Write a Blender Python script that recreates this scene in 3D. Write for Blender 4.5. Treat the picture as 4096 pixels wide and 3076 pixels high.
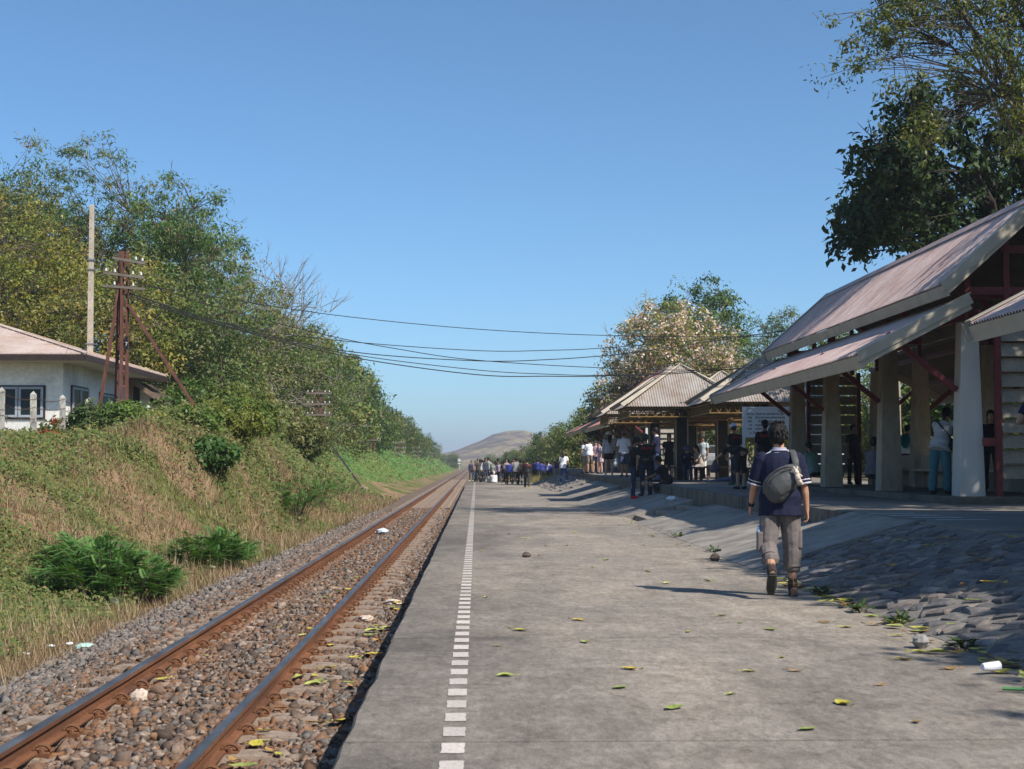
import bpy, bmesh, math, random
import numpy as np
from mathutils import Vector, Matrix
R = math.radians
for _o in list(bpy.data.objects):
    bpy.data.objects.remove(_o)
SC = bpy.context.scene
COL = SC.collection

# ------------------------------------------------------------------ camera
# world: X right of the track, Y along the track, Z up; platform top is z = 0
FPX, CX, CY = 5919.0, 2048.0, 1538.0          # 25 mm lens on a 17.3 mm sensor, in photo pixels
CAMH = 1.33
PITCH, YAW = R(3.037), R(1.382)
cam_data = bpy.data.cameras.new('camera')
cam_data.sensor_fit = 'HORIZONTAL'
cam_data.sensor_width = 17.3
cam_data.lens = 25.0
cam_data.clip_start = 0.1
cam_data.clip_end = 20000
cam_data.dof.use_dof = True
cam_data.dof.focus_distance = 34.0
cam_data.dof.aperture_fstop = 3.5
cam = bpy.data.objects.new('camera', cam_data)
COL.objects.link(cam)
cam.location = (0, 0, CAMH)
cam.rotation_euler = (math.pi / 2 + PITCH, 0, -YAW)
SC.camera = cam

# ------------------------------------------------------------------ sky and sun
SUN_EL = R(45)
SUN_DIR = Vector((0.73, -0.684, 0)).normalized() * math.cos(SUN_EL) + Vector((0, 0, math.sin(SUN_EL)))
world = bpy.data.worlds.new('World')
SC.world = world
world.use_nodes = True
wn = world.node_tree.nodes
wl = world.node_tree.links
wn.clear()
w_out = wn.new('ShaderNodeOutputWorld')
w_bg = wn.new('ShaderNodeBackground')
w_sky = wn.new('ShaderNodeTexSky')
w_sky.sky_type = 'NISHITA'
w_sky.sun_disc = False
w_sky.sun_elevation = SUN_EL
w_sky.sun_rotation = math.atan2(SUN_DIR.x, SUN_DIR.y)
w_sky.altitude = 60
w_sky.air_density = 0.75
w_sky.dust_density = 0.75
w_sky.ozone_density = 10.0
w_bg.inputs['Strength'].default_value = 0.124
w_tint = wn.new('ShaderNodeMix')                 # white balance of the picture, the same over the whole sky
w_tint.data_type = 'RGBA'; w_tint.blend_type = 'MULTIPLY'; w_tint.inputs[0].default_value = 1.0
w_tint.inputs[7].default_value = (1.09, 1.16, 1.01, 1)
wl.new(w_sky.outputs[0], w_tint.inputs[6])
wl.new(w_tint.outputs[2], w_bg.inputs['Color'])
wl.new(w_bg.outputs[0], w_out.inputs['Surface'])
sun_data = bpy.data.lights.new('sun', 'SUN')
sun_data.energy = 4.9
sun_data.angle = R(0.53)
sun_data.color = (1.0, 0.93, 0.83)
sun = bpy.data.objects.new('sun', sun_data)
COL.objects.link(sun)
sun.rotation_euler = SUN_DIR.to_track_quat('Z', 'Y').to_euler()
sun.location = SUN_DIR * 60
SC.view_settings.view_transform = 'Standard'
SC.view_settings.look = 'None'
SC.view_settings.exposure = 0.36
SC.view_settings.gamma = 1.0
SC.view_settings.use_curve_mapping = False
SC.render.engine = 'CYCLES'
SC.cycles.use_denoising = True
SC.cycles.max_bounces = 7
SC.cycles.diffuse_bounces = 3
SC.cycles.glossy_bounces = 2
SC.cycles.transmission_bounces = 3
SC.cycles.volume_bounces = 0
SC.cycles.transparent_max_bounces = 6
SC.cycles.caustics_reflective = False
SC.cycles.caustics_refractive = False

# ------------------------------------------------------------------ helpers
_f = Vector((math.sin(YAW) * math.cos(PITCH), math.cos(YAW) * math.cos(PITCH), math.sin(PITCH)))
_r = Vector((math.cos(YAW), -math.sin(YAW), 0))
_u = _r.cross(_f)

def ray(px, py):
    return _f + _r * ((px - CX) / FPX) - _u * ((py - CY) / FPX)

def at(px, py, Y):
    """the place Y metres down the line that was seen at this photo pixel"""
    d = ray(px, py)
    return Vector((0, 0, CAMH)) + d * (Y / d.y)

def terrace_z(y):
    return 0.6 + 0.004 * (min(max(y, 18), 100) - 18)

FOOT_X, KERB_X = 3.55, 5.42

def surf(x, y):
    """walkable surface right of the track"""
    if x < FOOT_X or y > 104:
        return 0.0
    if x > KERB_X:
        return terrace_z(y)
    return (terrace_z(y) - 0.25) * (x - FOOT_X) / (KERB_X - FOOT_X)

def stand(px, py):
    """where a foot seen at this pixel touches the walkable surface"""
    lo, hi = 6.0, 130.0
    d = ray(px, py)
    y = lo
    while y < hi:
        p = Vector((0, 0, CAMH)) + d * (y / d.y)
        if p.z <= surf(p.x, y):
            return Vector((p.x, y, surf(p.x, y)))
        y += 0.05
    p = Vector((0, 0, CAMH)) + d * (hi / d.y)
    return Vector((p.x, hi, 0))

def setprops(o, label=None, cat=None, group=None, kind=None):
    if label: o['label'] = label
    if cat: o['category'] = cat
    if group: o['group'] = group
    if kind: o['kind'] = kind
    return o

def empty(name, loc=(0, 0, 0), rz=0.0, label=None, cat=None, group=None, kind=None, parent=None):
    o = bpy.data.objects.new(name, None)
    o.empty_display_size = 0.2
    COL.objects.link(o)
    o.location = loc
    o.rotation_euler = (0, 0, rz)
    o.parent = parent
    return setprops(o, label, cat, group, kind)

def link(name, me, parent=None, loc=None, rot=None, scale=None):
    o = bpy.data.objects.new(name, me)
    COL.objects.link(o)
    if parent is not None: o.parent = parent
    if loc is not None: o.location = loc
    if rot is not None: o.rotation_euler = rot
    if scale is not None: o.scale = scale
    return o

def copy_tree(o, parent=None):
    c = o.copy()
    COL.objects.link(c)
    c.parent = parent
    for ch in o.children:
        copy_tree(ch, c)
    return c

class MB:
    """collects boxes, tubes, lofts; build() links them as one mesh object"""
    def __init__(s):
        s.v, s.f = [], []
    def add(s, vs, fs):
        b = len(s.v)
        s.v.extend(tuple(p) for p in vs)
        s.f.extend(tuple(i + b for i in f) for f in fs)
        return s
    def hexa(s, c):
        """eight corners: bottom ring then top ring, each counter-clockwise from above"""
        return s.add(c, [(3, 2, 1, 0), (4, 5, 6, 7), (0, 1, 5, 4), (1, 2, 6, 5), (2, 3, 7, 6), (3, 0, 4, 7)])
    def box(s, x0, x1, y0, y1, z0, z1):
        return s.hexa([(x0, y0, z0), (x1, y0, z0), (x1, y1, z0), (x0, y1, z0), (x0, y0, z1), (x1, y0, z1), (x1, y1, z1), (x0, y1, z1)])
    def bar(s, a, b, w, h, up=(0, 0, 1)):
        """rectangular bar from a to b, w across, h along up"""
        a, b = Vector(a), Vector(b)
        t = (b - a).normalized()
        upv = Vector(up)
        if abs(t.dot(upv)) > 0.98: upv = Vector((0, 1, 0))
        x = t.cross(upv).normalized() * (w / 2)
        y = x.cross(t).normalized() * (h / 2)
        return s.hexa([a - x - y, a + x - y, b + x - y, b - x - y, a - x + y, a + x + y, b + x + y, b - x + y])
    def tube(s, pts, rad, seg=8, cap=True, side=None):
        """swept tube; rad: number, list, or list of (ra, rb)"""
        n = len(pts)
        pts = [Vector(p) for p in pts]
        if not isinstance(rad, (list, tuple)): rad = [rad] * n
        rad = [(r, r) if not isinstance(r, (list, tuple)) else r for r in rad]
        vs = []
        ref = Vector(side) if side is not None else None
        for i, p in enumerate(pts):
            t = (pts[min(i + 1, n - 1)] - pts[max(i - 1, 0)])
            t = t.normalized() if t.length > 1e-9 else Vector((0, 0, 1))
            if ref is None:
                ref = Vector((1, 0, 0)) if abs(t.x) < 0.9 else Vector((0, 1, 0))
            a = (ref - t * ref.dot(t))
            a = a.normalized() if a.length > 1e-6 else t.orthogonal().normalized()
            if side is None: ref = a
            b = t.cross(a)
            for k in range(seg):
                w = 2 * math.pi * k / seg
                vs.append(p + a * (math.cos(w) * rad[i][0]) + b * (math.sin(w) * rad[i][1]))
        fs = []
        for i in range(n - 1):
            for k in range(seg):
                k2 = (k + 1) % seg
                fs.append((i * seg + k, i * seg + k2, (i + 1) * seg + k2, (i + 1) * seg + k))
        if cap:
            fs.append(tuple(range(seg - 1, -1, -1)))
            fs.append(tuple((n - 1) * seg + k for k in range(seg)))
        return s.add(vs, fs)
    def ball(s, c, r, seg=12, rings=8, rot=None):
        c = Vector(c)
        r = Vector((r, r, r)) if not isinstance(r, (tuple, list, Vector)) else Vector(r)
        vs = [Vector((0, 0, -1))]
        for i in range(1, rings):
            ph = -math.pi / 2 + math.pi * i / rings
            for k in range(seg):
                w = 2 * math.pi * k / seg
                vs.append(Vector((math.cos(ph) * math.cos(w), math.cos(ph) * math.sin(w), math.sin(ph))))
        vs.append(Vector((0, 0, 1)))
        out = []
        for q in vs:
            q = Vector((q.x * r.x, q.y * r.y, q.z * r.z))
            if rot is not None: q = rot @ q
            out.append(c + q)
        fs = [(0, 1 + (k + 1) % seg, 1 + k) for k in range(seg)]
        for i in range(rings - 2):
            for k in range(seg):
                a, b = 1 + i * seg + k, 1 + i * seg + (k + 1) % seg
                fs.append((a, b, b + seg, a + seg))
        L = len(vs) - 1
        o = 1 + (rings - 2) * seg
        fs += [(o + k, o + (k + 1) % seg, L) for k in range(seg)]
        return s.add(out, fs)
    def prism(s, poly, a, b):
        """polygon (list of 3-D points) extruded from offset a to offset b (vectors)"""
        n = len(poly)
        a, b = Vector(a), Vector(b)
        vs = [Vector(p) + a for p in poly] + [Vector(p) + b for p in poly]
        fs = [tuple(range(n - 1, -1, -1)), tuple(range(n, 2 * n))]
        fs += [(i, (i + 1) % n, n + (i + 1) % n, n + i) for i in range(n)]
        return s.add(vs, fs)
    def mesh(s, name, mat=None, smooth=False):
        me = bpy.data.meshes.new(name)
        me.from_pydata([tuple(p) for p in s.v], [], s.f)
        if mat is not None: me.materials.append(mat)
        if smooth: me.shade_smooth()
        me.update()
        return me
    def build(s, name, mat, parent=None, smooth=False, bevel=0.0, fix=False, loc=None, rz=None):
        me = s.mesh(name, mat, smooth)
        if fix:
            bm = bmesh.new(); bm.from_mesh(me)
            bmesh.ops.recalc_face_normals(bm, faces=bm.faces)
            bm.to_mesh(me); bm.free()
        o = link(name, me, parent, loc)
        if rz is not None: o.rotation_euler = (0, 0, rz)
        if bevel:
            m = o.modifiers.new('bevel', 'BEVEL')
            m.width = bevel; m.segments = 2; m.limit_method = 'ANGLE'
        return o

def np_mesh(name, verts, quads=None, tris=None, mat=None, col=None, smooth=False):
    """big mesh from numpy arrays; col: per-vertex rgb stored as colour attribute Col"""
    me = bpy.data.meshes.new(name)
    verts = np.asarray(verts, np.float32)
    nq = 0 if quads is None else len(quads)
    nt = 0 if tris is None else len(tris)
    loops = []
    if nq: loops.append(np.asarray(quads, np.int32).ravel())
    if nt: loops.append(np.asarray(tris, np.int32).ravel())
    loops = np.concatenate(loops)
    starts = np.concatenate([np.arange(nq) * 4, nq * 4 + np.arange(nt) * 3]).astype(np.int32)
    me.vertices.add(len(verts)); me.vertices.foreach_set('co', verts.ravel())
    me.loops.add(len(loops)); me.loops.foreach_set('vertex_index', loops)
    me.polygons.add(nq + nt); me.polygons.foreach_set('loop_start', starts)
    if smooth: me.polygons.foreach_set('use_smooth', np.ones(nq + nt, bool))
    me.update(calc_edges=True)
    if col is not None:
        at_ = me.color_attributes.new('Col', 'FLOAT_COLOR', 'POINT')
        c4 = np.ones((len(verts), 4), np.float32); c4[:, :3] = col
        at_.data.foreach_set('color', c4.ravel())
    if mat is not None: me.materials.append(mat)
    me.validate()
    return me

# ------------------------------------------------------------------ materials
MATS = {}
def nodes_of(name):
    m = bpy.data.materials.new(name)
    m.use_nodes = True
    nt = m.node_tree
    b = nt.nodes['Principled BSDF']
    return m, nt, b

def N(nt, typ, **kw):
    n = nt.nodes.new(typ)
    for k, v in kw.items():
        if k.startswith('i_'):
            key = k[2:].replace('_', ' ')
            n.inputs[key].default_value = v
        else:
            setattr(n, k, v)
    return n

def ramp(nt, fac, stops):
    r = nt.nodes.new('ShaderNodeValToRGB')
    e = r.color_ramp.elements
    while len(e) > 1: e.remove(e[-1])
    e[0].position = stops[0][0]; e[0].color = (*stops[0][1], 1)
    for p, c in stops[1:]:
        k = e.new(p); k.color = (*c, 1)
    nt.links.new(fac, r.inputs[0])
    return r.outputs[0]

def mix(nt, a, b, fac, mode='MIX'):
    m = nt.nodes.new('ShaderNodeMix')
    m.data_type = 'RGBA'; m.blend_type = mode
    for sock, v in ((m.inputs[6], a), (m.inputs[7], b), (m.inputs[0], fac)):
        if hasattr(v, 'links'): nt.links.new(v, sock)
        elif isinstance(v, (int, float)): sock.default_value = v
        else: sock.default_value = (*v, 1)
    return m.outputs[2]

def noise(nt, scale, detail=4, rough=0.55, vec=None, dist=0.0):
    n = nt.nodes.new('ShaderNodeTexNoise')
    n.inputs['Scale'].default_value = scale
    n.inputs['Detail'].default_value = detail
    n.inputs['Roughness'].default_value = rough
    n.inputs['Distortion'].default_value = dist
    if vec is not None: nt.links.new(vec, n.inputs['Vector'])
    return n.outputs[0]

def coords(nt, kind='Object', scale=(1, 1, 1)):
    t = nt.nodes.new('ShaderNodeTexCoord')
    mp = nt.nodes.new('ShaderNodeMapping')
    mp.inputs['Scale'].default_value = scale
    nt.links.new(t.outputs[kind], mp.inputs[0])
    return mp.outputs[0]

def bump(nt, b, h, strength=0.3, dist=0.02):
    n = nt.nodes.new('ShaderNodeBump')
    n.inputs['Strength'].default_value = strength
    n.inputs['Distance'].default_value = dist
    nt.links.new(h, n.inputs['Height'])
    nt.links.new(n.outputs[0], b.inputs['Normal'])

def plain(name, col, rough=0.6, var=0.12, scale=6.0, metal=0.0, bmp=0.0, spec=0.35, stretch=(1, 1, 1)):
    """base colour with uneven tone, for painted and woven surfaces"""
    if name in MATS: return MATS[name]
    m, nt, b = nodes_of(name)
    v = coords(nt, 'Object', stretch)
    n1 = noise(nt, scale, 5, 0.6, v)
    lo = tuple(max(0, c * (1 - var)) for c in col)
    hi = tuple(min(1, c * (1 + var)) for c in col)
    c = ramp(nt, n1, [(0.3, lo), (0.7, hi)])
    nt.links.new(c, b.inputs['Base Color'])
    b.inputs['Roughness'].default_value = rough
    b.inputs['Metallic'].default_value = metal
    b.inputs['Specular IOR Level'].default_value = spec
    if bmp: bump(nt, b, noise(nt, scale * 5, 3, 0.6, v), bmp, 0.01)
    MATS[name] = m
    return m

def leafmat(name, trans=0.3, rough=0.45, gain=1.0, tint=(1, 1, 1)):
    """foliage: colour from the attribute, a little light through the blade"""
    if name in MATS: return MATS[name]
    m, nt, b = nodes_of(name)
    a = N(nt, 'ShaderNodeAttribute', attribute_name='Col')
    oi = nt.nodes.new('ShaderNodeObjectInfo')
    var = ramp(nt, oi.outputs['Random'], [(0, (0.8, 0.85, 0.8)), (1, (1.2, 1.12, 1.1))])
    c = mix(nt, a.outputs['Color'], var, 1.0, 'MULTIPLY')
    c = mix(nt, c, tuple(t * gain for t in tint), 1.0, 'MULTIPLY')
    nt.links.new(c, b.inputs['Base Color'])
    b.inputs['Roughness'].default_value = rough
    b.inputs['Specular IOR Level'].default_value = 0.3
    tr = nt.nodes.new('ShaderNodeBsdfTranslucent')
    tc = mix(nt, c, (1.25, 1.2, 0.45), 1.0, 'MULTIPLY')
    nt.links.new(tc, tr.inputs['Color'])
    ms = nt.nodes.new('ShaderNodeMixShader')
    ms.inputs[0].default_value = trans
    out = nt.nodes['Material Output']
    nt.links.new(b.outputs[0], ms.inputs[1]); nt.links.new(tr.outputs[0], ms.inputs[2])
    nt.links.new(ms.outputs[0], out.inputs['Surface'])
    MATS[name] = m
    return m

rng = np.random.default_rng(7)
random.seed(7)

def vnoise(x, y, s=1.0, seed=0):
    """smooth value noise for numpy arrays"""
    x = np.asarray(x, float) * s + seed * 17.3; y = np.asarray(y, float) * s + seed * 9.1
    xi, yi = np.floor(x), np.floor(y)
    fx, fy = x - xi, y - yi
    fx = fx * fx * (3 - 2 * fx); fy = fy * fy * (3 - 2 * fy)
    def h(a, b):
        v = np.sin(a * 127.1 + b * 311.7 + seed * 74.7) * 43758.5453
        return v - np.floor(v)
    return (h(xi, yi) * (1 - fx) + h(xi + 1, yi) * fx) * (1 - fy) + (h(xi, yi + 1) * (1 - fx) + h(xi + 1, yi + 1) * fx) * fy

def fnoise(x, y, s=1.0, seed=0):
    return vnoise(x, y, s, seed) * .55 + vnoise(x, y, s * 2.1, seed + 3) * .3 + vnoise(x, y, s * 4.3, seed + 5) * .15

# ================================================================== SETTING
def bank_z(x, y):
    """terrain height, x and y numpy arrays"""
    x = np.asarray(x, float); y = np.asarray(y, float)
    top = np.interp(y, [-20, 20, 28, 32, 36, 46, 58, 75, 100, 200, 400, 900], [1.1, 1.2, 1.3, 1.75, 2.2, 2.3, 1.75, 1.2, .75, .4, .2, 0])
    crest = np.interp(y, [-20, 28, 32, 36, 46, 60, 80, 200, 900], [-9.4, -9.0, -8.0, -6.75, -7.0, -8.4, -9.0, -9.5, -10])
    foot = np.interp(y, [-20, 10, 20, 30, 40, 60, 100], [-5.5, -5.5, -5.3, -5.0, -4.7, -4.6, -4.6]) + (vnoise(y, y * 0 + 3, .25, 4) - .5) * .5
    t = np.clip((foot - x) / (foot - crest), 0, 1)
    s = (t * t * (3 - 2 * t)) * .55 + t * .45
    z = -.6 + np.clip((-4.1 - x) / 1.2, 0, 1) * .06 + (top + .54) * s
    lump = (fnoise(x, y, .9, 2) - .5) * .62 + (fnoise(x, y, 3.0, 8) - .5) * .12
    z = z + lump * np.clip((foot + .4 - x) / 1.2, 0.08, 1) * np.clip(1.4 - y / 200, .15, 1)
    back = np.clip((-10.5 - x) / 14, 0, 1) * np.clip((y - 48) / 20, 0, 1) * 2.2 * np.clip(1.5 - y / 260, .15, 1)
    z = z + back
    yard = np.clip((-8.6 - x) / .8, 0, 1) * np.clip((62 - y) / 6, 0, 1) * np.clip((y - 20) / 5, 0, 1)
    z = z * (1 - yard) + (1.78 + .012 * (y - 30)) * yard
    # right-hand side: low ground that stays under the terrace, rising gently behind it
    rgt = -.6 + np.clip((x - 5.8) / 34, 0, 1) * 1.1
    z = np.where(x > -4, rgt, z)
    far = np.clip((y - 250) / 400, 0, 1)
    return z * (1 - far) + (-.55) * far

def ground_sheet():
    xs = np.concatenate([np.linspace(-4000, -200, 14), np.linspace(-160, -36, 16), np.linspace(-34, -12, 34), np.arange(-11.7, -3.9, .17),
                         np.array([-3.5, -1, 2, 5.8, 10, 16, 24, 34, 40, 60, 100, 200, 500, 1200, 4000])])
    ys = np.concatenate([np.arange(-30, 8, 3.0), np.arange(8, 62, .24), np.arange(62, 130, .9), np.arange(130, 300, 6), np.arange(300, 900, 50), np.array([1000, 1500, 2500, 4500])])
    gx, gy = np.meshgrid(xs, ys)
    z = bank_z(gx, gy)
    nx, ny = len(xs), len(ys)
    v = np.stack([gx.ravel(), gy.ravel(), z.ravel()], 1)
    i = np.arange(ny - 1)[:, None] * nx + np.arange(nx - 1)[None, :]
    q = np.stack([i, i + 1, i + 1 + nx, i + nx], -1).reshape(-1, 4)
    m, nt, b = nodes_of('dry_soil_and_turf')
    co = coords(nt, 'Object')
    n1 = noise(nt, .35, 6, .62, co, .4)
    n2 = noise(nt, 3.2, 5, .65, co)
    n3 = noise(nt, 18, 4, .7, co)
    soil = ramp(nt, n3, [(.25, (.16, .10, .062)), (.55, (.27, .18, .11)), (.8, (.36, .25, .155))])
    grass = ramp(nt, n2, [(.3, (.06, .085, .022)), (.6, (.12, .14, .04)), (.8, (.22, .19, .08))])
    k = ramp(nt, n1, [(.44, (0, 0, 0)), (.56, (1, 1, 1))])
    c = mix(nt, soil, grass, k)
    nt.links.new(c, b.inputs['Base Color'])
    b.inputs['Roughness'].default_value = .95
    b.inputs['Specular IOR Level'].default_value = .1
    bump(nt, b, n3, .6, .06)
    o = link('ground', np_mesh('ground', v, q, None, m, smooth=True))
    return setprops(o, 'dry earth and turf of the ground and railway cutting', 'ground', kind='structure')
ground_sheet()

# far burnt hill behind the end of the line
def hill():
    nx, ny = 150, 40
    gx, gy = np.meshgrid(np.linspace(-330, 430, nx), np.linspace(1250, 1900, ny))
    # silhouette read along the line of sight at 1500 m
    sx = np.array([-330, -120, -62, -40, -20, 0, 14, 30, 48, 62, 85, 130, 200, 300, 430])
    sz = np.array([0, 1.5, 6, 12, 16.5, 24, 30, 34, 34.5, 32, 28, 24, 17, 10, 3])
    prof = np.interp(gx[0] + 0, sx, sz)
    cross = np.clip(np.sin(np.clip((np.linspace(1250, 1900, ny) - 1250) / 650, 0, 1) * math.pi), 0, 1) ** .8
    z = prof[None, :] * cross[:, None] * (1 + (fnoise(gx, gy, .02, 4) - .5) * .35) - 1.5
    z += (fnoise(gx, gy, .07, 9) - .5) * 2.0 * cross[:, None] * np.clip(prof / 8, 0, 1)[None, :]
    v = np.stack([gx.ravel(), gy.ravel(), z.ravel()], 1)
    i = np.arange(ny - 1)[:, None] * nx + np.arange(nx - 1)[None, :]
    q = np.stack([i, i + 1, i + 1 + nx, i + nx], -1).reshape(-1, 4)
    m, nt, b = nodes_of('dry_hillside_scrub')
    co = coords(nt, 'Object', (1, 1, 2.2))
    n1 = noise(nt, .03, 8, .65, co, .6)
    n2 = noise(nt, .22, 6, .7, co)
    base = ramp(nt, n1, [(.34, (.07, .05, .04)), (.46, (.15, .10, .06)), (.56, (.33, .25, .12)), (.68, (.10, .125, .04))])
    c = mix(nt, base, ramp(nt, n2, [(.38, (.4, .4, .38)), (.62, (1.4, 1.35, 1.2))]), 1.0, 'MULTIPLY')
    nt.links.new(c, b.inputs['Base Color'])
    b.inputs['Roughness'].default_value = 1.0
    b.inputs['Specular IOR Level'].default_value = 0
    bump(nt, b, n2, .5, 3)
    o = link('hill', np_mesh('hill', v, q, None, m, smooth=True))
    setprops(o, 'dry brown hill rising far beyond the end of the line', 'hill', kind='structure')
hill()

# ================================================================== RAILWAY TRACK
RAILX = (-2.53, -1.47)
RAIL_TOP = -.188
def track():
    root = empty('railway_track', (-2.0, 0, -.33), 0, 'single rusty metre-gauge railway track in stone ballast', 'track', kind='structure')
    off = Vector((2.0, 0, .33))
    # rails
    mr, nt, b = nodes_of('rusty_rail_steel')
    co = coords(nt, 'Object', (1, .12, 1))
    n1 = noise(nt, 7, 6, .65, co)
    n2 = noise(nt, 60, 4, .7, coords(nt, 'Object', (1, .6, 1)))
    c = ramp(nt, n1, [(.28, (.075, .034, .018)), (.5, (.165, .066, .028)), (.72, (.26, .115, .05))])
    c = mix(nt, c, ramp(nt, n2, [(.3, (.6, .55, .5)), (.7, (1.15, 1.1, 1.0))]), 1.0, 'MULTIPLY')
    nt.links.new(c, b.inputs['Base Color'])
    b.inputs['Roughness'].default_value = .85
    bump(nt, b, n2, .25, .004)
    mh, nt, b = nodes_of('worn_rail_head_steel')
    co = coords(nt, 'Object', (1, .25, 1))
    n1 = noise(nt, 9, 5, .6, co)
    c = ramp(nt, n1, [(.3, (.10, .085, .075)), (.6, (.20, .20, .205)), (.8, (.30, .29, .28))])
    nt.links.new(c, b.inputs['Base Color'])
    b.inputs['Metallic'].default_value = .75
    b.inputs['Roughness'].default_value = .42
    prof = [(-.055, -.125), (.055, -.125), (.055, -.113), (.012, -.100), (.009, -.045), (.030, -.036), (.031, -.010), (.024, 0), (-.024, 0), (-.031, -.010), (-.030, -.036), (-.009, -.045), (-.012, -.100), (-.055, -.113)]
    ys = [-4, 4, 8, 12, 16, 22, 30, 45, 70, 110, 200, 400, 900]
    for rx in RAILX:
        vs, fs, mi = [], [], []
        n = len(prof)
        for y in ys:
            vs += [(rx + p[0], y, RAIL_TOP + p[1]) for p in prof]
        for i in range(len(ys) - 1):
            for k in range(n):
                k2 = (k + 1) % n
                fs.append((i * n + k, i * n + k2, (i + 1) * n + k2, (i + 1) * n + k))
                mi.append(1 if k in (6, 7, 8) else 0)
        vs = [Vector(v) + off for v in vs]
        me = bpy.data.meshes.new('rail')
        me.from_pydata([tuple(v) for v in vs], [], fs)
        me.materials.append(mr); me.materials.append(mh)
        me.polygons.foreach_set('material_index', mi)
        me.update()
        bm = bmesh.new(); bm.from_mesh(me); bmesh.ops.recalc_face_normals(bm, faces=bm.faces); bm.to_mesh(me); bm.free()
        link('rail', me, root)
    # concrete sleepers with raised rail seats and a dipped middle
    ms = plain('sleeper_concrete', (.27, .205, .155), .9, .35, 9, bmp=.6)
    mb = MB()
    sx = [-1.0, -.95, -.75, -.62, -.30, 0, .30, .62, .75, .95, 1.0]
    sz = [-.05, -.012, .006, .004, -.030, -.036, -.030, .004, .006, -.012, -.05]
    vs, fs = [], []
    for x, z in zip(sx, sz):
        vs += [(x, -.125, -.14), (x, -.105, z), (x, .105, z), (x, .125, -.14)]
    for i in range(len(sx) - 1):
        for k in range(3):
            a = i * 4 + k
            fs.append((a, a + 4, a + 5, a + 1))
    fs += [(0, 1, 2, 3), (43, 42, 41, 40)]
    mb.add(vs, fs)
    sl = mb.mesh('sleeper', ms)
    # spring clip: arched loop over the rail foot with the bolt head inside it
    mc = plain('rusty_spring_clip', (.17, .075, .035), .8, .35, 30, bmp=.3)
    cb = MB()
    arch = [(-.048 + .004 * abs(math.cos(a)), .0, 0) for a in ()]
    pts = []
    for k in range(8):
        a = math.pi * k / 7
        pts.append((math.cos(a) * .047, -.004 * k, .004 + math.sin(a) * .042))
    pts = [(.047, .05, 0)] + pts + [(-.047, -.075, .002)]
    cb.tube(pts, .0115, 5)
    cb.tube([(0, -.02, -.02), (0, -.02, .022)], .017, 6)
    cb.box(-.045, .045, -.035, .05, -.03, .0)
    cl = cb.mesh('rail_clip', mc)
    y = 4.2
    ny, far_s, far_c = 0, MB(), MB()
    clips = 0
    while y < 400:
        if y < 150:
            if ny < 240:
                o = link('sleeper', sl, root, (0, y, .012 + random.uniform(-.006, .004)))
                ny += 1
            else:
                far_s.add([(v[0], v[1] + y, v[2] + .01) for v in vs], fs)
            for rx in RAILX:
                for sd in (-1, 1):
                    lx = rx + 2.0 + sd * .075
                    if y < 42 and clips < 296:
                        o = link('rail_clip', cl, root, (lx, y, .028), (R(8) * sd, 0, 0 if sd > 0 else math.pi))
                        clips += 1
                    elif y < 90:
                        far_c.box(lx - .04, lx + .04, y - .04, y + .04, .0, .065)
        y += .62
    if far_s.v: setprops(far_s.build('far_sleepers', ms, root), kind='stuff')
    setprops(far_c.build('far_clips', mc, root), kind='stuff')
    return root
track()

def ballast_z(x):
    return np.interp(x, [-4.25, -3.35, -3.0, -.6], [-.60, -.385, -.352, -.35])

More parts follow.
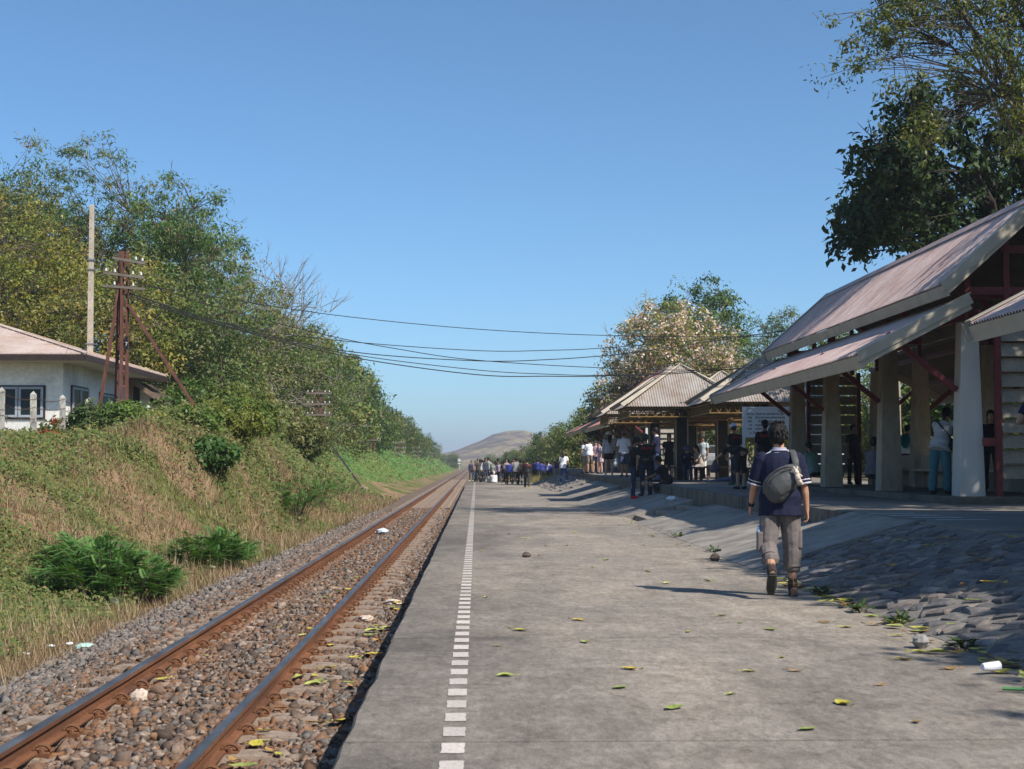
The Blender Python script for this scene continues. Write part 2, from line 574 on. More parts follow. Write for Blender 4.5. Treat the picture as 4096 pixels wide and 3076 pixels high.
def ballast():
    m, nt, b = nodes_of('ballast_bed')
    co = coords(nt, 'Object')
    n1 = noise(nt, 26, 5, .75, co)
    n2 = noise(nt, 2.0, 4, .6, co)
    vo = nt.nodes.new('ShaderNodeTexVoronoi'); vo.inputs['Scale'].default_value = 22; nt.links.new(co, vo.inputs['Vector'])
    c = ramp(nt, n1, [(.25, (.07, .05, .04)), (.5, (.20, .145, .11)), (.75, (.36, .29, .235))])
    c = mix(nt, c, ramp(nt, n2, [(.35, (.75, .68, .6)), (.7, (1.1, 1.08, 1.05))]), 1.0, 'MULTIPLY')
    nt.links.new(c, b.inputs['Base Color'])
    b.inputs['Roughness'].default_value = .95
    bump(nt, b, vo.outputs['Distance'], .9, .04)
    ys = np.concatenate([np.arange(-4, 60, 1.0), np.arange(60, 200, 10), np.array([200, 300, 500, 900])])
    xs = np.array([-4.35, -3.9, -3.4, -3.0, -2.5, -2.0, -1.5, -1.0, -.60])
    gx, gy = np.meshgrid(xs, ys)
    gz = ballast_z(gx) - .012
    v = np.stack([gx.ravel(), gy.ravel(), gz.ravel()], 1)
    nx = len(xs)
    i = np.arange(len(ys) - 1)[:, None] * nx + np.arange(nx - 1)[None, :]
    q = np.stack([i, i + 1, i + 1 + nx, i + nx], -1).reshape(-1, 4)
    o = link('ballast_bed', np_mesh('ballast_bed', v, q, None, m))
    setprops(o, 'grey brown stone ballast bed under the rails', 'ballast', kind='structure')
    # loose stones: deformed blocks
    n = 66000
    Y = 5.2 + (np.sort(rng.random(n)) ** 1.75) * 50
    X = rng.uniform(-4.2, -.66, n)
    keep = (X > -3.75) | (rng.random(n) < .45)
    X, Y = X[keep], Y[keep]
    # fewer where sleepers show
    ph = ((Y - 4.2) / .62) % 1.0
    on_sl = (np.minimum(ph, 1 - ph) * .62 < .10) & (np.abs(X + 2) < 1.0)
    keep = ~on_sl | (rng.random(len(X)) < .5)
    for rx in RAILX: keep &= np.abs(X - rx) > .075
    X, Y = X[keep], Y[keep]
    n = len(X)
    sz = rng.uniform(.012, .026, n) * (1 + .8 * (rng.random(n) < .05))
    cube = np.array([[-1, -1, -1], [1, -1, -1], [1, 1, -1], [-1, 1, -1], [-1, -1, 1], [1, -1, 1], [1, 1, 1], [-1, 1, 1]], float)
    P = cube[None] * rng.uniform(.4, 1.3, (n, 8, 3)) + rng.normal(0, .24, (n, 8, 3))
    ax = rng.normal(size=(n, 3)); ax /= np.linalg.norm(ax, axis=1)[:, None]
    an = rng.uniform(0, 6.28, n)
    ca, sa = np.cos(an)[:, None, None], np.sin(an)[:, None, None]
    axb = ax[:, None, :]
    P = P * ca + np.cross(np.broadcast_to(axb, P.shape), P) * sa + axb * (P * axb).sum(-1, keepdims=True) * (1 - ca)
    P *= sz[:, None, None] * np.array([1, 1, .8])
    Z = ballast_z(X) + sz * .12 + np.where(on_sl[keep], .012, 0) + (np.exp(-((X + 2.0) / .4) ** 2)) * .0
    P += np.stack([X, Y, Z], 1)[:, None, :]
    F = np.array([[3, 2, 1, 0], [4, 5, 6, 7], [0, 1, 5, 4], [1, 2, 6, 5], [2, 3, 7, 6], [3, 0, 4, 7]])
    q = (np.arange(n) * 8)[:, None, None] + F[None]
    pal = np.array([[.17, .125, .098], [.21, .165, .135], [.10, .078, .064], [.19, .115, .075], [.28, .225, .185], [.15, .14, .13], [.20, .115, .068]])
    ci = rng.integers(0, len(pal), n)
    col = pal[ci] * rng.uniform(.65, 1.2, (n, 1))
    nr = np.exp(-(np.minimum(np.abs(X - RAILX[0]), np.abs(X - RAILX[1])) / .22) ** 2)[:, None]
    col = col * (1 - nr * .55) + np.array([.24, .105, .045]) * nr * .55
    outer = np.clip((-3.05 - X) / .5, 0, 1)[:, None]
    col = col * (1 - outer * .5) + np.array([.25, .235, .22]) * rng.uniform(.6, 1.3, (n, 1)) * outer * .5
    m, nt, b = nodes_of('ballast_stone')
    a = N(nt, 'ShaderNodeAttribute', attribute_name='Col')
    n1 = noise(nt, 45, 3, .6, coords(nt, 'Object'))
    c = mix(nt, a.outputs['Color'], ramp(nt, n1, [(.3, (.72, .7, .68)), (.7, (1.22, 1.2, 1.18))]), 1.0, 'MULTIPLY')
    nt.links.new(c, b.inputs['Base Color'])
    b.inputs['Roughness'].default_value = .9
    b.inputs['Specular IOR Level'].default_value = .2
    o = link('gravel', np_mesh('gravel', P.reshape(-1, 3), q.reshape(-1, 4), None, m, np.repeat(col, 8, 0)))
    setprops(o, 'loose angular grey and brown ballast stones between the rails', 'gravel', kind='stuff')
ballast()

# ================================================================== PLATFORM, EMBANKMENT, TERRACE
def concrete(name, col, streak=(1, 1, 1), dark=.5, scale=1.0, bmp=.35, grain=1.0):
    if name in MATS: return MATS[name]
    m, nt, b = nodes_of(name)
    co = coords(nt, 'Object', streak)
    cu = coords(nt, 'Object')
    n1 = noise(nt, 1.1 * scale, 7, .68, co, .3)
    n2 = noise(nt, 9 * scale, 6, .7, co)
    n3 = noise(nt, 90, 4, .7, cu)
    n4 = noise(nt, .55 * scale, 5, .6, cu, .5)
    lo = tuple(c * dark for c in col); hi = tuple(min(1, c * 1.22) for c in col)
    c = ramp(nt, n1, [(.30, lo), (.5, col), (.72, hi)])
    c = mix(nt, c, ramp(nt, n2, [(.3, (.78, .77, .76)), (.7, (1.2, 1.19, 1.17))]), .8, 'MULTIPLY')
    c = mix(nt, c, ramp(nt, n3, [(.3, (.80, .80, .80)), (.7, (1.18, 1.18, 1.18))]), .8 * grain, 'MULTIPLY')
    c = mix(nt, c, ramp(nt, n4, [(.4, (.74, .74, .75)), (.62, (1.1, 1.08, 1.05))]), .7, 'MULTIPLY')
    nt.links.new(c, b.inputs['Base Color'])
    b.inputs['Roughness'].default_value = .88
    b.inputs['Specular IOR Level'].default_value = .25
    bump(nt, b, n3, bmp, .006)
    MATS[name] = m
    return m

EDGE_X = -.642
def platform_material():
    m, nt, b = nodes_of('platform_concrete')
    cu = coords(nt, 'Object')
    big = noise(nt, .30, 6, .62, coords(nt, 'Object', (1, .5, 1)), .8)     # damp and dirty areas
    mid = noise(nt, 2.4, 8, .74, coords(nt, 'Object', (1, .45, 1)), .6)
    swp = noise(nt, 6.0, 5, .7, coords(nt, 'Object', (.35, .9, 1)), .3)    # broom and drain streaks
    gr = noise(nt, 21, 7, .82, coords(nt, 'Object', (1, .38, 1)))
    fi = noise(nt, 120, 4, .8, coords(nt, 'Object', (1, .45, 1)))
    c = ramp(nt, mid, [(.28, (.166, .148, .127)), (.5, (.246, .219, .188)), (.72, (.312, .282, .246))])
    c = mix(nt, c, ramp(nt, big, [(.34, (.66, .66, .68)), (.5, (.97, .96, .95)), (.66, (1.22, 1.17, 1.10))]), .85, 'MULTIPLY')
    c = mix(nt, c, ramp(nt, swp, [(.36, (.84, .83, .82)), (.6, (1.05, 1.05, 1.05)), (.72, (1.28, 1.25, 1.2))]), .7, 'MULTIPLY')
    c = mix(nt, c, ramp(nt, gr, [(.34, (.58, .58, .58)), (.5, (1, 1, 1)), (.66, (1.42, 1.41, 1.39))]), .85, 'MULTIPLY')
    c = mix(nt, c, ramp(nt, fi, [(.34, (.66, .66, .66)), (.5, (1, 1, 1)), (.68, (1.5, 1.5, 1.48))]), .8, 'MULTIPLY')
    # soot and brake dust near the rails, an uneven band
    sx = nt.nodes.new('ShaderNodeSeparateXYZ'); nt.links.new(cu, sx.inputs[0])
    ad = nt.nodes.new('ShaderNodeMath'); ad.operation = 'MULTIPLY_ADD'; ad.inputs[1].default_value = 2.4
    nt.links.new(big, ad.inputs[0]); nt.links.new(sx.outputs[0], ad.inputs[2])
    mr_ = nt.nodes.new('ShaderNodeMapRange'); mr_.inputs[1].default_value = -1.1; mr_.inputs[2].default_value = 1.0
    nt.links.new(ad.outputs[0], mr_.inputs[0])
    c = mix(nt, c, ramp(nt, mr_.outputs[0], [(0, (.72, .72, .72)), (1, (1.06, 1.05, 1.04))]), 1.0, 'MULTIPLY')
    vo = nt.nodes.new('ShaderNodeTexVoronoi'); vo.feature = 'DISTANCE_TO_EDGE'; vo.inputs['Scale'].default_value = .42
    vw = nt.nodes.new('ShaderNodeVectorMath'); vw.operation = 'ADD'
    nn = nt.nodes.new('ShaderNodeTexNoise'); nn.inputs['Scale'].default_value = 2.2; nt.links.new(cu, nn.inputs['Vector'])
    nt.links.new(cu, vw.inputs[0]); nt.links.new(nn.outputs['Color'], vw.inputs[1]); nt.links.new(vw.outputs[0], vo.inputs['Vector'])
    c = mix(nt, c, ramp(nt, vo.outputs['Distance'], [(0, (.55, .53, .5)), (.006, (1, 1, 1))]), .55, 'MULTIPLY')   # hairline cracks
    nt.links.new(c, b.inputs['Base Color'])
    b.inputs['Roughness'].default_value = .9
    b.inputs['Specular IOR Level'].default_value = .2
    bump(nt, b, gr, .35, .008)
    return m
M_PLAT = platform_material()
M_SLOPE = concrete('slope_concrete', (.29, .265, .235), (1, 1, 1), .6, 1.6, .5)
M_TERR = concrete('terrace_concrete', (.25, .225, .195), (.5, 1, 1), .65, 1.0, .4)
M_KERB = concrete('mouldy_kerb_concrete', (.165, .155, .135), (1.2, 1.2, .35), .2, 2.2, .6)

def platform():
    root = empty('platform', (1.5, 40, -.6), 0, 'long grey concrete station platform beside the track', 'platform', kind='structure')
    base = Vector((1.5, 40, -.6))
    joints = [-6, -1.2, 2.95, 7.15, 11.35, 15.5] + [15.5 + 4.15 * k for k in range(1, 22)] + [104]
    for a, b2 in zip(joints[:-1], joints[1:]):
        if b2 - a < .5: continue
        mb = MB()
        # worn, slightly wavy track edge
        k = max(2, int((b2 - a) / .35)) if a < 50 else 3
        ys = np.linspace(a + .014, b2 - .014, k)
        ex = [EDGE_X + random.uniform(-.008, .010) + (.012 if random.random() < .07 else 0) for _ in ys]
        vs = []
        for yy, e in zip(ys, ex):
            vs += [(e + .004, yy, -.62), (e, yy, -.02), (e + .018, yy, 0), (FOOT_X + .12, yy, 0), (FOOT_X + .12, yy, -.62)]
        fs = []
        for i in range(k - 1):
            for j in range(4):
                q = i * 5 + j
                fs.append((q, q + 1, q + 6, q + 5))
        fs.append((0, 4, 3, 2, 1)); L = (k - 1) * 5
        fs.append((L, L + 1, L + 2, L + 3, L + 4))
        mb.add([Vector(v) - base for v in vs], fs)
        mb.build('slab', M_PLAT, root, fix=True)
    # painted safety dashes
    mp, nt, b = nodes_of('worn_white_road_paint')
    n1 = noise(nt, 40, 5, .75, coords(nt, 'Object'))
    oi = nt.nodes.new('ShaderNodeObjectInfo')
    c = ramp(nt, n1, [(.34, (.24, .205, .165)), (.43, (.52, .46, .40)), (.55, (.64, .58, .52)), (.72, (.72, .67, .61))])
    c = mix(nt, c, ramp(nt, oi.outputs['Random'], [(0, (.80, .79, .78)), (1, (1.04, 1.03, 1.02))]), 1.0, 'MULTIPLY')
    nt.links.new(c, b.inputs['Base Color']); b.inputs['Roughness'].default_value = .7
    dash = []
    for _ in range(6):
        d = MB()
        pts = []
        for (ux, uy, n) in ((0, 0, 4), (1, 0, 4), (1, 1, 4), (0, 1, 4)):
            nx, ny = {(0, 0): (1, 0), (1, 0): (1, 1), (1, 1): (0, 1), (0, 1): (0, 0)}[(ux, uy)]
            for t in range(n):
                x = -.054 + .108 * (ux + (nx - ux) * t / n); y = -.125 + .25 * (uy + (ny - uy) * t / n)
                pts.append((x + random.uniform(-.0025, .0025), y + random.uniform(-.0035, .0035), 0))
        d.add(pts, [tuple(range(len(pts)))])
        dash.append(d.mesh('painted_dash', mp))
    y, k = 5.3, 0
    while y < 101:
        o = link('painted_dash', dash[k % 6], root, Vector((-.107, y, .004)) - base, (0, 0, random.uniform(-.015, .015) + (math.pi if k % 2 else 0)))
        y += .421; k += 1
    # pale bleed stains round the first dashes
    return root
platform()

STAIRS = [(33.2, 36.4), (52.0, 55.0), (66.0, 69.0)]
STONE_END, RAMP_END, SLOPE_END = 18.55, 21.7, 94.0
def embankment():
    root = empty('embankment', (4.5, 40, 0), 0, 'concrete and stone embankment slope between platform and terrace', 'embankment', kind='structure')
    base = Vector((4.5, 40, 0))
    def panel(y0, y1, x0, x1, z1, name, mat, lum=.015, z0=.004, step=.3):
        ny = max(2, int((y1 - y0) / (step if y0 < 45 else 1.0)) + 1); nx = 9
        ys = np.linspace(y0, y1, ny); us = np.linspace(0, 1, nx)
        vs = []
        for yy in ys:
            zt = z1(yy)
            for u in us:
                w = 0 if u in (0, 1) else (float(fnoise(u * 4, yy, 1.3, 6)) - .5) * 2 * lum
                vs.append(Vector((x0 + (x1 - x0) * u, yy, z0 + (zt - z0) * u + w)) - base)
            vs.append(Vector((x1, yy, -.5)) - base); vs.append(Vector((x0, yy, -.5)) - base)
        m = nx + 2
        fs = []
        for i in range(ny - 1):
            for k in range(m):
                k2 = (k + 1) % m
                fs.append((i * m + k, i * m + k2, (i + 1) * m + k2, (i + 1) * m + k))
        fs.append(tuple(range(m))); fs.append(tuple((ny - 1) * m + k for k in range(m - 1, -1, -1)))
        return MB().add(vs, fs).build(name, mat, root, fix=True)
    mort = concrete('slope_mortar', (.22, .20, .175), (1, 1, 1), .6, 2.0, .6)
    panel(-6, STONE_END, 3.5, 5.5, lambda y: .575, 'mortar_bed', mort, .02)
    panel(STONE_END + .004, RAMP_END, 3.46, 5.5, lambda y: terrace_z(y) - .002, 'ramp', M_SLOPE, .004, .006)
    zk = lambda y: terrace_z(y) - .25
    edges = [RAMP_END + .004]
    for a, b2 in STAIRS: edges += [a, b2]
    edges.append(SLOPE_END)
    for i in range(0, len(edges), 2):
        panel(edges[i], edges[i + 1], FOOT_X, KERB_X - .06, zk, 'slope_panel', M_SLOPE, .02)
    for a, b2 in STAIRS:
        zt = zk((a + b2) / 2)
        n = 3
        for k in range(n):
            mb = MB()
            x0 = FOOT_X + .35 + k * .5
            zz = zt * (k + 1) / (n + .6)
            mb.box(x0 - base.x, KERB_X - .07 - k * .003 - base.x, a + .006 + k * .002 - base.y, b2 - .006 - k * .002 - base.y, -.5, zz - .06)
            mb.build('stair_step', M_SLOPE, root, bevel=.008)
    # rough pitched stones
    ms, nt, b = nodes_of('pitching_stone')
    oi = nt.nodes.new('ShaderNodeObjectInfo')
    n1 = noise(nt, 8, 6, .7, coords(nt, 'Object'))
    c = ramp(nt, oi.outputs['Random'], [(0, (.085, .082, .085)), (.35, (.14, .13, .125)), (.6, (.19, .175, .16)), (.8, (.14, .11, .09)), (1, (.27, .25, .235))])
    c = mix(nt, c, ramp(nt, n1, [(.3, (.6, .6, .62)), (.7, (1.25, 1.22, 1.2))]), 1.0, 'MULTIPLY')
    nt.links.new(c, b.inputs['Base Color']); b.inputs['Roughness'].default_value = .85
    bump(nt, b, n1, .7, .03)
    sl = math.atan2(.575, 2.0); L = math.hypot(2.0, .575)
    # Voronoi-like pitching: each stone is the cell of one jittered seed
    seeds = []
    y = 8.6
    while y < STONE_END + .3:
        v = -.1 + random.uniform(0, .12)
        while v < L + .15:
            seeds.append((v + random.uniform(-.075, .075), y + random.uniform(-.11, .11) + .25 * v))
            v += .185
        y += .285
    cnt = 0
    for (cv, cy) in seeds:
        X = 3.5 + cv * math.cos(sl)
        if X > .40 * cy or not (.06 < cv < L - .07) or cy > STONE_END - .12 or cnt >= 300: continue
        poly = [(-.4, -.5), (.4, -.5), (.4, .5), (-.4, .5)]
        for (ov, oy) in seeds:
            dx, dy = ov - cv, oy - cy
            d2 = dx * dx + dy * dy
            if d2 < 1e-9 or d2 > .6: continue
            dl = math.sqrt(d2)
            lim = dl / 2 - .012
            nx_, ny_ = dx / dl, dy / dl
            out = []
            for i in range(len(poly)):
                p, q = poly[i], poly[(i + 1) % len(poly)]
                a1, a2 = p[0] * nx_ + p[1] * ny_ - lim, q[0] * nx_ + q[1] * ny_ - lim
                if a1 <= 0: out.append(p)
                if (a1 < 0) != (a2 < 0):
                    t = a1 / (a1 - a2)
                    out.append((p[0] + (q[0] - p[0]) * t, p[1] + (q[1] - p[1]) * t))
            poly = out
            if len(poly) < 3: break
        if len(poly) < 3: continue
        k = len(poly)
        hh = random.uniform(.006, .028)
        tx, ty = random.uniform(-.13, .05), random.uniform(-.08, .08)
        jit = [random.uniform(.84, .97) for _ in poly]
        vs = [(p[0], p[1], -.03) for p in poly] + [(p[0] * j, p[1] * j, hh * .5 + tx * p[0] + ty * p[1]) for p, j in zip(poly, jit)] + [(p[0] * j * .68, p[1] * j * .68, hh + tx * p[0] + ty * p[1] + random.uniform(-.006, .006)) for p, j in zip(poly, jit)] + [(0, 0, hh + random.uniform(-.004, .008))]
        fs = []
        for r2 in (0, 1):
            fs += [(r2 * k + j, r2 * k + (j + 1) % k, (r2 + 1) * k + (j + 1) % k, (r2 + 1) * k + j) for j in range(k)]
        fs += [(2 * k + j, 2 * k + (j + 1) % k, 3 * k) for j in range(k)]
        o = MB().add(vs, fs).build('stone', ms, root)
        o.location = Vector((X, cy, cv * math.sin(sl) + .004)) - base
        o.rotation_euler = (0, -sl, 0)
        cnt += 1
    # lumpy stones at the far end of the slope
    far = MB()
    for _ in range(240):
        yy = random.uniform(70, SLOPE_END); u = random.random()
        x = FOOT_X + (KERB_X - FOOT_X) * u; z = zk(yy) * u
        far.ball((x - base.x, yy - base.y, z), (random.uniform(.08, .16), random.uniform(.1, .2), random.uniform(.03, .07)), 6, 4)
    setprops(far.build('stone_pitching', ms, root), kind='stuff')
    # kerb stones along the terrace edge
    y = RAMP_END + .01
    while y < 100:
        y2 = min(y + random.uniform(2.3, 2.6), 100)
        mb = MB()
        z0, z1 = terrace_z(y), terrace_z(y2)
        x0, x1 = KERB_X - .055, KERB_X + .16
        mb.hexa([Vector(p) - base for p in ((x0, y + .006, -.4), (x1, y + .006, -.4), (x1, y2 - .006, -.4), (x0, y2 - .006, -.4), (x0, y + .006, z0 + .004), (x1, y + .006, z0 + .004), (x1, y2 - .006, z1 + .004), (x0, y2 - .006, z1 + .004))])
        mb.build('kerb_block', M_KERB, root, bevel=.012)
        y = y2
    return root
embankment()

def terrace():
    root = empty('terrace', (20, 40, 0), 0, 'raised concrete terrace carrying the station shelters', 'terrace', kind='structure')
    base = Vector((20, 40, 0))
    ys = [-6, 18.0] + [18.0 + 6 * k for k in range(1, 16)] + [114]
    for a, b2 in zip(ys[:-1], ys[1:]):
        x0 = 5.5 if b2 <= RAMP_END + .5 else KERB_X + .165
        if a < RAMP_END < b2: x0 = 5.5
        for xa, xb in ((x0, 13.2),):
            za, zb = terrace_z(a), terrace_z(b2)
            mb = MB().hexa([Vector(p) - base for p in ((xa, a + .005, -.5), (xb, a + .005, -.5), (xb, b2 - .005, -.5), (xa, b2 - .005, -.5), (xa, a + .005, za), (xb, a + .005, za), (xb, b2 - .005, zb), (xa, b2 - .005, zb))])
            mb.build('slab', M_TERR, root)
    # earth strip and lane behind
    mb = MB().hexa([Vector(p) - base for p in ((13.21, -6, -.5), (60, -6, -.5), (60, 120, -.5), (13.21, 120, -.5), (13.21, -6, .54), (60, -6, .6), (60, 120, .9), (13.21, 120, .86))])
    mb.build('earth_strip', concrete('trodden_earth', (.13, .11, .065), (1, 1, 1), .55, 1.2, .7), root)
    # white hatch marks painted at the head of the ramp
    mp = plain('faded_white_paint', (.55, .55, .54), .8, .25, 22)
    for k in range(4):
        x = 5.62 + .1 * k
        y = 21.0 - .72 * k
        mb = MB().add([Vector(p) - base for p in ((x - .05, y - .12, terrace_z(y) + .004), (x + .62, y - .12, terrace_z(y) + .004), (x + .62, y + .10, terrace_z(y) + .004), (x - .05, y + .10, terrace_z(y) + .004))], [(0, 1, 2, 3)])
        mb.build('painted_hatch', mp, root)
    return root
terrace()

# ================================================================== STATION SHELTERS
def roof_paint(name, c1, c2, c3, streak, metal=0.0):
    if name in MATS: return MATS[name]
    m, nt, b = nodes_of(name)
    co = coords(nt, 'Object', streak)
    n1 = noise(nt, 1.6, 6, .66, co, .2)
    n2 = noise(nt, 14, 4, .7, co)
    n3 = noise(nt, 1.0, 4, .6, coords(nt, 'Object'))
    c = ramp(nt, n1, [(.30, c1), (.52, c2), (.74, c3)])
    c = mix(nt, c, ramp(nt, n2, [(.3, (.82, .8, .8)), (.7, (1.12, 1.12, 1.12))]), 1.0, 'MULTIPLY')
    c = mix(nt, c, ramp(nt, n3, [(.38, (.85, .8, .78)), (.62, (1.05, 1.05, 1.06))]), .8, 'MULTIPLY')
    nt.links.new(c, b.inputs['Base Color'])
    b.inputs['Roughness'].default_value = .55
    b.inputs['Metallic'].default_value = metal
    b.inputs['Specular IOR Level'].default_value = .35
    MATS[name] = m
    return m

M_ROOFRED = roof_paint('faded_red_roof_sheet', (.40, .245, .215), (.525, .41, .38), (.62, .54, .505), (1.2, 2.6, 1.2))
M_ROOFOLD = roof_paint('rust_red_roof_sheet', (.36, .13, .10), (.48, .24, .20), (.58, .38, .33), (1.2, 2.6, 1.2))
M_FLASH = plain('cream_metal_flashing', (.42, .37, .29), .5, .14, 2.5)
M_PILLAR = concrete('shade_toned_pillar', (.43, .37, .29), (1, 1, .5), .88, .8, .12, .3)  # beige darkened to put shade into the pillars behind the first
def white_pillar():
    m, nt, b = nodes_of('whitish_pillar')
    co = coords(nt, 'Object')
    n1 = noise(nt, 5, 7, .75, co, .4); n2 = noise(nt, 1.2, 4, .6, coords(nt, 'Object', (1, 1, .3)))
    sx = nt.nodes.new('ShaderNodeSeparateXYZ'); nt.links.new(co, sx.inputs[0])
    ad = nt.nodes.new('ShaderNodeMath'); ad.operation = 'MULTIPLY_ADD'; ad.inputs[1].default_value = -1.5
    nt.links.new(n1, ad.inputs[0]); nt.links.new(sx.outputs[2], ad.inputs[2])
    c = ramp(nt, n2, [(.35, (.50, .475, .43)), (.65, (.60, .58, .54))])
    k = ramp(nt, ad.outputs[0], [(0, (.16, .15, .13)), (.02, (.5, .49, .47)), (.08, (1, 1, 1))])      # mould creeping up from the foot
    mrr = nt.nodes.new('ShaderNodeMapRange'); mrr.inputs[1].default_value = -1.1; mrr.inputs[2].default_value = 1.2; nt.links.new(ad.outputs[0], mrr.inputs[0])
    k = ramp(nt, mrr.outputs[0], [(.03, (.25, .24, .21)), (.13, (.75, .74, .71)), (.22, (1, 1, 1))])
    nt.links.new(mix(nt, c, k, 1.0, 'MULTIPLY'), b.inputs['Base Color']); b.inputs['Roughness'].default_value = .8
    return m
M_PILLARW = white_pillar()
M_RED = plain('maroon_steel_paint', (.165, .036, .04), .5, .2, 5)
M_LOUV = concrete('cream_board', (.36, .325, .265), (1, 1, 1), .84, 1.5, .1, .3)
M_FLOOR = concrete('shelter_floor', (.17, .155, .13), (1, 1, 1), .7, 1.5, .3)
M_UNDER = plain('roof_underside_sheet', (.10, .09, .08), .8, .15, 3)  # dark tone under the roofs, deepening the interior shade by colour
M_TIMBER = plain('dark_bench_timber', (.075, .048, .035), .6, .3, 8, stretch=(1, 6, 6))

def corrugated(mb, ya, yb, x0, z0, x1, z1, pitch=.10, amp=.016, rows=4, th=.012):
    """sheet rising from (x0,z0) to (x1,z1), ribs running up the slope"""
    n = int((yb - ya) / pitch) * 6
    d = Vector((x1 - x0, 0, z1 - z0)).normalized()
    nrm = Vector((-d.z, 0, d.x))
    if nrm.z < 0: nrm = -nrm
    vs, fs = [], []
    for layer in (0, -th):
        for i in range(n + 1):
            y = ya + (yb - ya) * i / n
            ph = (i % 6) / 6.0
            w = amp * max(-1, min(1, 1.7 * math.sin(2 * math.pi * ph))) + layer
            for r in range(rows):
                t = r / (rows - 1)
                vs.append((x0 + (x1 - x0) * t + nrm.x * w, y, z0 + (z1 - z0) * t + nrm.z * w))
    half = (n + 1) * rows
    for base, flip in ((0, 0), (half, 1)):
        for i in range(n):
            for r in range(rows - 1):
                a = base + i * rows + r
                f = (a, a + rows, a + rows + 1, a + 1)
                fs.append(f if not flip else f[::-1])
    for i in range(n):
        a = i * rows; b = half + a
        fs.append((a, b, b + rows, a + rows))
        a += rows - 1; b += rows - 1
        fs.append((a, a + rows, b + rows, b))
    mb.add(vs, fs)

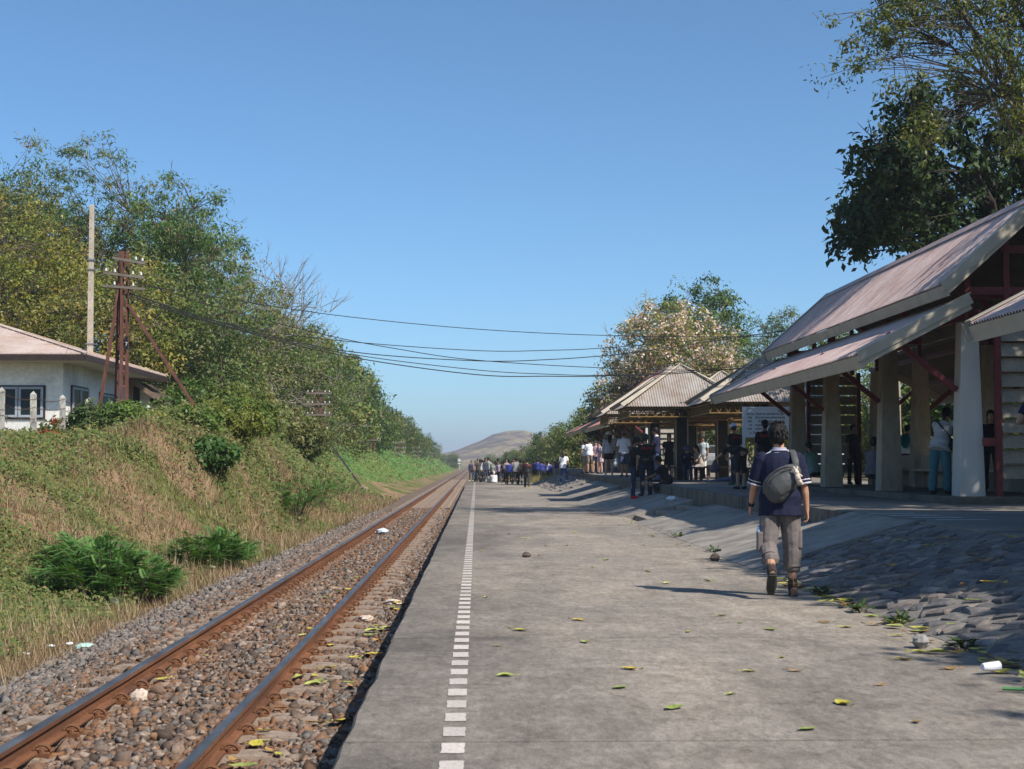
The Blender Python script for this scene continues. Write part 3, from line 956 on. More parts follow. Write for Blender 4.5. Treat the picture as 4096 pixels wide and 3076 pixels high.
RIDGE_X, RIDGE_Z = 9.61, 5.92
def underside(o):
    """dull metal on the lower face of a sheet, darkened to deepen the shade below"""
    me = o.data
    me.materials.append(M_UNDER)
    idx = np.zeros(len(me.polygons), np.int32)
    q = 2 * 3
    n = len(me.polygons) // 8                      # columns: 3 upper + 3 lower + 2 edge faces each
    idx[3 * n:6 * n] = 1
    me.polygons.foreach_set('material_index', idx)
def shelter(ya, yb, label, roof_mat):
    """open station shelter: two-tier ridged roof on tapered pillars; built at terrace height .62"""
    yc = (ya + yb) / 2
    base = Vector((RIDGE_X, yc, .62))
    root = empty('station_shelter', base, 0, label, 'shelter', 'station shelters along the terrace')
    def MBo(): return MB()
    def done(mb, name, mat, parent=root, **kw):
        mb.v = [tuple(Vector(p) - base) for p in mb.v]
        return mb.build(name, mat, parent, **kw)
    mir = lambda x: 2 * RIDGE_X - x
    # floor slab with step
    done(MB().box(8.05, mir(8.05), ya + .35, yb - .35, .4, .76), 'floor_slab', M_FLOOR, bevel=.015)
    ys = [ya + .78, ya + .78 + 4.95, ya + .78 + 9.9, yb - 1.25]
    for X in (8.53, mir(8.53)):
        for y in ys:
            h0, h1 = .235, .15
            mb = MB().hexa([(X - h0, y, .42), (X + h0, y, .42), (X + h0, y + 2 * h0, .42), (X - h0, y + 2 * h0, .42),
                            (X - h1 + .02, y + h0 - h1, 3.78), (X + h1 + .02, y + h0 - h1, 3.78), (X + h1 + .02, y + h0 + h1, 3.78), (X - h1 + .02, y + h0 + h1, 3.78)])
            done(mb, 'pillar', M_PILLARW if (y == ys[0] and X < RIDGE_X) else M_PILLAR, bevel=.012)
            s = -1 if X < RIDGE_X else 1
            yb_ = y + h0
            # steel knee brace out to the eave and post up to the upper roof
            done(MB().bar((X + s * .19, yb_, 2.6), (X + s * 1.38, yb_, 3.58), .09, .11, (0, 1, 0)), 'knee_brace', M_RED)
            done(MB().box(X - .05, X + .05, yb_ - .05, yb_ + .05, 3.78, 4.62), 'post', M_RED)
            done(MB().bar((X, yb_, 4.55), (RIDGE_X, yb_, 5.72 - .06), .07, .12, (0, 0, 1)), 'rafter', M_RED)
        # eave and wall purlins
    for s, X in ((-1, 8.53), (1, mir(8.53))):
        for dx, z in ((1.30, 3.42), (.05, 3.86)):
            done(MB().bar((X + s * dx, ya + .15, z), (X + s * dx, yb - .15, z), .06, .1), 'purlin', M_RED)
    for y in ys:
        done(MB().bar((8.53, y + .235, 4.25), (mir(8.53), y + .235, 4.25), .07, .12), 'tie_beam', M_RED)
    # gable framing (both ends)
    for y in (ya + .62, yb - .62):
        for X in (8.42, 9.1, RIDGE_X, mir(9.1), mir(8.42)):
            zt = 4.35 + (RIDGE_Z - 4.35) * (1 - abs(X - RIDGE_X) / 1.76) - .12
            done(MB().box(X - .05, X + .05, y - .05, y + .05, 3.7, zt), 'gable_post', M_RED)
        for z in (4.3, 5.02):
            w = 1.19 if z < 4.5 else .6
            done(MB().box(RIDGE_X - w, RIDGE_X + w, y - .04, y + .04, z - .07, z + .05), 'gable_rail', M_RED)
        # louvre screen of wide tilted boards in a red frame
        for X in (8.93, mir(8.93)):
            done(MB().box(X - .05, X + .05, y - .045, y + .045, .72, 3.75), 'screen_post', M_RED)
        for k in range(10):
            z = 1.06 + k * .262
            t = .05
            done(MB().hexa([(8.99, y - t - .012, z), (mir(8.99), y - t - .012, z), (mir(8.99), y - t + .012, z), (8.99, y - t + .012, z),
                            (8.99, y + t - .012, z + .235), (mir(8.99), y + t - .012, z + .235), (mir(8.99), y + t + .012, z + .235), (8.99, y + t + .012, z + .235)]), 'louvre_board', M_LOUV)
        done(MB().box(8.66, 8.88, y - .03, y + .03, 1.62, 1.76), 'side_rail', M_RED)
    # low back wall and benches
    for a, b2 in zip(ys[:-1], ys[1:]):
        done(MB().box(mir(8.62), mir(8.46), a + .6, b2 - .13, .74, 1.52), 'low_wall', M_PILLAR, bevel=.01)
        bn = done(MB().box(mir(8.98), mir(8.66), a + .7, b2 - .25, 1.14, 1.2), 'bench_seat', M_PILLAR, bevel=.008)
        for yy in (a + .95, b2 - .5):
            done(MB().box(mir(8.92), mir(8.72), yy - .06, yy + .06, .74, 1.14), 'bench_leg', M_PILLAR)
    # roofs
    for s in (-1, 1):
        X = (lambda x: x) if s < 0 else mir
        mb = MB(); corrugated(mb, ya, yb, X(6.4), 3.16, X(8.28), 4.14)
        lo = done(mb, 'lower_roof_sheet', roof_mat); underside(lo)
        mb = MB(); corrugated(mb, ya + .05, yb - .05, X(7.85), 4.35, X(RIDGE_X - .01), RIDGE_Z)
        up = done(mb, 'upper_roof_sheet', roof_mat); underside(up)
        # eave fascia flashing in bent lengths
        for (x, z, y0, y1, hgt) in ((6.4, 3.14, ya, yb, .21), (7.85, 4.33, ya + .05, yb - .05, .19)):
            L = (y1 - y0) / 6
            for k in range(6):
                a, b2 = y0 + k * L + .004, y0 + (k + 1) * L - .004
                j = random.uniform(-.008, .008)
                mb = MB().hexa([(X(x + .09 + j), a, z - hgt), (X(x + .105 + j), a, z - hgt), (X(x + .105), b2, z - hgt), (X(x + .09), b2, z - hgt),
                                (X(x + .012), a, z - .008), (X(x + .03), a, z - .008), (X(x + .03), b2, z - .008), (X(x + .012), b2, z - .008)])
                done(mb, 'eave_flashing', M_FLASH, lo if x < 7 else up, fix=True)
        # verge boards at both gable ends: cap, deep board, stepped lower strip
        for y, o in ((ya, -1), (yb, 1)):
            for (p0, p1) in (((6.38, 3.16), (8.28, 4.15)), ((7.82, 4.34), (RIDGE_X - .012, RIDGE_Z + .012))):
                a = Vector((X(p0[0]), y, p0[1])); b2 = Vector((X(p1[0]), y, p1[1]))
                par = lo if p0[0] < 7 else up
                up_ = Vector((0, 0, 1))
                done(MB().bar(a + Vector((0, -o * .085, .034)), b2 + Vector((0, -o * .085, .034)), .23, .02, (0, 0, 1)), 'verge_cap', M_FLASH, par)
                done(MB().bar(a + Vector((0, o * .03, -.068)), b2 + Vector((0, o * .03, -.068)), .025, .165, (0, 0, 1)), 'verge_board', M_FLASH, par)
                done(MB().bar(a + Vector((0, o * .008, -.195)), b2 + Vector((0, o * .008, -.195)), .022, .10, (0, 0, 1)), 'verge_board', M_FLASH, par)
        done(MB().bar((X(RIDGE_X - .12), ya - .02, RIDGE_Z - .055), (X(RIDGE_X - .12), yb + .02, RIDGE_Z - .055), .26, .012, (s * .66, 0, .75)), 'ridge_cap', roof_mat, up)
    return root

SH1 = shelter(24.5, 40.2, 'nearest whole shelter with two-tier pinkish roof and tapered cream pillars', M_ROOFRED)
def shelter_copy(shift, label, mat):
    c = copy_tree(SH1)
    c.location.y += shift
    c.location.z = .62 + terrace_z(c.location.y - 8) - terrace_z(24.5)
    c['label'] = label
    def walk(o):
        for ch in o.children:
            if mat is not None and ch.type == 'MESH' and ch.data.materials and ch.data.materials[0] == M_ROOFRED:
                ch.material_slots[0].link = 'OBJECT'; ch.material_slots[0].material = mat
            walk(ch)
    walk(c)
    return c
shelter_copy(-21.1, 'shelter cut by the frame edge, only its low pink eave corner showing', None)
shelter_copy(47.7, 'distant shelter with faded red roof behind the hipped pavilions', M_ROOFOLD)
shelter_copy(65.4, 'farthest shelter with rust-red roof at the end of the terrace', M_ROOFOLD)

# ---------------------------------------------------------------- hipped pavilions on one column
M_ZINC = roof_paint('weathered_zinc_sheet', (.30, .235, .18), (.37, .335, .295), (.43, .405, .37), (1.5, 1.5, .5), .1)
M_TRUSS = plain('ochre_truss_paint', (.23, .14, .05), .55, .25, 9)
M_DARKCOL = plain('dark_column_cladding', (.032, .027, .025), .5, .3, 6)
PA = 2.16
def pavilion(x, y, label):
    z0 = terrace_z(y)
    base = Vector((x, y, z0))
    root = empty('pavilion', base, 0, label, 'pavilion', 'hipped pavilions on the terrace')
    ez, az = 3.21 - z0 + (z0 - .7) * .3, 4.73 - z0 + (z0 - .7) * .3
    a = PA
    rise = az - ez
    for q in range(4):
        rot = Matrix.Rotation(q * math.pi / 2, 3, 'Z')
        pitch, amp = .085, .012
        n = int(2 * a / pitch) * 4
        nrm = Vector((0, -rise, a)).normalized()
        vs, fs = [], []
        for th in (0, -.01):
            for i in range(n + 1):
                u = -a + 2 * a * i / n
                w = amp * math.sin(2 * math.pi * (i % 4) / 4.0 + .4) + th
                t = max(0.0, 1 - abs(u) / a)
                for k in (0, .5, 1):
                    p = Vector((u, -a + a * t * k, ez + rise * t * k)) + nrm * w
                    vs.append(rot @ p)
        h = (n + 1) * 3
        for b0 in (0, h):
            for i in range(n):
                for k in (0, 1):
                    c = b0 + i * 3 + k
                    fs.append((c, c + 3, c + 4, c + 1) if b0 == 0 else (c + 1, c + 4, c + 3, c))
        for i in range(n):
            fs.append((i * 3, h + i * 3, h + i * 3 + 3, i * 3 + 3))
        MB().add(vs, fs).build('roof_sheet', M_ZINC, root)
        # hip flashing: two leaves meeting on the hip
        for sd in (-1, 1):
            e = Vector((-a, -a, ez)); t = Vector((0, 0, az))
            side = Vector((0, -rise, a)).normalized() if sd < 0 else Vector((-rise, 0, a)).normalized()
            d = (t - e).normalized()
            inn = side.cross(d).normalized() * (.19 if sd < 0 else -.19)
            lift = side * .03
            pts = [e - d * .06 + lift * .6, t + lift, t + inn * .3 + lift - d * .1, e + inn + lift - d * .02]
            pts = [rot @ p for p in pts]
            up = rot @ side * .012
            MB().prism(pts, (0, 0, 0), up).build('hip_flashing', M_FLASH, root, fix=True)
    # perimeter trusses
    tz0, tz1 = ez - .34, ez - .05
    for q in range(4):
        rot = Matrix.Rotation(q * math.pi / 2, 3, 'Z')
        mb = MB()
        r = a - .16
        for z in (tz0, tz1):
            mb.bar(rot @ Vector((-r, -r, z)), rot @ Vector((r, -r, z)), .035, .035)
        n = 14
        for k in range(n):
            u0, u1 = -r + 2 * r * k / n, -r + 2 * r * (k + 1) / n
            um = (u0 + u1) / 2
            mb.bar(rot @ Vector((u0, -r, tz0)), rot @ Vector((um, -r, tz1)), .016, .016)
            mb.bar(rot @ Vector((um, -r, tz1)), rot @ Vector((u1, -r, tz0)), .016, .016)
        mb.build('eave_truss', M_TRUSS, root)
        # radial truss to the column and purlins up the slope
        mb = MB()
        mb.bar(rot @ Vector((-r, -r, tz0)), rot @ Vector((-.2, -.2, tz0)), .035, .035)
        mb.bar(rot @ Vector((-r, -r, tz1)), rot @ Vector((-.15, -.15, az - .15)), .035, .035)
        for k in range(9):
            t0, t1 = k / 9, (k + .5) / 9
            p = lambda t, top: Vector((-r + (r - .2) * t, -r + (r - .2) * t, (tz1 + (az - .15 - tz1) * t) if top else tz0))
            mb.bar(rot @ p(t0, False), rot @ p(t1, True), .016, .016)
            mb.bar(rot @ p(t1, True), rot @ p((k + 1) / 9, False), .016, .016)
        mb.build('hip_truss', M_TRUSS, root)
        for t in (.3, .55, .8):
            w = (a - .1) * (1 - t)
            MB().bar(rot @ Vector((-w, -w, ez - .06 + rise * t)), rot @ Vector((w, -w, ez - .06 + rise * t)), .04, .06).build('purlin', M_TRUSS, root)
        # lower lattice ring
        mb = MB()
        r2 = a * .5
        mb.bar(rot @ Vector((-r, -r2, tz0 + .02)), rot @ Vector((r, -r2, tz0 + .02)), .03, .03)
        for k in range(10):
            u = -r + 2 * r * (k + .5) / 10
            mb.bar(rot @ Vector((u - .2, -r2, tz0 + .02)), rot @ Vector((u, -r2, tz0 + .22)), .014, .014)
            mb.bar(rot @ Vector((u, -r2, tz0 + .22)), rot @ Vector((u + .2, -r2, tz0 + .02)), .014, .014)
        mb.build('lattice_beam', M_TRUSS, root)
    w = .2
    MB().box(-w, w, -w, w, -.05, az - .3).build('column', M_DARKCOL, root)
    for sx in (-1, 1):
        for sy in (-1, 1):
            MB().box(sx * (w + .004) - .022, sx * (w + .004) + .022, sy * (w + .004) - .022, sy * (w + .004) + .022, 0, tz0).build('corner_trim', M_PILLAR, root)
    # plank bench round the column
    for q in range(4):
        rot = Matrix.Rotation(q * math.pi / 2, 3, 'Z')
        for k in range(3):
            r = .42 + k * .14
            pts = [rot @ Vector(p) for p in ((-r - .06, -r - .06, .42), (r + .06, -r - .06, .42), (r - .055, -r + .055, .42), (-r + .055, -r + .055, .42))]
            MB().prism(pts, (0, 0, 0), (0, 0, .04)).build('bench_plank', M_TIMBER, root)
        p = rot @ Vector((-.6, -.6, 0))
        MB().box(p.x - .05, p.x + .05, p.y - .05, p.y + .05, -.03, .42).build('bench_leg', M_TIMBER, root)
    return root
for (x, y, lab) in ((9.19, 47.4, 'shaded pavilion with blue-grey hipped roof just past the near shelter'),
                    (7.13, 51.4, 'pavilion with the largest sunlit corrugated hipped roof'),
                    (9.19, 55.2, 'pavilion of which only a small grey roof peak shows behind others'),
                    (7.13, 59.2, 'pavilion whose lit roof edge peeks out on the track side'),
                    (9.19, 63.0, 'hindmost pavilion, only its dark column and trusses showing')):
    pavilion(x, y, lab)

# ---------------------------------------------------------------- timetable board
def timetable():
    y = 43.0
    tl, br = at(2969, 1627, y), at(3300, 1750, y)
    zb = terrace_z(y)
    root = empty('timetable_board', ((tl.x + br.x) / 2, y, zb), 0, 'white Thai timetable board on two white posts', 'sign')
    base = Vector(root.location)
    mw = plain('white_board_paint', (.72, .74, .76), .5, .06, 3)
    mk = plain('black_lettering', (.012, .012, .014), .6, .1, 3)
    W, H = br.x - tl.x, tl.z - br.z
    MB().box(-W / 2 + .02, W / 2 - .02, -.012, .012, br.z - zb + .02, tl.z - zb - .02).build('panel', mw, root)
    for x in (-W / 2, W / 2 - .075):
        MB().box(x, x + .075, -.035, .035, -.04, tl.z - zb).build('post', mw, root)
    MB().box(-W / 2 + .076, W / 2 - .076, -.04, .04, tl.z - zb - .045, tl.z - zb - .003).build('rail', mw, root)
    MB().box(-W / 2 + .076, W / 2 - .076, -.03, .03, br.z - zb, br.z - zb + .03).build('rail', mw, root)
    def text(s, px, py, hpx=15):
        p = at(px, py, y)
        cu = bpy.data.curves.new('lettering', 'FONT')
        cu.body = s
        cu.size = hpx * y / FPX * 1.15
        cu.extrude = .001
        cu.offset = .0015
        cu.materials.append(mk)
        o = bpy.data.objects.new('lettering', cu)
        COL.objects.link(o)
        me = bpy.data.meshes.new_from_object(o.evaluated_get(bpy.context.evaluated_depsgraph_get()))
        bpy.data.objects.remove(o)
        o = link('lettering', me, root)
        o.location = (p.x - base.x, -.0145, p.z - base.z)
        o.rotation_euler = (math.pi / 2, 0, 0)
    text('ขบวน', 2987, 1660, 12); text('ต้นทาง-ปลายทาง', 3022, 1660, 12); text('ถึง', 3119, 1660, 12)
    text('ตารางเวลาเดินรถ', 3112, 1648, 12); text('ออก', 3190, 1660, 12); text('หมายเหตุ', 3222, 1660, 12)
    rows = (('438', 'ลำนารายณ์-แก่งคอย', '6.50', '6.56', 'รถท้องถิ่น', 1674), ('440', '   บัวใหญ่-แก่งคอย', '8.51', '8.54', 'รถดีเซล', 1689),
            ('76', 'หนองคาย-กรุงเทพ', '', '', 'รถด่วน', 1704), ('434', 'แก่งคอย', '', '', 'รถท้องถิ่น', 1719))
    for n, d, a, b2, c, py in rows:
        text(n, 2990 if len(n) == 3 else 2996, py, 10); text(d, 3020, py, 11)
        if a: text(a, 3119, py, 10); text(b2, 3192, py, 10)
        text(c, 3221, py, 11)
    text('ข. 76', 2998, 1735, 11); text('03', 3221, 1734, 10)
timetable()

# ================================================================== HOUSE, FENCE, POLES, WIRES
def house():
    cx, cy = -13.0, 46.8                       # corner of the two visible walls
    gz0 = 1.92
    base = Vector((cx - 3, cy + 5, gz0))
    root = empty('house', base, 0, 'white single-storey house with low hipped roof above the cutting', 'house')
    mw = concrete('white_house_wall', (.80, .80, .78), (1, 1, 1), .9, .8, .1, .25)
    mroof = roof_paint('pinkish_grey_roof_sheet', (.40, .27, .19), (.52, .42, .36), (.56, .49, .45), (.5, 2.0, 1))
    mdark = plain('dark_fascia_timber', (.035, .022, .018), .6, .3, 5)
    msoff = plain('pale_soffit', (.45, .44, .42), .8, .1, 3)
    mfr = plain('blue_grey_window_frame', (.33, .37, .42), .5, .1, 5)
    mgl, nt, b = nodes_of('dark_window_glass')
    b.inputs['Base Color'].default_value = (.012, .02, .024, 1); b.inputs['Roughness'].default_value = .2; b.inputs['Specular IOR Level'].default_value = .22
    nb = noise(nt, 2.5, 3, .5, coords(nt, 'Object')); bump(nt, b, nb, .08, .02)
    mgt = plain('teal_window_curtain', (.09, .16, .155), .5, .3, 4)
    D = lambda mb: setattr(mb, 'v', [tuple(Vector(p) - base) for p in mb.v]) or mb
    yf = 56.2
    # walls
    w1 = D(MB().box(-22, cx, cy, cy + .15, gz0 - .3, 4.5)).build('wall', mw, root)
    w2 = D(MB().box(cx - .15, cx - .002, cy + .152, yf, gz0 - .3, 4.5)).build('wall', mw, root)
    # end wall under the lean-to roof, sloping top
    w3 = D(MB().prism([(cx + .004, yf, gz0 - .3), (-11.75, yf, gz0 - .3), (-11.75, yf, 3.55), (cx + .004, yf, 4.55)], (0, 0, 0), (0, .15, 0))).build('wall', mw, root, fix=True)
    D(MB().box(cx - .3, -11.8, yf + .16, yf + 5, gz0 - .3, 3.4)).build('lean_to_room', mw, root)
    # dado joint lines
    for z in (2.62,):
        D(MB().box(-22, cx + .004, cy - .006, cy - .001, z, z + .02)).build('wall_joint', msoff, w1)
    # windows
    def window(parent, x0, x1, y0, y1, z0, z1, n, glass=mgl):
        """on a wall facing -Y when y0 == y1, else facing +X"""
        fy = y0 == y1
        def bx(u0, u1, v0, v1, d0, d1):
            if fy: return MB().box(u0, u1, y0 - d1, y0 - d0, v0, v1)
            return MB().box(x0 + d0, x0 + d1, u0, u1, v0, v1)
        a, b2 = (x0, x1) if fy else (y0, y1)
        f = D(bx(a - .05, b2 + .05, z0 - .05, z1 + .05, .002, .045)).build('window', mdark, root)
        W = (b2 - a) / n
        for k in range(n):
            u0, u1 = a + k * W + .012, a + (k + 1) * W - .012
            t = .075
            for (p, q, r, s) in ((u0, u0 + t, z0, z1), (u1 - t, u1, z0, z1), (u0 + t + .001, u1 - t - .001, z0, z0 + t), (u0 + t + .001, u1 - t - .001, z1 - t, z1)):
                D(bx(p, q, r, s, .046, .085)).build('sash', mfr, f)
            D(bx(u0 + t, u1 - t, z0 + t, z1 - t, .047, .058)).build('pane', glass, f)
    window(w1, -15.16, -13.58, cy, cy, 2.76, 3.72, 2)
    window(w1, -17.6, -16.0, cy, cy, 2.76, 3.72, 2)
    window(w2, cx, cx, 47.75, 49.7, 2.55, 3.78, 2)
    window(w2, cx, cx, 51.3, 53.4, 2.45, 3.72, 2, mgt)
    window(w3, -12.86, -12.5, yf, yf, 2.2, 3.35, 1, mgt)
    D(MB().box(-12.96, -12.72, yf - .05, yf - .004, 3.55, 4.2)).build('vent', mdark, w3)
    # hipped roof with real thickness
    ex, e0, e1, ez = -12.05, 45.8, 57.9, 4.68
    half = (e1 - e0) / 2; rz = ez + half * math.tan(R(17.3)); rx = ex - half
    A, B, Cc, Dd = (-26, e0, ez), (ex, e0, ez), (ex, e1, ez), (-26, e1, ez)
    Rr, Rl = (rx, e0 + half, rz), (-26, e0 + half, rz)
    th = Vector((0, 0, .035))
    def sheet(poly, name):
        """ribbed sheet over a planar polygon given as quad/tri: strips along the slope"""
        return D(MB().prism(poly, (0, 0, 0), th)).build(name, mroof, root, fix=True)
    r1 = sheet([A, B, Rr, Rl], 'roof_sheet'); r2 = sheet([B, Cc, Rr], 'roof_sheet'); r3 = sheet([Cc, Dd, Rl, Rr], 'roof_sheet')
    for (p, q) in ((B, Rr), (Cc, Rr), (Rr, Rl)):
        D(MB().bar(Vector(p) + Vector((0, 0, .05)), Vector(q) + Vector((0, 0, .05)), .2, .025)).build('ridge_cap', mroof, r1)
    # ribs on the two visible slopes
    mb = MB()
    for k in range(46):
        x = ex - .3 * k - .15
        if x < -26: break
        d = min(half, (ex - x))
        mb.bar((x, e0 + .01, ez + .04), (x, e0 + d, ez + .04 + d * math.tan(R(17.3))), .035, .022)
    D(mb).build('roof_rib', mroof, r1)
    mb = MB()
    for k in range(40):
        y = e0 + .15 + .3 * k
        d = min(y - e0, e1 - y)
        mb.bar((ex + .0, y, ez + .04), (ex - d, y, ez + .04 + d * math.tan(R(17.3))), .035, .022)
    D(mb).build('roof_rib', mroof, r2)
    # fascia and soffit
    D(MB().box(-26, ex + .02, e0 - .03, e0 + .0, ez - .2, ez - .003)).build('fascia', mdark, root)
    D(MB().box(ex + .0, ex + .03, e0 + .004, e1, ez - .2, ez - .003)).build('fascia', mdark, root)
    D(MB().box(-26, ex - .004, e0 + .004, cy - .004, ez - .2, ez - .17)).build('soffit', msoff, root)
    D(MB().box(cx + .004, ex - .004, cy + .002, e1, ez - .2, ez - .17)).build('soffit', msoff, root)
    # lean-to roof dropping to the track side: dark boarded underside, one deep purlin
    D(MB().prism([(cx + .1, yf - 1.0, 4.42), (-11.42, yf - 1.0, 3.42), (-11.42, yf - 1.0, 3.36), (cx + .1, yf - 1.0, 4.36)], (0, 0, 0), (0, 7, 0))).build('lean_to_roof', plain('brown_lean_to_sheet', (.085, .06, .045), .8, .25, 6), root, fix=True)
    D(MB().bar((cx + .1, yf - 1.03, 4.44), (-11.36, yf - 1.03, 3.42), .05, .16)).build('verge_board', plain('worn_verge_timber', (.20, .14, .10), .8, .3, 6), root)
    D(MB().bar((-12.1, yf - .9, 3.66), (-12.1, yf + 5, 3.66), .09, .16)).build('purlin', mdark, root)
house()

def fence():
    ys = [27.9 + 2.235 * k for k in range(9)]
    root = empty('barbed_wire_fence', (-9.6, 30, 1.75), 0, 'fence of pointed concrete posts with sagging barbed wire before the house', 'fence')
    base = Vector((-9.6, 30, 1.75))
    mp = concrete('fence_post_concrete', (.48, .46, .42), (1, 1, .6), .55, 3, .3)
    mwire = plain('rusty_barbed_wire', (.09, .055, .04), .8, .3, 20)
    tops = []
    for k, y in enumerate(ys):
        z = 1.72 + .012 * (y - 28)
        w = .055
        lean = Vector((random.uniform(-.02, .02), random.uniform(-.02, .02), 0))
        b0 = Vector((-9.6, y, z - .35)) - base; h = 1.40
        t = b0 + Vector((0, 0, h)) + lean
        c = [b0 + Vector((sx * w, sy * w, 0)) for sx, sy in ((-1, -1), (1, -1), (1, 1), (-1, 1))]
        d = [t + Vector((sx * w, sy * w, 0)) for sx, sy in ((-1, -1), (1, -1), (1, 1), (-1, 1))]
        apex = t + Vector((0, 0, .07))
        mb = MB().add(c + d + [apex], [(3, 2, 1, 0), (0, 1, 5, 4), (1, 2, 6, 5), (2, 3, 7, 6), (3, 0, 4, 7), (4, 5, 8), (5, 6, 8), (6, 7, 8), (7, 4, 8)])
        mb.build('post', mp, root)
        tops.append(t)
    for lv in (.08, .30, .52, .74):
        mb = MB()
        for a, b2 in zip(tops[:-1], tops[1:]):
            a = a - Vector((0, 0, lv)) + Vector((.06, 0, 0)); b2 = b2 - Vector((0, 0, lv + random.uniform(-.06, .1))) + Vector((.06, 0, 0))
            pts = []
            n = 12
            sag = random.uniform(.02, .09)
            for j in range(n + 1):
                t = j / n
                pts.append(a.lerp(b2, t) - Vector((0, 0, math.sin(t * math.pi) * sag)))
            mb.tube(pts, .006, 4)
            for j in range(1, n):
                p = pts[j]
                mb.bar(p - Vector((.025, .02, .03)), p + Vector((.025, .02, .03)), .005, .005)
        mb.build('wire', mwire, root)
fence()

M_RUSTPOLE = plain('rusty_pole_steel', (.135, .055, .042), .75, .4, 7, bmp=.3, stretch=(1, 1, .4))
M_ARM = plain('weathered_timber_arm', (.17, .145, .12), .85, .3, 9, stretch=(.3, 1, 1))
M_PORC = plain('white_porcelain', (.55, .55, .53), .25, .05, 4)
def insulator(p, parent, s=1.0):
    mb = MB()
    prof = [(.0, .012), (.02, .03), (.035, .042), (.055, .04), (.06, .026), (.085, .034), (.105, .03), (.125, .014)]
    mb.tube([Vector(p) + Vector((0, 0, z * s)) for z, r in prof], [r * s for z, r in prof], 8)
    return mb.build('insulator', M_PORC, parent, smooth=True)

def ibar(mb, a, b2, w=.075, up=(0, 1, 0)):
    """old rail used as a post: foot, web and head"""
    a, b2 = Vector(a), Vector(b2)
    t = (b2 - a).normalized(); x = t.cross(Vector(up)).normalized()
    y = x.cross(t).normalized()
    mb.bar(a + y * .04, b2 + y * .04, w * 1.1, .014, y)
    mb.bar(a, b2, .016, .07, y)
    mb.bar(a - y * .04, b2 - y * .04, w * .62, .03, y)

def rail_pole():
    Y = 37.0
    root_p = at(482, 1690, Y)
    zg = gz_(root_p.x, Y)
    base = Vector((root_p.x, Y, zg))
    root = empty('telegraph_pole', base, 0, 'tall telegraph pole of three rusty rails with two raking struts', 'pole', 'telegraph poles along the track')
    L = lambda px, py, dy=0: at(px, py, Y + dy) - base
    for (bx, tx, dy) in ((459, 480, .12), (481, 489, -.12), (505, 509, .02)):
        mb = MB(); ibar(mb, L(bx, 1705, dy), L(tx, 1006, dy)); mb.build('rail_post', M_RUSTPOLE, root)
    for py in (1245, 1300, 1360, 1425, 1485, 1545, 1610, 1650):
        MB().bar(L(481, py, -.1), L(506, py, .0), .02, .05).build('rung', M_RUSTPOLE, root)
    mb = MB(); ibar(mb, L(386, 1700, -.15), L(478, 1135, -.1)); mb.build('strut', M_RUSTPOLE, root)
    mb = MB(); ibar(mb, L(826, 1700, -.1), L(514, 1222, -.02)); mb.build('strut', M_RUSTPOLE, root)
    MB().hexa([L(430, 1700, -.25), L(520, 1700, -.25), L(520, 1700, .4), L(430, 1700, .4), L(432, 1664, -.25), L(518, 1666, -.25), L(518, 1666, .4), L(432, 1664, .4)]).build('footing', concrete('footing_concrete', (.46, .37, .30), (1, 1, 1), .6, 4, .4), root, bevel=.01)
    for (x0, y0, x1, y1) in ((450, 1031, 580, 1054), (414, 1091, 577, 1111), (410, 1143, 580, 1156)):
        a = MB().bar(L(x0, y0, -.16), L(x1, y1, -.16), .045, .058).build('crossarm', M_ARM, root)
        for t in (.06, .28, .72, .92):
            if (x0, t) in ((450, .06), (450, .28), (410, .06), (410, .92)): continue
            insulator(L(x0, y0, -.16).lerp(L(x1, y1, -.16), t) + Vector((0, 0, .03)), a, .8)
            MB().bar(L(x0, y0, -.16).lerp(L(x1, y1, -.16), t) + Vector((0, 0, -.1)), L(x0, y0, -.16).lerp(L(x1, y1, -.16), t) + Vector((0, 0, .05)), .014, .014).build('pin', M_RUSTPOLE, a)
    # number plate
    pl = MB().hexa([L(499, 1398, -.1), L(512, 1398, -.1), L(512, 1398, -.085), L(499, 1398, -.085), L(499, 1345, -.1), L(512, 1345, -.1), L(512, 1345, -.085), L(499, 1345, -.085)]).build('number_plate', plain('black_plate_paint', (.015, .015, .018), .5, .1, 5), root)
    cu = bpy.data.curves.new('digit', 'FONT'); cu.body = '7'; cu.size = .12; cu.extrude = .001; cu.offset = .002
    t = bpy.data.objects.new('digit', cu); COL.objects.link(t)
    me = bpy.data.meshes.new_from_object(t.evaluated_get(bpy.context.evaluated_depsgraph_get())); bpy.data.objects.remove(t)
    me.materials.clear(); me.materials.append(M_PORC)
    o = link('digit', me, pl, L(500.5, 1382, -.103), (math.pi / 2, 0, 0))
    return root

def gz_(x, y):
    return float(bank_z(np.array([x]), np.array([y]))[0])
rail_pole()

def far_pole(Y, X, ztop, label, strut=False):
    zg = gz_(X, Y) - .1
    base = Vector((X, Y, zg))
    root = empty('telegraph_pole', base, 0, label, 'pole', 'telegraph poles along the track')
    h = ztop - zg
    for dx in (-.14, .14):
        MB().bar((dx, 0, 0), (dx * .8, 0, h), .085, .085).build('rail_post', M_RUSTPOLE, root)
    for k in range(3):
        z = h - .12 - k * .58
        sh = (-.1, .12, -.05)[k] if Y > 150 else 0
        a = MB().box(-.66 + sh, .66 + sh, -.13, -.05, z - .05, z + .05).build('crossarm', M_ARM, root)
        for x in (-.58, -.34, .34, .58): insulator((x + sh, -.09, z + .05), a, .9)
    if strut:
        MB().bar((-.15, -.1, h - 1.75), (2.45, -.1, -1.1), .1, .1).build('strut', plain('dark_strut_steel', (.05, .045, .045), .6, .3, 5), root)
        MB().box(2.3, 2.65, -.25, .05, -1.25, -.95).build('strut_footing', MATS['footing_concrete'], root)
far_pole(80, -8.5, 5.2, 'telegraph pole with three crossarms and one dark raking strut', True)
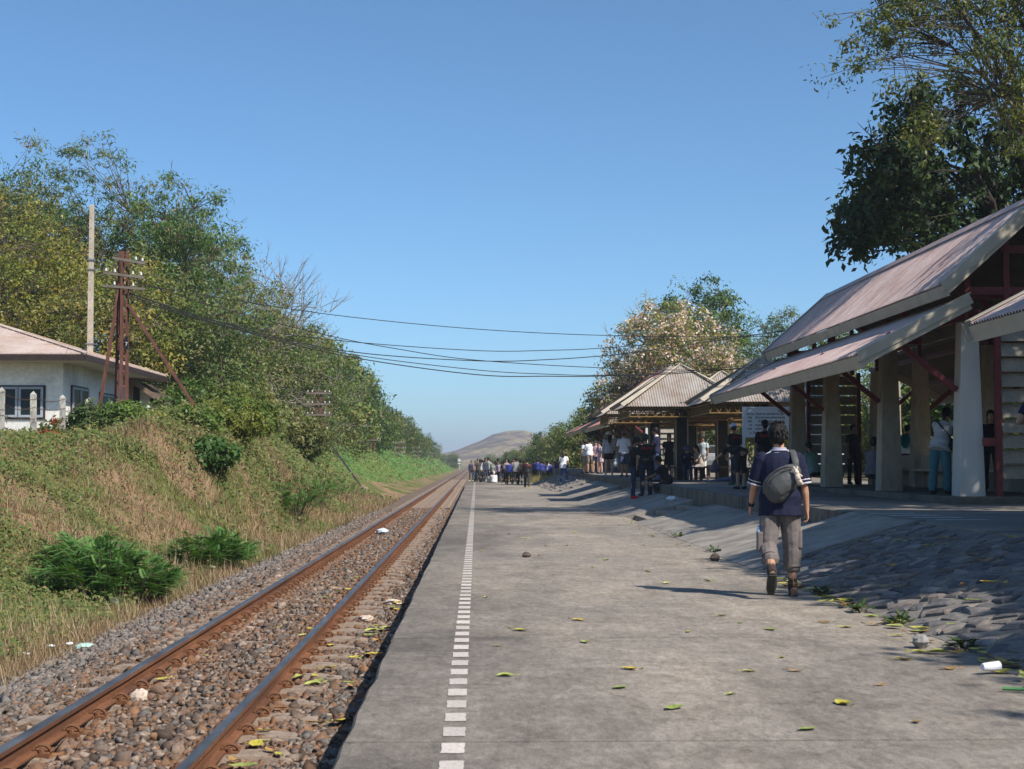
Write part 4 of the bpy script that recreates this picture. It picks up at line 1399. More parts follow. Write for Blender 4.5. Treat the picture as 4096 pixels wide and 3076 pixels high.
for i, (Y, zt) in enumerate(((123, 4.5), (165, 3.7), (211, 3.6), (254, 3.9), (298, 3.4))):
    far_pole(Y, -8.55, zt, ['third telegraph pole along the track, arms just above the green scrub', 'fourth telegraph pole, its arms set crooked above the scrub', 'fifth telegraph pole, small and dark against the green scrub',
                            'sixth telegraph pole, tiny, close to the far bend of scrub', 'last telegraph pole visible before the round signal board'][i])

def concrete_pole(base, top, label, w0=.11, w1=.075):
    base, top = Vector(base), Vector(top)
    root = empty('utility_pole', base, 0, label, 'pole')
    t = top - base
    m = concrete('utility_pole_concrete', (.47, .41, .33), (1, 1, .3), .75, 2, .3)
    c = [Vector((sx * w0, sy * w0, 0)) for sx, sy in ((-1, -1), (1, -1), (1, 1), (-1, 1))]
    d = [t + Vector((sx * w1, sy * w1, 0)) for sx, sy in ((-1, -1), (1, -1), (1, 1), (-1, 1))]
    MB().hexa(c + d).build('shaft', m, root, bevel=.01)
    md = plain('pole_hole_shadow_cap', (.10, .08, .07), .9, .2, 5)
    for k in range(16):
        p = t * (.3 + .043 * k)
        MB().tube([p + Vector((0, -w0 * .85 - .004, 0)), p + Vector((0, -w0 * .85 + .02, 0))], .014, 6).build('bolt_hole', md, root)
    mg = plain('galvanised_bracket', (.30, .30, .30), .5, .2, 5, metal=.6)
    for f in (.42, .73, .77):
        p = t * f
        MB().box(p.x - .13, p.x + .13, p.y - .13, p.y + .13, p.z - .02, p.z + .02).build('bracket', mg, root)
    return root
pb = at(360, 1470, 55); pt = at(368, 820, 55)
concrete_pole((pb.x, 55, gz_(pb.x, 55) - .1), pt, 'tall pale concrete utility pole rising behind the house roof')
concrete_pole((13.6, 47.5, .6), (13.6, 47.5, 7.4), 'utility pole behind the near shelter that takes the crossing cables')

M_CABLE = plain('black_cable', (.02, .02, .022), .6, .1, 3)
def spline(pts, n=10):
    """Catmull-Rom through points"""
    P = [pts[0] * 2 - pts[1]] + list(pts) + [pts[-1] * 2 - pts[-2]]
    out = []
    for i in range(1, len(P) - 2):
        for j in range(n):
            t = j / n
            a, b2, c, d = P[i - 1], P[i], P[i + 1], P[i + 2]
            out.append(.5 * ((2 * b2) + (c - a) * t + (2 * a - 5 * b2 + 4 * c - d) * t * t + (3 * b2 - a - 3 * c + d) * t ** 3))
    out.append(pts[-1])
    return out
def cable(pix, label, r=.011):
    pts = [at(px, py, 37 + 9.5 * (px - 490) / (3587 - 490)) for px, py in pix]
    c = pts[0]
    o = MB().tube([p - c for p in spline(pts)], r, 5).build('overhead_cable', M_CABLE)
    o.location = c
    setprops(o, label, 'cable', 'cables crossing above the track')
cable([(505, 1130), (900, 1195), (1360, 1263), (1900, 1316), (2430, 1342), (3000, 1346), (3587, 1330)], 'topmost overhead cable, clear of the others against the sky')
cable([(505, 1112), (900, 1237), (1317, 1343), (1586, 1395), (1900, 1440), (2426, 1472), (2900, 1478), (3587, 1440)], 'cable that starts second and sinks steeply across the others')
cable([(510, 1170), (900, 1292), (1335, 1360), (1900, 1402), (2200, 1401), (2453, 1389), (3043, 1336), (3587, 1262)], 'thin cable second from the top over the platform')
cable([(508, 1172), (900, 1295), (1375, 1403), (1900, 1443), (2200, 1438), (2465, 1418), (2682, 1389), (3163, 1317), (3587, 1232)], 'cable rising towards the near shelter across the blossom tree', .013)
cable([(508, 1180), (900, 1302), (1375, 1412), (1900, 1479), (2200, 1497), (2441, 1500), (2826, 1478), (3587, 1390)], 'cable second from the bottom, almost touching the lowest one')
cable([(508, 1190), (900, 1306), (1375, 1423), (1900, 1498), (2200, 1505), (2417, 1504), (2826, 1485), (3587, 1405)], 'lowest overhead cable, sagging just above the pavilion roofs', .014)
def long_wire(a, b2, sag, label, grp, r=.006):
    a, b2 = Vector(a), Vector(b2)
    pts = [a.lerp(b2, j / 16) - Vector((0, 0, math.sin(math.pi * j / 16) * sag)) for j in range(17)]
    o = MB().tube([p - a for p in pts], r, 4).build('telegraph_wire', M_CABLE)
    o.location = a
    setprops(o, label, 'wire', grp)
for k, (px, py) in enumerate(((425, 1085), (570, 1105), (440, 1140), (560, 1148))):
    a = at(px, py, 36.9)
    long_wire(a, (a.x + .35, 80, 5.1 - .58 * (k // 2)), .5, ['uppermost thin wire from the rail-steel pole to the next pole', 'thin wire from the white insulators on the track side of the pole', 'lower thin wire leaving the rail-steel pole on its house side', 'lowest thin wire leaving the rail-steel pole on its track side'][k], 'telegraph wires between the poles')
for k, py in enumerate((1095, 1112)):
    a = at(370, py - 8 + k * 250, 54.9); b2 = at(485, 1100 + k * 40, 37)
    long_wire(a, b2, .15, ['upper wire between the concrete pole and the rail-steel pole', 'lower wire between the concrete pole and the rail-steel pole'][k], 'wires from the concrete pole')
    long_wire(at(-300, 800 + 30 * k, 50), at(368, 1012 + 25 * k, 55), .3, ['upper wire entering over the house to the concrete pole', 'lower wire entering over the house to the concrete pole'][k], 'wires from the concrete pole', .009)

# round white signal board far down the line
sg = empty('signal_board', (-4.4, 385, -.5), 0, 'round white signal board on a post far down the track', 'sign')
MB().tube([(0, 0, 0), (0, 0, 2.6)], .06, 6).build('post', M_PORC, sg)
MB().tube([(0, -.08, 2.55), (0, -.13, 2.55)], .42, 20).build('disc', M_PORC, sg)
MB().box(-.42, .42, -.12, -.08, 1.55, 1.85).build('plate', M_PORC, sg)

# ================================================================== TREES AND SHRUBS
def leaf_arrays(P, L, aspect, out, droop, pal, rnd, colj=.13, fold=.25):
    """rhombic leaves at points P (n,3); out: preferred direction (n,3); returns verts, quads, cols"""
    n = len(P)
    nn = out + rnd.normal(0, .42, (n, 3)) + np.array([.12, -.12, .30])   # blades turn their faces outward and up
    nn /= np.linalg.norm(nn, axis=1)[:, None] + 1e-9
    d = rnd.normal(size=(n, 3)); d[:, 2] -= droop * 1.6
    d -= nn * (d * nn).sum(1)[:, None]
    d /= np.linalg.norm(d, axis=1)[:, None] + 1e-9
    s = np.cross(d, nn)
    Ls = (L * rnd.uniform(.65, 1.25, n))[:, None]
    W = Ls * aspect / 2
    V = np.empty((n, 4, 3))
    V[:, 0] = P
    V[:, 1] = P + d * Ls * .45 + s * W + nn * W * fold
    V[:, 2] = P + d * Ls + nn * Ls * -.08
    V[:, 3] = P + d * Ls * .45 - s * W + nn * W * fold
    q = np.arange(n * 4).reshape(n, 4)
    c = pal * (1 + rnd.normal(0, colj, (n, 1))) * (1 + rnd.normal(0, .05, (n, 3)))
    return V.reshape(-1, 3), q, np.repeat(np.clip(c, .004, 1), 4, 0)

M_BARK = plain('bark_brown', (.115, .085, .062), .95, .4, 7, bmp=.8, stretch=(1, 1, .3))
M_BARKG = plain('bark_grey', (.24, .21, .18), .95, .35, 7, bmp=.8, stretch=(1, 1, .3))
M_LEAF = leafmat('tree_leaf', .36, gain=1.1)
M_LEAFN = leafmat('glossy_tree_leaf', .2, .55)

def clumps_in(ells, n, rnd, surf_bias=.36):
    vol = np.array([e[1][0] * e[1][1] * e[1][2] for e in ells]); vol = vol / vol.sum()
    idx = rnd.choice(len(ells), n, p=vol)
    d = rnd.normal(size=(n, 3)); d /= np.linalg.norm(d, axis=1)[:, None]
    rr = rnd.random(n) ** surf_bias
    c = np.array([ells[i][0] for i in idx]); r = np.array([ells[i][1] for i in idx])
    return c + d * r * rr[:, None], d

def grow(ells, trunk, tr, n_clump, clump_r, per, L, aspect, pal, seed, droop=.3, limbs=7, extra=None, twig=.012, bare=0, flat=.75, surf_bias=.36, bark_r=None, bare_len=1.2):
    """returns (crown mesh arrays, wood MB). trunk: list of points; ells: [(centre, radii)] crown lobes"""
    rnd = np.random.default_rng(seed)
    rr = random.Random(seed)
    C, D = clumps_in(ells, n_clump, rnd, surf_bias)
    wood = MB()
    tp = [Vector(p) for p in trunk]
    rads = [tr * (1 - .6 * i / max(1, len(tp) - 1)) for i in range(len(tp))]
    rads[0] *= 1.35
    wood.tube(tp, rads, 8)
    nodes = []
    top = tp[-1]
    mean = Vector(np.mean(C, 0))
    for k in range(limbs):
        tgt = Vector(C[rr.randrange(len(C))])
        tgt = mean.lerp(tgt, .9)
        st = tp[-1].lerp(tp[-2], rr.random() * .7) if len(tp) > 1 else top
        r0 = tr * .4 * rr.uniform(.6, 1)
        pts = []
        for j in range(6):
            t = j / 5
            p = st.lerp(tgt, t)
            p.z += math.sin(t * math.pi) * (tgt - st).length * .12
            if 0 < j < 5: p += Vector((rr.uniform(-1, 1), rr.uniform(-1, 1), rr.uniform(-1, 1))) * (tgt - st).length * .07
            pts.append(p)
        wood.tube(pts, [max(twig, r0 * (1 - .85 * j / 5)) for j in range(6)], 6)
        nodes += pts[1:]
    nodes_np = np.array([tuple(p) for p in nodes] + [tuple(top)])
    for c in C:
        dd = np.linalg.norm(nodes_np - c, axis=1) + np.where(nodes_np[:, 2] > c[2] + .3, 1.5, 0)
        a = Vector(nodes_np[int(dd.argmin())]); b = Vector(c)
        m = a.lerp(b, .5) + Vector((rr.uniform(-.12, .12), rr.uniform(-.12, .12), rr.uniform(.0, .2))) * (b - a).length
        wood.tube([a, m, b], [twig * 1.7, twig * 1.2, twig * .5], 4, cap=False)
    for _ in range(bare):
        c = Vector(C[rr.randrange(len(C))]); o = (c - mean); o = o.normalized() if o.length > 0 else Vector((0, 0, 1))
        o += Vector((rr.uniform(-.7, .7), rr.uniform(-.7, .7), rr.uniform(-.1, .9)))
        ln = bare_len * rr.uniform(.5, 1.2)
        m = c + o.normalized() * ln * .5
        e = m + (o + Vector((rr.uniform(-.5, .5), rr.uniform(-.5, .5), rr.uniform(-.3, .4)))).normalized() * ln * .5
        wood.tube([c, m, e], [twig * 1.1, twig * .8, twig * .35], 4, cap=False)
        for _k in range(2):
            e2 = m + (o + Vector((rr.uniform(-1, 1), rr.uniform(-1, 1), rr.uniform(-.6, .6)))).normalized() * ln * .4
            wood.tube([m, e2], [twig * .7, twig * .3], 3, cap=False)
    vs, qs, cs = [], [], []
    off = 0
    if per > 0:
        npal = np.asarray(pal, float)
        tot = n_clump * per
        ci = np.repeat(np.arange(n_clump), per)
        g = rnd.normal(size=(tot, 3)); g /= np.linalg.norm(g, axis=1)[:, None]
        rad = (rnd.random(tot) ** .5) * np.repeat(clump_r * rnd.uniform(.4, 1.6, n_clump), per)
        P = C[ci] + g * rad[:, None] * np.array([1, 1, flat])
        cc = npal[rnd.integers(0, len(npal), n_clump)][ci] * .7 + npal[rnd.integers(0, len(npal), tot)] * .3
        v, q, c = leaf_arrays(P, L, aspect, g * .8, droop, cc, rnd)
        vs.append(v); qs.append(q); cs.append(c); off += len(v)
    for (frac, per2, L2, asp2, pal2, droop2, zmin) in (extra or []):
        sel = np.where((rnd.random(n_clump) < frac) & (C[:, 2] > zmin))[0]
        if not len(sel): continue
        ci = np.repeat(sel, per2)
        g = rnd.normal(size=(len(ci), 3)); g /= np.linalg.norm(g, axis=1)[:, None]
        P = C[ci] + g * (clump_r * .8 * rnd.random((len(ci), 1)) ** .5)
        pal2 = np.asarray(pal2, float)
        v, q, c = leaf_arrays(P, L2, asp2, g * .3, droop2, pal2[rnd.integers(0, len(pal2), len(ci))], rnd)
        vs.append(v); qs.append(q + off); cs.append(c); off += len(v)
    crown = (np.concatenate(vs), np.concatenate(qs), np.concatenate(cs)) if vs else None
    return crown, wood

def tree(name, label, base, crown_spec, cat='tree', group=None, bark=None, leaf=None, **kw):
    """crown_spec in coordinates relative to base"""
    crown, wood = grow(crown_spec, **kw)
    root = empty(name, base, 0, label, cat, group)
    wood.build('trunk', bark or M_BARK, root, smooth=True)
    if crown is not None:
        o = link('crown', np_mesh('crown', crown[0], crown[1], None, leaf or M_LEAF, crown[2]), root)
    return root

def gz(x, y):
    return float(bank_z(np.array([x]), np.array([y]))[0])

DKGREEN = [(.042, .088, .026), (.06, .115, .032), (.034, .07, .022)]
GREEN = [(.085, .150, .034), (.115, .185, .043), (.064, .12, .028), (.135, .185, .05)]
YGREEN = [(.19, .215, .04), (.24, .235, .044), (.13, .18, .037), (.30, .24, .043)]
OLIVE = [(.14, .175, .05), (.185, .205, .066), (.11, .145, .043), (.23, .215, .088)]
FEATHER = [(.08, .165, .05), (.11, .20, .058), (.065, .135, .043)]
BROWNS = [(.16, .075, .04), (.22, .12, .06), (.12, .06, .035)]
PODS = [(.20, .085, .05), (.30, .17, .10), (.15, .07, .045), (.28, .24, .08)]

LG = 'trees on the cutting beside the track'
def left_tree(label, x, y, h, w, pal, seed, kind='broad', **kw):
    z = gz(x, y) - .15
    rnd = random.Random(seed)
    ells = [((0, 0, h * .60), (w, w, h * .38)), ((.3, -.4, h * .28), (w * .95, w * .95, h * .27))]
    for _ in range(4):
        a = rnd.uniform(0, 6.28); r = w * rnd.uniform(.35, .7)
        ells.append(((math.cos(a) * r, math.sin(a) * r, h * rnd.uniform(.42, .8)), (w * .55, w * .55, h * rnd.uniform(.15, .2))))
    d = dict(trunk=[(0, 0, 0), (.1, .05, h * .2), (.05, -.1, h * .45)], tr=.09 + h * .011, n_clump=150, clump_r=.75, per=60, L=.17, aspect=.5, pal=pal, seed=seed, droop=.35, limbs=8, bare=20)
    if kind == 'feather':
        d.update(L=.24, aspect=.28, droop=.55, per=52, clump_r=.62, flat=.6)
    d.update(kw)
    return tree('tree', label, (x, y, z), ells, group=LG, **d)

left_tree('dark green dense tree towering behind the house at the picture edge', -25.2, 76, 14.0, 5.4, DKGREEN + GREEN, 11, n_clump=560, per=60, L=.2, clump_r=1.0, bare=4)
left_tree('tall airy tree with brown seed pods, the highest one by the sky', -18.8, 70, 15.4, 4.2, FEATHER + OLIVE, 12, 'feather', n_clump=480, per=46, bare=60, extra=[(.55, 8, .3, .2, PODS, 1.5, 9.0)])
left_tree('feathery green tree with pods, between the tall pod tree and bare tree', -14.0, 69, 13.6, 3.6, FEATHER + GREEN, 13, 'feather', n_clump=460, per=48, bare=40, extra=[(.4, 6, .28, .2, PODS, 1.5, 7.0)])
left_tree('yellow-green bushy tree with dry grey twigs behind the house roof', -19.5, 62, 9.6, 4.4, YGREEN, 14, n_clump=340, per=58, bare=150, bare_len=1.6)
left_tree('golden green tree right behind the rail-steel pole', -14.8, 60.5, 8.4, 3.4, YGREEN + OLIVE, 15, n_clump=300, per=60, bare=40)
left_tree('olive leafed tree leaning over the feet of the pole brace', -10.9, 62, 7.6, 2.7, OLIVE + GREEN, 16, n_clump=220, per=56, bare=40)
left_tree('leafless grey-brown twiggy tree above the cutting', -11.4, 82, 11.8, 3.3, OLIVE + BROWNS, 17, n_clump=210, per=7, L=.14, bare=330, bare_len=1.7, bark=M_BARKG, twig=.017, limbs=11)
left_tree('green tree hung with creepers below the bare twiggy tree', -10.0, 84, 8.6, 2.9, GREEN + OLIVE, 18, n_clump=280, per=58, bare=30)
left_tree('pale olive tree on the crest beside the feathery one', -12.0, 74, 11.2, 3.0, OLIVE, 19, n_clump=320, per=54, bare=70, bark=M_BARKG)
left_tree('rounded dark tree by the second telegraph pole', -10.6, 97, 8.2, 2.6, GREEN + DKGREEN, 20, n_clump=210, per=56, bare=10)
left_tree('bushy olive tree in the gap left of the second pole', -13.2, 92, 9.0, 3.2, OLIVE + GREEN, 21, n_clump=200, per=56, bare=50)

left_tree('yellowish tree filling the gap behind the concrete pole', -21.5, 68, 11.6, 3.8, YGREEN + OLIVE, 22, n_clump=360, per=56, bare=40)
left_tree('green tree behind the golden tree and the rail-steel pole', -16.4, 77, 14.0, 3.6, GREEN + OLIVE, 23, n_clump=380, per=54, bare=30)
left_tree('leafless brown tree standing up out of the belt past the second pole', -11.2, 108, 8.8, 2.6, OLIVE + BROWNS, 24, n_clump=170, per=8, L=.16, bare=240, bare_len=1.5, bark=M_BARKG, twig=.02)
left_tree('half-bare grey tree low on the cutting just past the second pole', -9.9, 89, 6.6, 2.2, BROWNS + OLIVE, 25, n_clump=150, per=10, L=.15, bare=260, bare_len=1.3, bark=M_BARKG, twig=.014)
# prototypes for the receding belt of trees, copied with their parts
protos = []
for i, (pal, kind) in enumerate(((GREEN + OLIVE, 'broad'), (FEATHER + OLIVE, 'feather'), (GREEN + DKGREEN, 'broad'), (OLIVE, 'broad'))):
    ells = [((0, 0, 4.4), (2.5, 2.5, 2.3)), ((1.2, .6, 2.6), (1.7, 1.7, 1.5)), ((-1.1, -.7, 3.0), (1.7, 1.6, 1.5)), ((.2, -1.3, 1.6), (1.8, 1.5, 1.4)), ((0, .4, 1.2), (2.2, 2.2, 1.1))]
    kw = dict(trunk=[(0, 0, 0), (.1, .05, 1.2), (.05, -.1, 3.0)], tr=.16, n_clump=200, clump_r=.62, per=46, L=.22, aspect=.5, pal=pal, seed=50 + i, droop=.35, limbs=7, bare=14)
    if kind == 'feather': kw.update(L=.3, aspect=.28, droop=.55)
    crown, wood = grow(ells, **kw)
    protos.append((np_mesh('crown', crown[0], crown[1], None, M_LEAF, crown[2]), wood.mesh('trunk', M_BARK, True)))
def belt_tree(k, x, y, s, label, group, sz=1.0):
    cm, wm = protos[k % 4]
    z = gz(x, y) - .2
    root = empty('tree', (x, y, z), random.uniform(0, 6.28), label, 'tree', group)
    root.scale = (s, s, s * sz)
    link('trunk', wm, root); link('crown', cm, root)
k = 0
yy = 104.0
while yy < 420:
    for x0 in (-10.3, -14.5):
        h = np.interp(yy, [100, 140, 200, 300, 420], [1.22, 1.2, 1.1, .95, .8])
        belt_tree(k, x0 + random.uniform(-1.7, .9), yy + random.uniform(-2.5, 2.5), h * random.uniform(.66, 1.2) * (1.0 if x0 > -12 else 1.22),
                  'green tree in the long belt receding along the track past the second pole', 'belt of trees beyond the second telegraph pole')
        k += 1
    yy += np.interp(yy, [100, 200, 420], [7.5, 12, 22])
# right-hand belt behind the crowd
yy = 112.0
while yy < 420:
    for x0 in (8.8, 12.6, 17.0):
        if yy > 240 and x0 > 15: continue
        xx = x0 + np.interp(yy, [110, 200, 420], [0.2, -1.2, -3.5]) + random.uniform(-.7, .7)
        s = np.interp(yy, [112, 150, 220, 420], [1.02, .88, .70, .55]) * random.uniform(.85, 1.15) * (1 if x0 < 10 else 1.1)
        belt_tree(k, xx, yy + random.uniform(-2, 2), s, 'bushy green tree in the thicket behind the crowd', 'thicket of trees behind the crowd', .9)
        k += 1
    yy += np.interp(yy, [110, 200, 420], [6.5, 11, 24])
# low scrub closing the end of the line on both sides
yy = 430.0
while yy < 1150:
    for x0 in (-16, -8.5, 5.5, 13, 22, -26, 34):
        belt_tree(k, x0 * (1 + (yy - 430) / 900) + random.uniform(-2, 2), yy + random.uniform(-9, 9), random.uniform(.55, .8) * (1 + (yy - 430) / 1400), 'small far tree in the scrub closing the end of the line', 'far scrub trees at the end of the line')
        k += 1
    yy += 75

# ---- right side, behind the shelters
BLOSSOM = [(.66, .53, .48), (.58, .45, .41), (.72, .63, .58), (.46, .33, .27)]
tree('tree', 'wide tree covered in pale pink blossom behind the pavilions', (11.7, 86, .5),
     [((0, 0, 6.3), (4.5, 4.4, 3.9)), ((-3.6, 0, 3.6), (1.9, 1.9, 1.9)), ((-2.5, 0, 4.6), (2.6, 2.6, 2.4)), ((2.6, .5, 4.8), (2.6, 2.6, 2.6)), ((-1.6, 0, 8.4), (2.0, 2.0, 1.9))],
     trunk=[(0, 0, 0), (.2, 0, 1.4), (.1, .1, 2.6)], tr=.3, n_clump=500, clump_r=.62, per=40, L=.2, aspect=.45, pal=OLIVE + GREEN + YGREEN[:1], seed=71, droop=.4, limbs=16, bare=120, bare_len=1.1, twig=.02, bark=M_BARKG,
     extra=[(.85, 30, .17, .8, BLOSSOM, .2, 1.0)])
tree('tree', 'dark green tree top rising behind the pink blossom tree', (14.6, 96, .5),
     [((0, 0, 9.0), (3.4, 3.4, 3.6)), ((1, 0, 11.6), (1.7, 1.7, 1.5))], trunk=[(0, 0, 0), (.1, 0, 3), (0, .1, 6)], tr=.26, n_clump=220, clump_r=.7, per=50, L=.24, aspect=.5, pal=DKGREEN + GREEN, seed=72)
tree('tree', 'green willowy tree between blossom tree and near shelter roof', (19.4, 99, .5),
     [((0, 0, 7.2), (3.4, 3.4, 3.9)), ((1.8, 0, 9.6), (2.0, 2.0, 1.6)), ((-1.5, 0, 5.2), (2.4, 2.2, 2.0))], trunk=[(0, 0, 0), (.1, 0, 2), (0, .1, 5)], tr=.24, n_clump=260, clump_r=.7, per=46, L=.27, aspect=.25, pal=FEATHER + OLIVE, seed=73, droop=.7)
tree('tree', 'green tree behind the near shelter roof, right of the willowy one', (24.5, 94, .6),
     [((0, 0, 6.2), (3.6, 3.6, 3.4)), ((-1.5, 0, 7.6), (2.0, 2.0, 1.8))], trunk=[(0, 0, 0), (.1, 0, 2), (0, .1, 4)], tr=.24, n_clump=220, clump_r=.75, per=46, L=.24, aspect=.4, pal=GREEN + OLIVE, seed=74)
tree('tree', 'leafy tree on the track side of the blossom tree, behind far roofs', (9.6, 101, .4),
     [((0, 0, 4.0), (2.4, 2.4, 2.4)), ((.8, 0, 5.4), (1.6, 1.6, 1.4))], trunk=[(0, 0, 0), (.1, 0, 1), (0, .1, 2.6)], tr=.17, n_clump=200, clump_r=.6, per=50, L=.22, aspect=.45, pal=GREEN + DKGREEN, seed=75)

for i, (x, y, sc) in enumerate(((19.5, 22, 1.5), (20.5, 31, 1.5), (21.0, 41, 1.5), (21.5, 51, 1.4), (21.0, 61, 1.25), (23.5, 70, 1.3), (27, 82, 1.4), (20, 12, 1.5))):
    belt_tree(i + 2, x, y, sc, 'tree standing behind the near shelter, glimpsed only between its pillars', 'row of trees behind the shelters')
# hedge-like shrubs seen between the columns
sb = []
for i in range(3):
    crown, wood = grow([((0, 0, 1.5), (1.7, 1.5, 1.6)), ((.8, .3, 2.3), (1.1, 1.0, .9))], trunk=[(0, 0, 0), (.05, 0, .5), (0, .05, 1.0)], tr=.07, n_clump=90, clump_r=.42, per=46, L=.2, aspect=.5, pal=(YGREEN + GREEN) if i else OLIVE, seed=80 + i, limbs=5)
    sb.append((np_mesh('crown', crown[0], crown[1], None, M_LEAF, crown[2]), wood.mesh('trunk', M_BARK, True)))
for i in range(26):
    x = 15.5 + (i % 9) * 2.3 + random.uniform(-.6, .6); y = 62 + (i // 9) * 13 + random.uniform(-3, 3)
    root = empty('shrub', (x, y, max(gz(x, y), terrace_z(y) if x < 22 else .6) - .05), random.uniform(0, 6.28), 'sunlit shrub glimpsed between shelter pillars at the back of the terrace', 'shrub', 'shrubs at the back of the terrace')
    s = random.uniform(1.0, 1.5); root.scale = (s, s, s * 1.1)
    link('trunk', sb[i % 3][1], root); link('crown', sb[i % 3][0], root)

# ---- large dark tree over the near shelter, traced lobes at 38 m
def lobe(px, py, Y, r, base): 
    p = at(px, py, Y)
    return (tuple(p - Vector(base)), r)
bd = (16.5, 39.5, .5)
DK2 = [(.018, .044, .012), (.026, .056, .015), (.034, .066, .017), (.014, .034, .010)]
lobes = [lobe(3560, 760, 38, (1.25, 1.6, 1.3), bd), lobe(3700, 480, 38.5, (1.2, 1.5, .95), bd), lobe(3450, 900, 37.5, (.85, 1.2, .75), bd), lobe(3800, 900, 39, (1.3, 1.5, 1.0), bd),
         lobe(3640, 620, 38, (1.3, 1.4, 1.0), bd), lobe(4050, 700, 39.5, (1.2, 1.5, 1.4), bd), lobe(4020, 880, 39.5, (1.0, 1.3, .7), bd), lobe(3720, 1000, 37.8, (.9, 1.0, .45), bd), lobe(3830, 380, 39, (.75, 1.0, .5), bd),
         lobe(3400, 1010, 37.6, (.4, .6, .35), bd), lobe(3570, 1030, 37.6, (.3, .5, .3), bd), lobe(4250, 600, 40, (1.6, 1.6, 2.0), bd), lobe(3560, 860, 44, (1.7, 1.9, 1.1), bd), lobe(3700, 760, 45.5, (1.7, 1.7, 1.1), bd), lobe(3900, 610, 38, (.9, 1.0, .7), bd), lobe(3990, 500, 38, (.8, .9, .6), bd), lobe(3880, 760, 37.5, (.8, .8, .5), bd)]
tree('tree', 'large dark glossy-leaved tree looming over the near shelter roof', bd, lobes,
     trunk=[(0, 0, 0), (-.2, .1, 2.5), (-.9, 0, 5.2), (-1.5, -.3, 6.6)], tr=.30, n_clump=720, clump_r=.38, per=27, L=.225, aspect=.52, pal=DK2, seed=91, droop=.6, limbs=8, bare=70, bare_len=.9, twig=.016, flat=.9, leaf=M_LEAFN, surf_bias=.38, bark=plain('bark_dark', (.045, .036, .029), .95, .4, 7, bmp=.8))

# ---- lighter twiggy tree whose drooping branches hang in from above
bt = (13.8, 33.5, .5)
OL2 = [(.12, .145, .03), (.09, .12, .026), (.165, .165, .035), (.065, .095, .023)]
lob2 = [lobe(3520, 130, 33, (.9, 1.2, .55), bt), lobe(3420, 260, 33, (.6, .9, .3), bt), lobe(3700, 90, 33.5, (1.2, 1.4, .7), bt), lobe(3950, 60, 33.5, (1.2, 1.4, .8), bt), lobe(3620, 330, 32.5, (.7, .9, .4), bt), lobe(3300, 290, 33, (.32, .5, .16), bt),
        lobe(4050, 330, 33.5, (.8, 1.0, .9), bt), lobe(3330, 60, 33, (.35, .5, .2), bt), lobe(3700, 560, 32, (.45, .6, .7), bt), lobe(4060, 560, 32.5, (.5, .7, .6), bt), lobe(3800, -150, 34, (2.2, 2.0, 1.1), bt), lobe(4300, 0, 33, (1.6, 1.6, 1.8), bt), lobe(3930, 230, 32, (1.0, .9, .55), bt), lobe(4060, 180, 32, (.8, .9, .7), bt), lobe(3830, 330, 32, (.7, .8, .4), bt), lobe(4090, 420, 32, (.6, .7, .6), bt)]
crown, wood = grow(lob2, trunk=[(0, 0, 0), (-.2, -.1, 3.5), (-.6, 0, 7.0), (-1.4, -.1, 9.6)], tr=.19, n_clump=760, clump_r=.34, per=27, L=.13, aspect=.38, pal=OL2, seed=92, droop=.7, limbs=11, bare=30, bare_len=.8, twig=.009, flat=.8)
rr = random.Random(5)
for _ in range(16):                      # hanging whip-like shoots
    p = at(rr.uniform(3560, 4090), rr.uniform(120, 420), rr.uniform(31.5, 34)) - Vector(bt)
    sway = Vector((rr.uniform(-.35, .35), rr.uniform(-.3, .3), 0))
    L_ = rr.uniform(.6, 2.2)
    wood.tube([p, p + Vector((0, 0, -L_ * .35)) + sway * .7, p + Vector((0, 0, -L_ * .75)) + sway, p + Vector((0, 0, -L_)) + sway * .6], [.009, .008, .006, .003], 4, cap=False)
root = empty('tree', bt, 0, 'thin-leaved tree whose drooping twigs hang into the top corner', 'tree')
wood.build('trunk', plain('bark_umber', (.085, .07, .055), .95, .35, 7, bmp=.6), root, smooth=True)
link('crown', np_mesh('crown', crown[0], crown[1], None, M_LEAF, crown[2]), root)

# ---- two shade trees beside the camera, outside the frame; their shade lies on the stone slope
for (x, y, seed, lab) in ((15.6, 3.0, 93, 'shade tree standing outside the frame, its shadow on the stone slope'), (15.2, 11.5, 94, 'second shade tree outside the frame whose shadow reaches the ramp')):
    ells = [((-.6, 0, 8.9), (3.6, 4.4, 2.4)), ((1.5, -1, 9), (3, 3, 2.4))]
    for dy in (-1.9, 1.7): ells += [((10.75 - x, dy, 7.6), (1.65, 2.2, 1.1))] * 3 + [((12.2 - x, dy, 8.2), (1.7, 2.2, 1.5))]
    tree('tree', lab, (x, y, .4), ells,
         trunk=[(0, 0, 0), (-.2, .1, 2.5), (-.4, 0, 5.5)], tr=.4, n_clump=520, clump_r=.45, per=40, L=.28, aspect=.55, pal=DK2, seed=seed, droop=.4, limbs=10)
tree('tree', 'third shade tree outside the frame, dappling the end of the near shelter', (15.2, 20.5, .5), [((-1.9, -1.5, 8.4), (2.0, 2.4, 1.2)), ((-2.0, 2.2, 8.6), (2.0, 2.6, 1.2)), ((-3.6, .6, 8.0), (1.4, 2.8, .9)), ((.4, 0, 8.8), (2.4, 3, 1.8))],
     trunk=[(0, 0, 0), (-.2, .1, 2.5), (-.4, 0, 6.0)], tr=.36, n_clump=300, clump_r=.5, per=40, L=.26, aspect=.5, pal=DK2, seed=96, droop=.4, limbs=10)

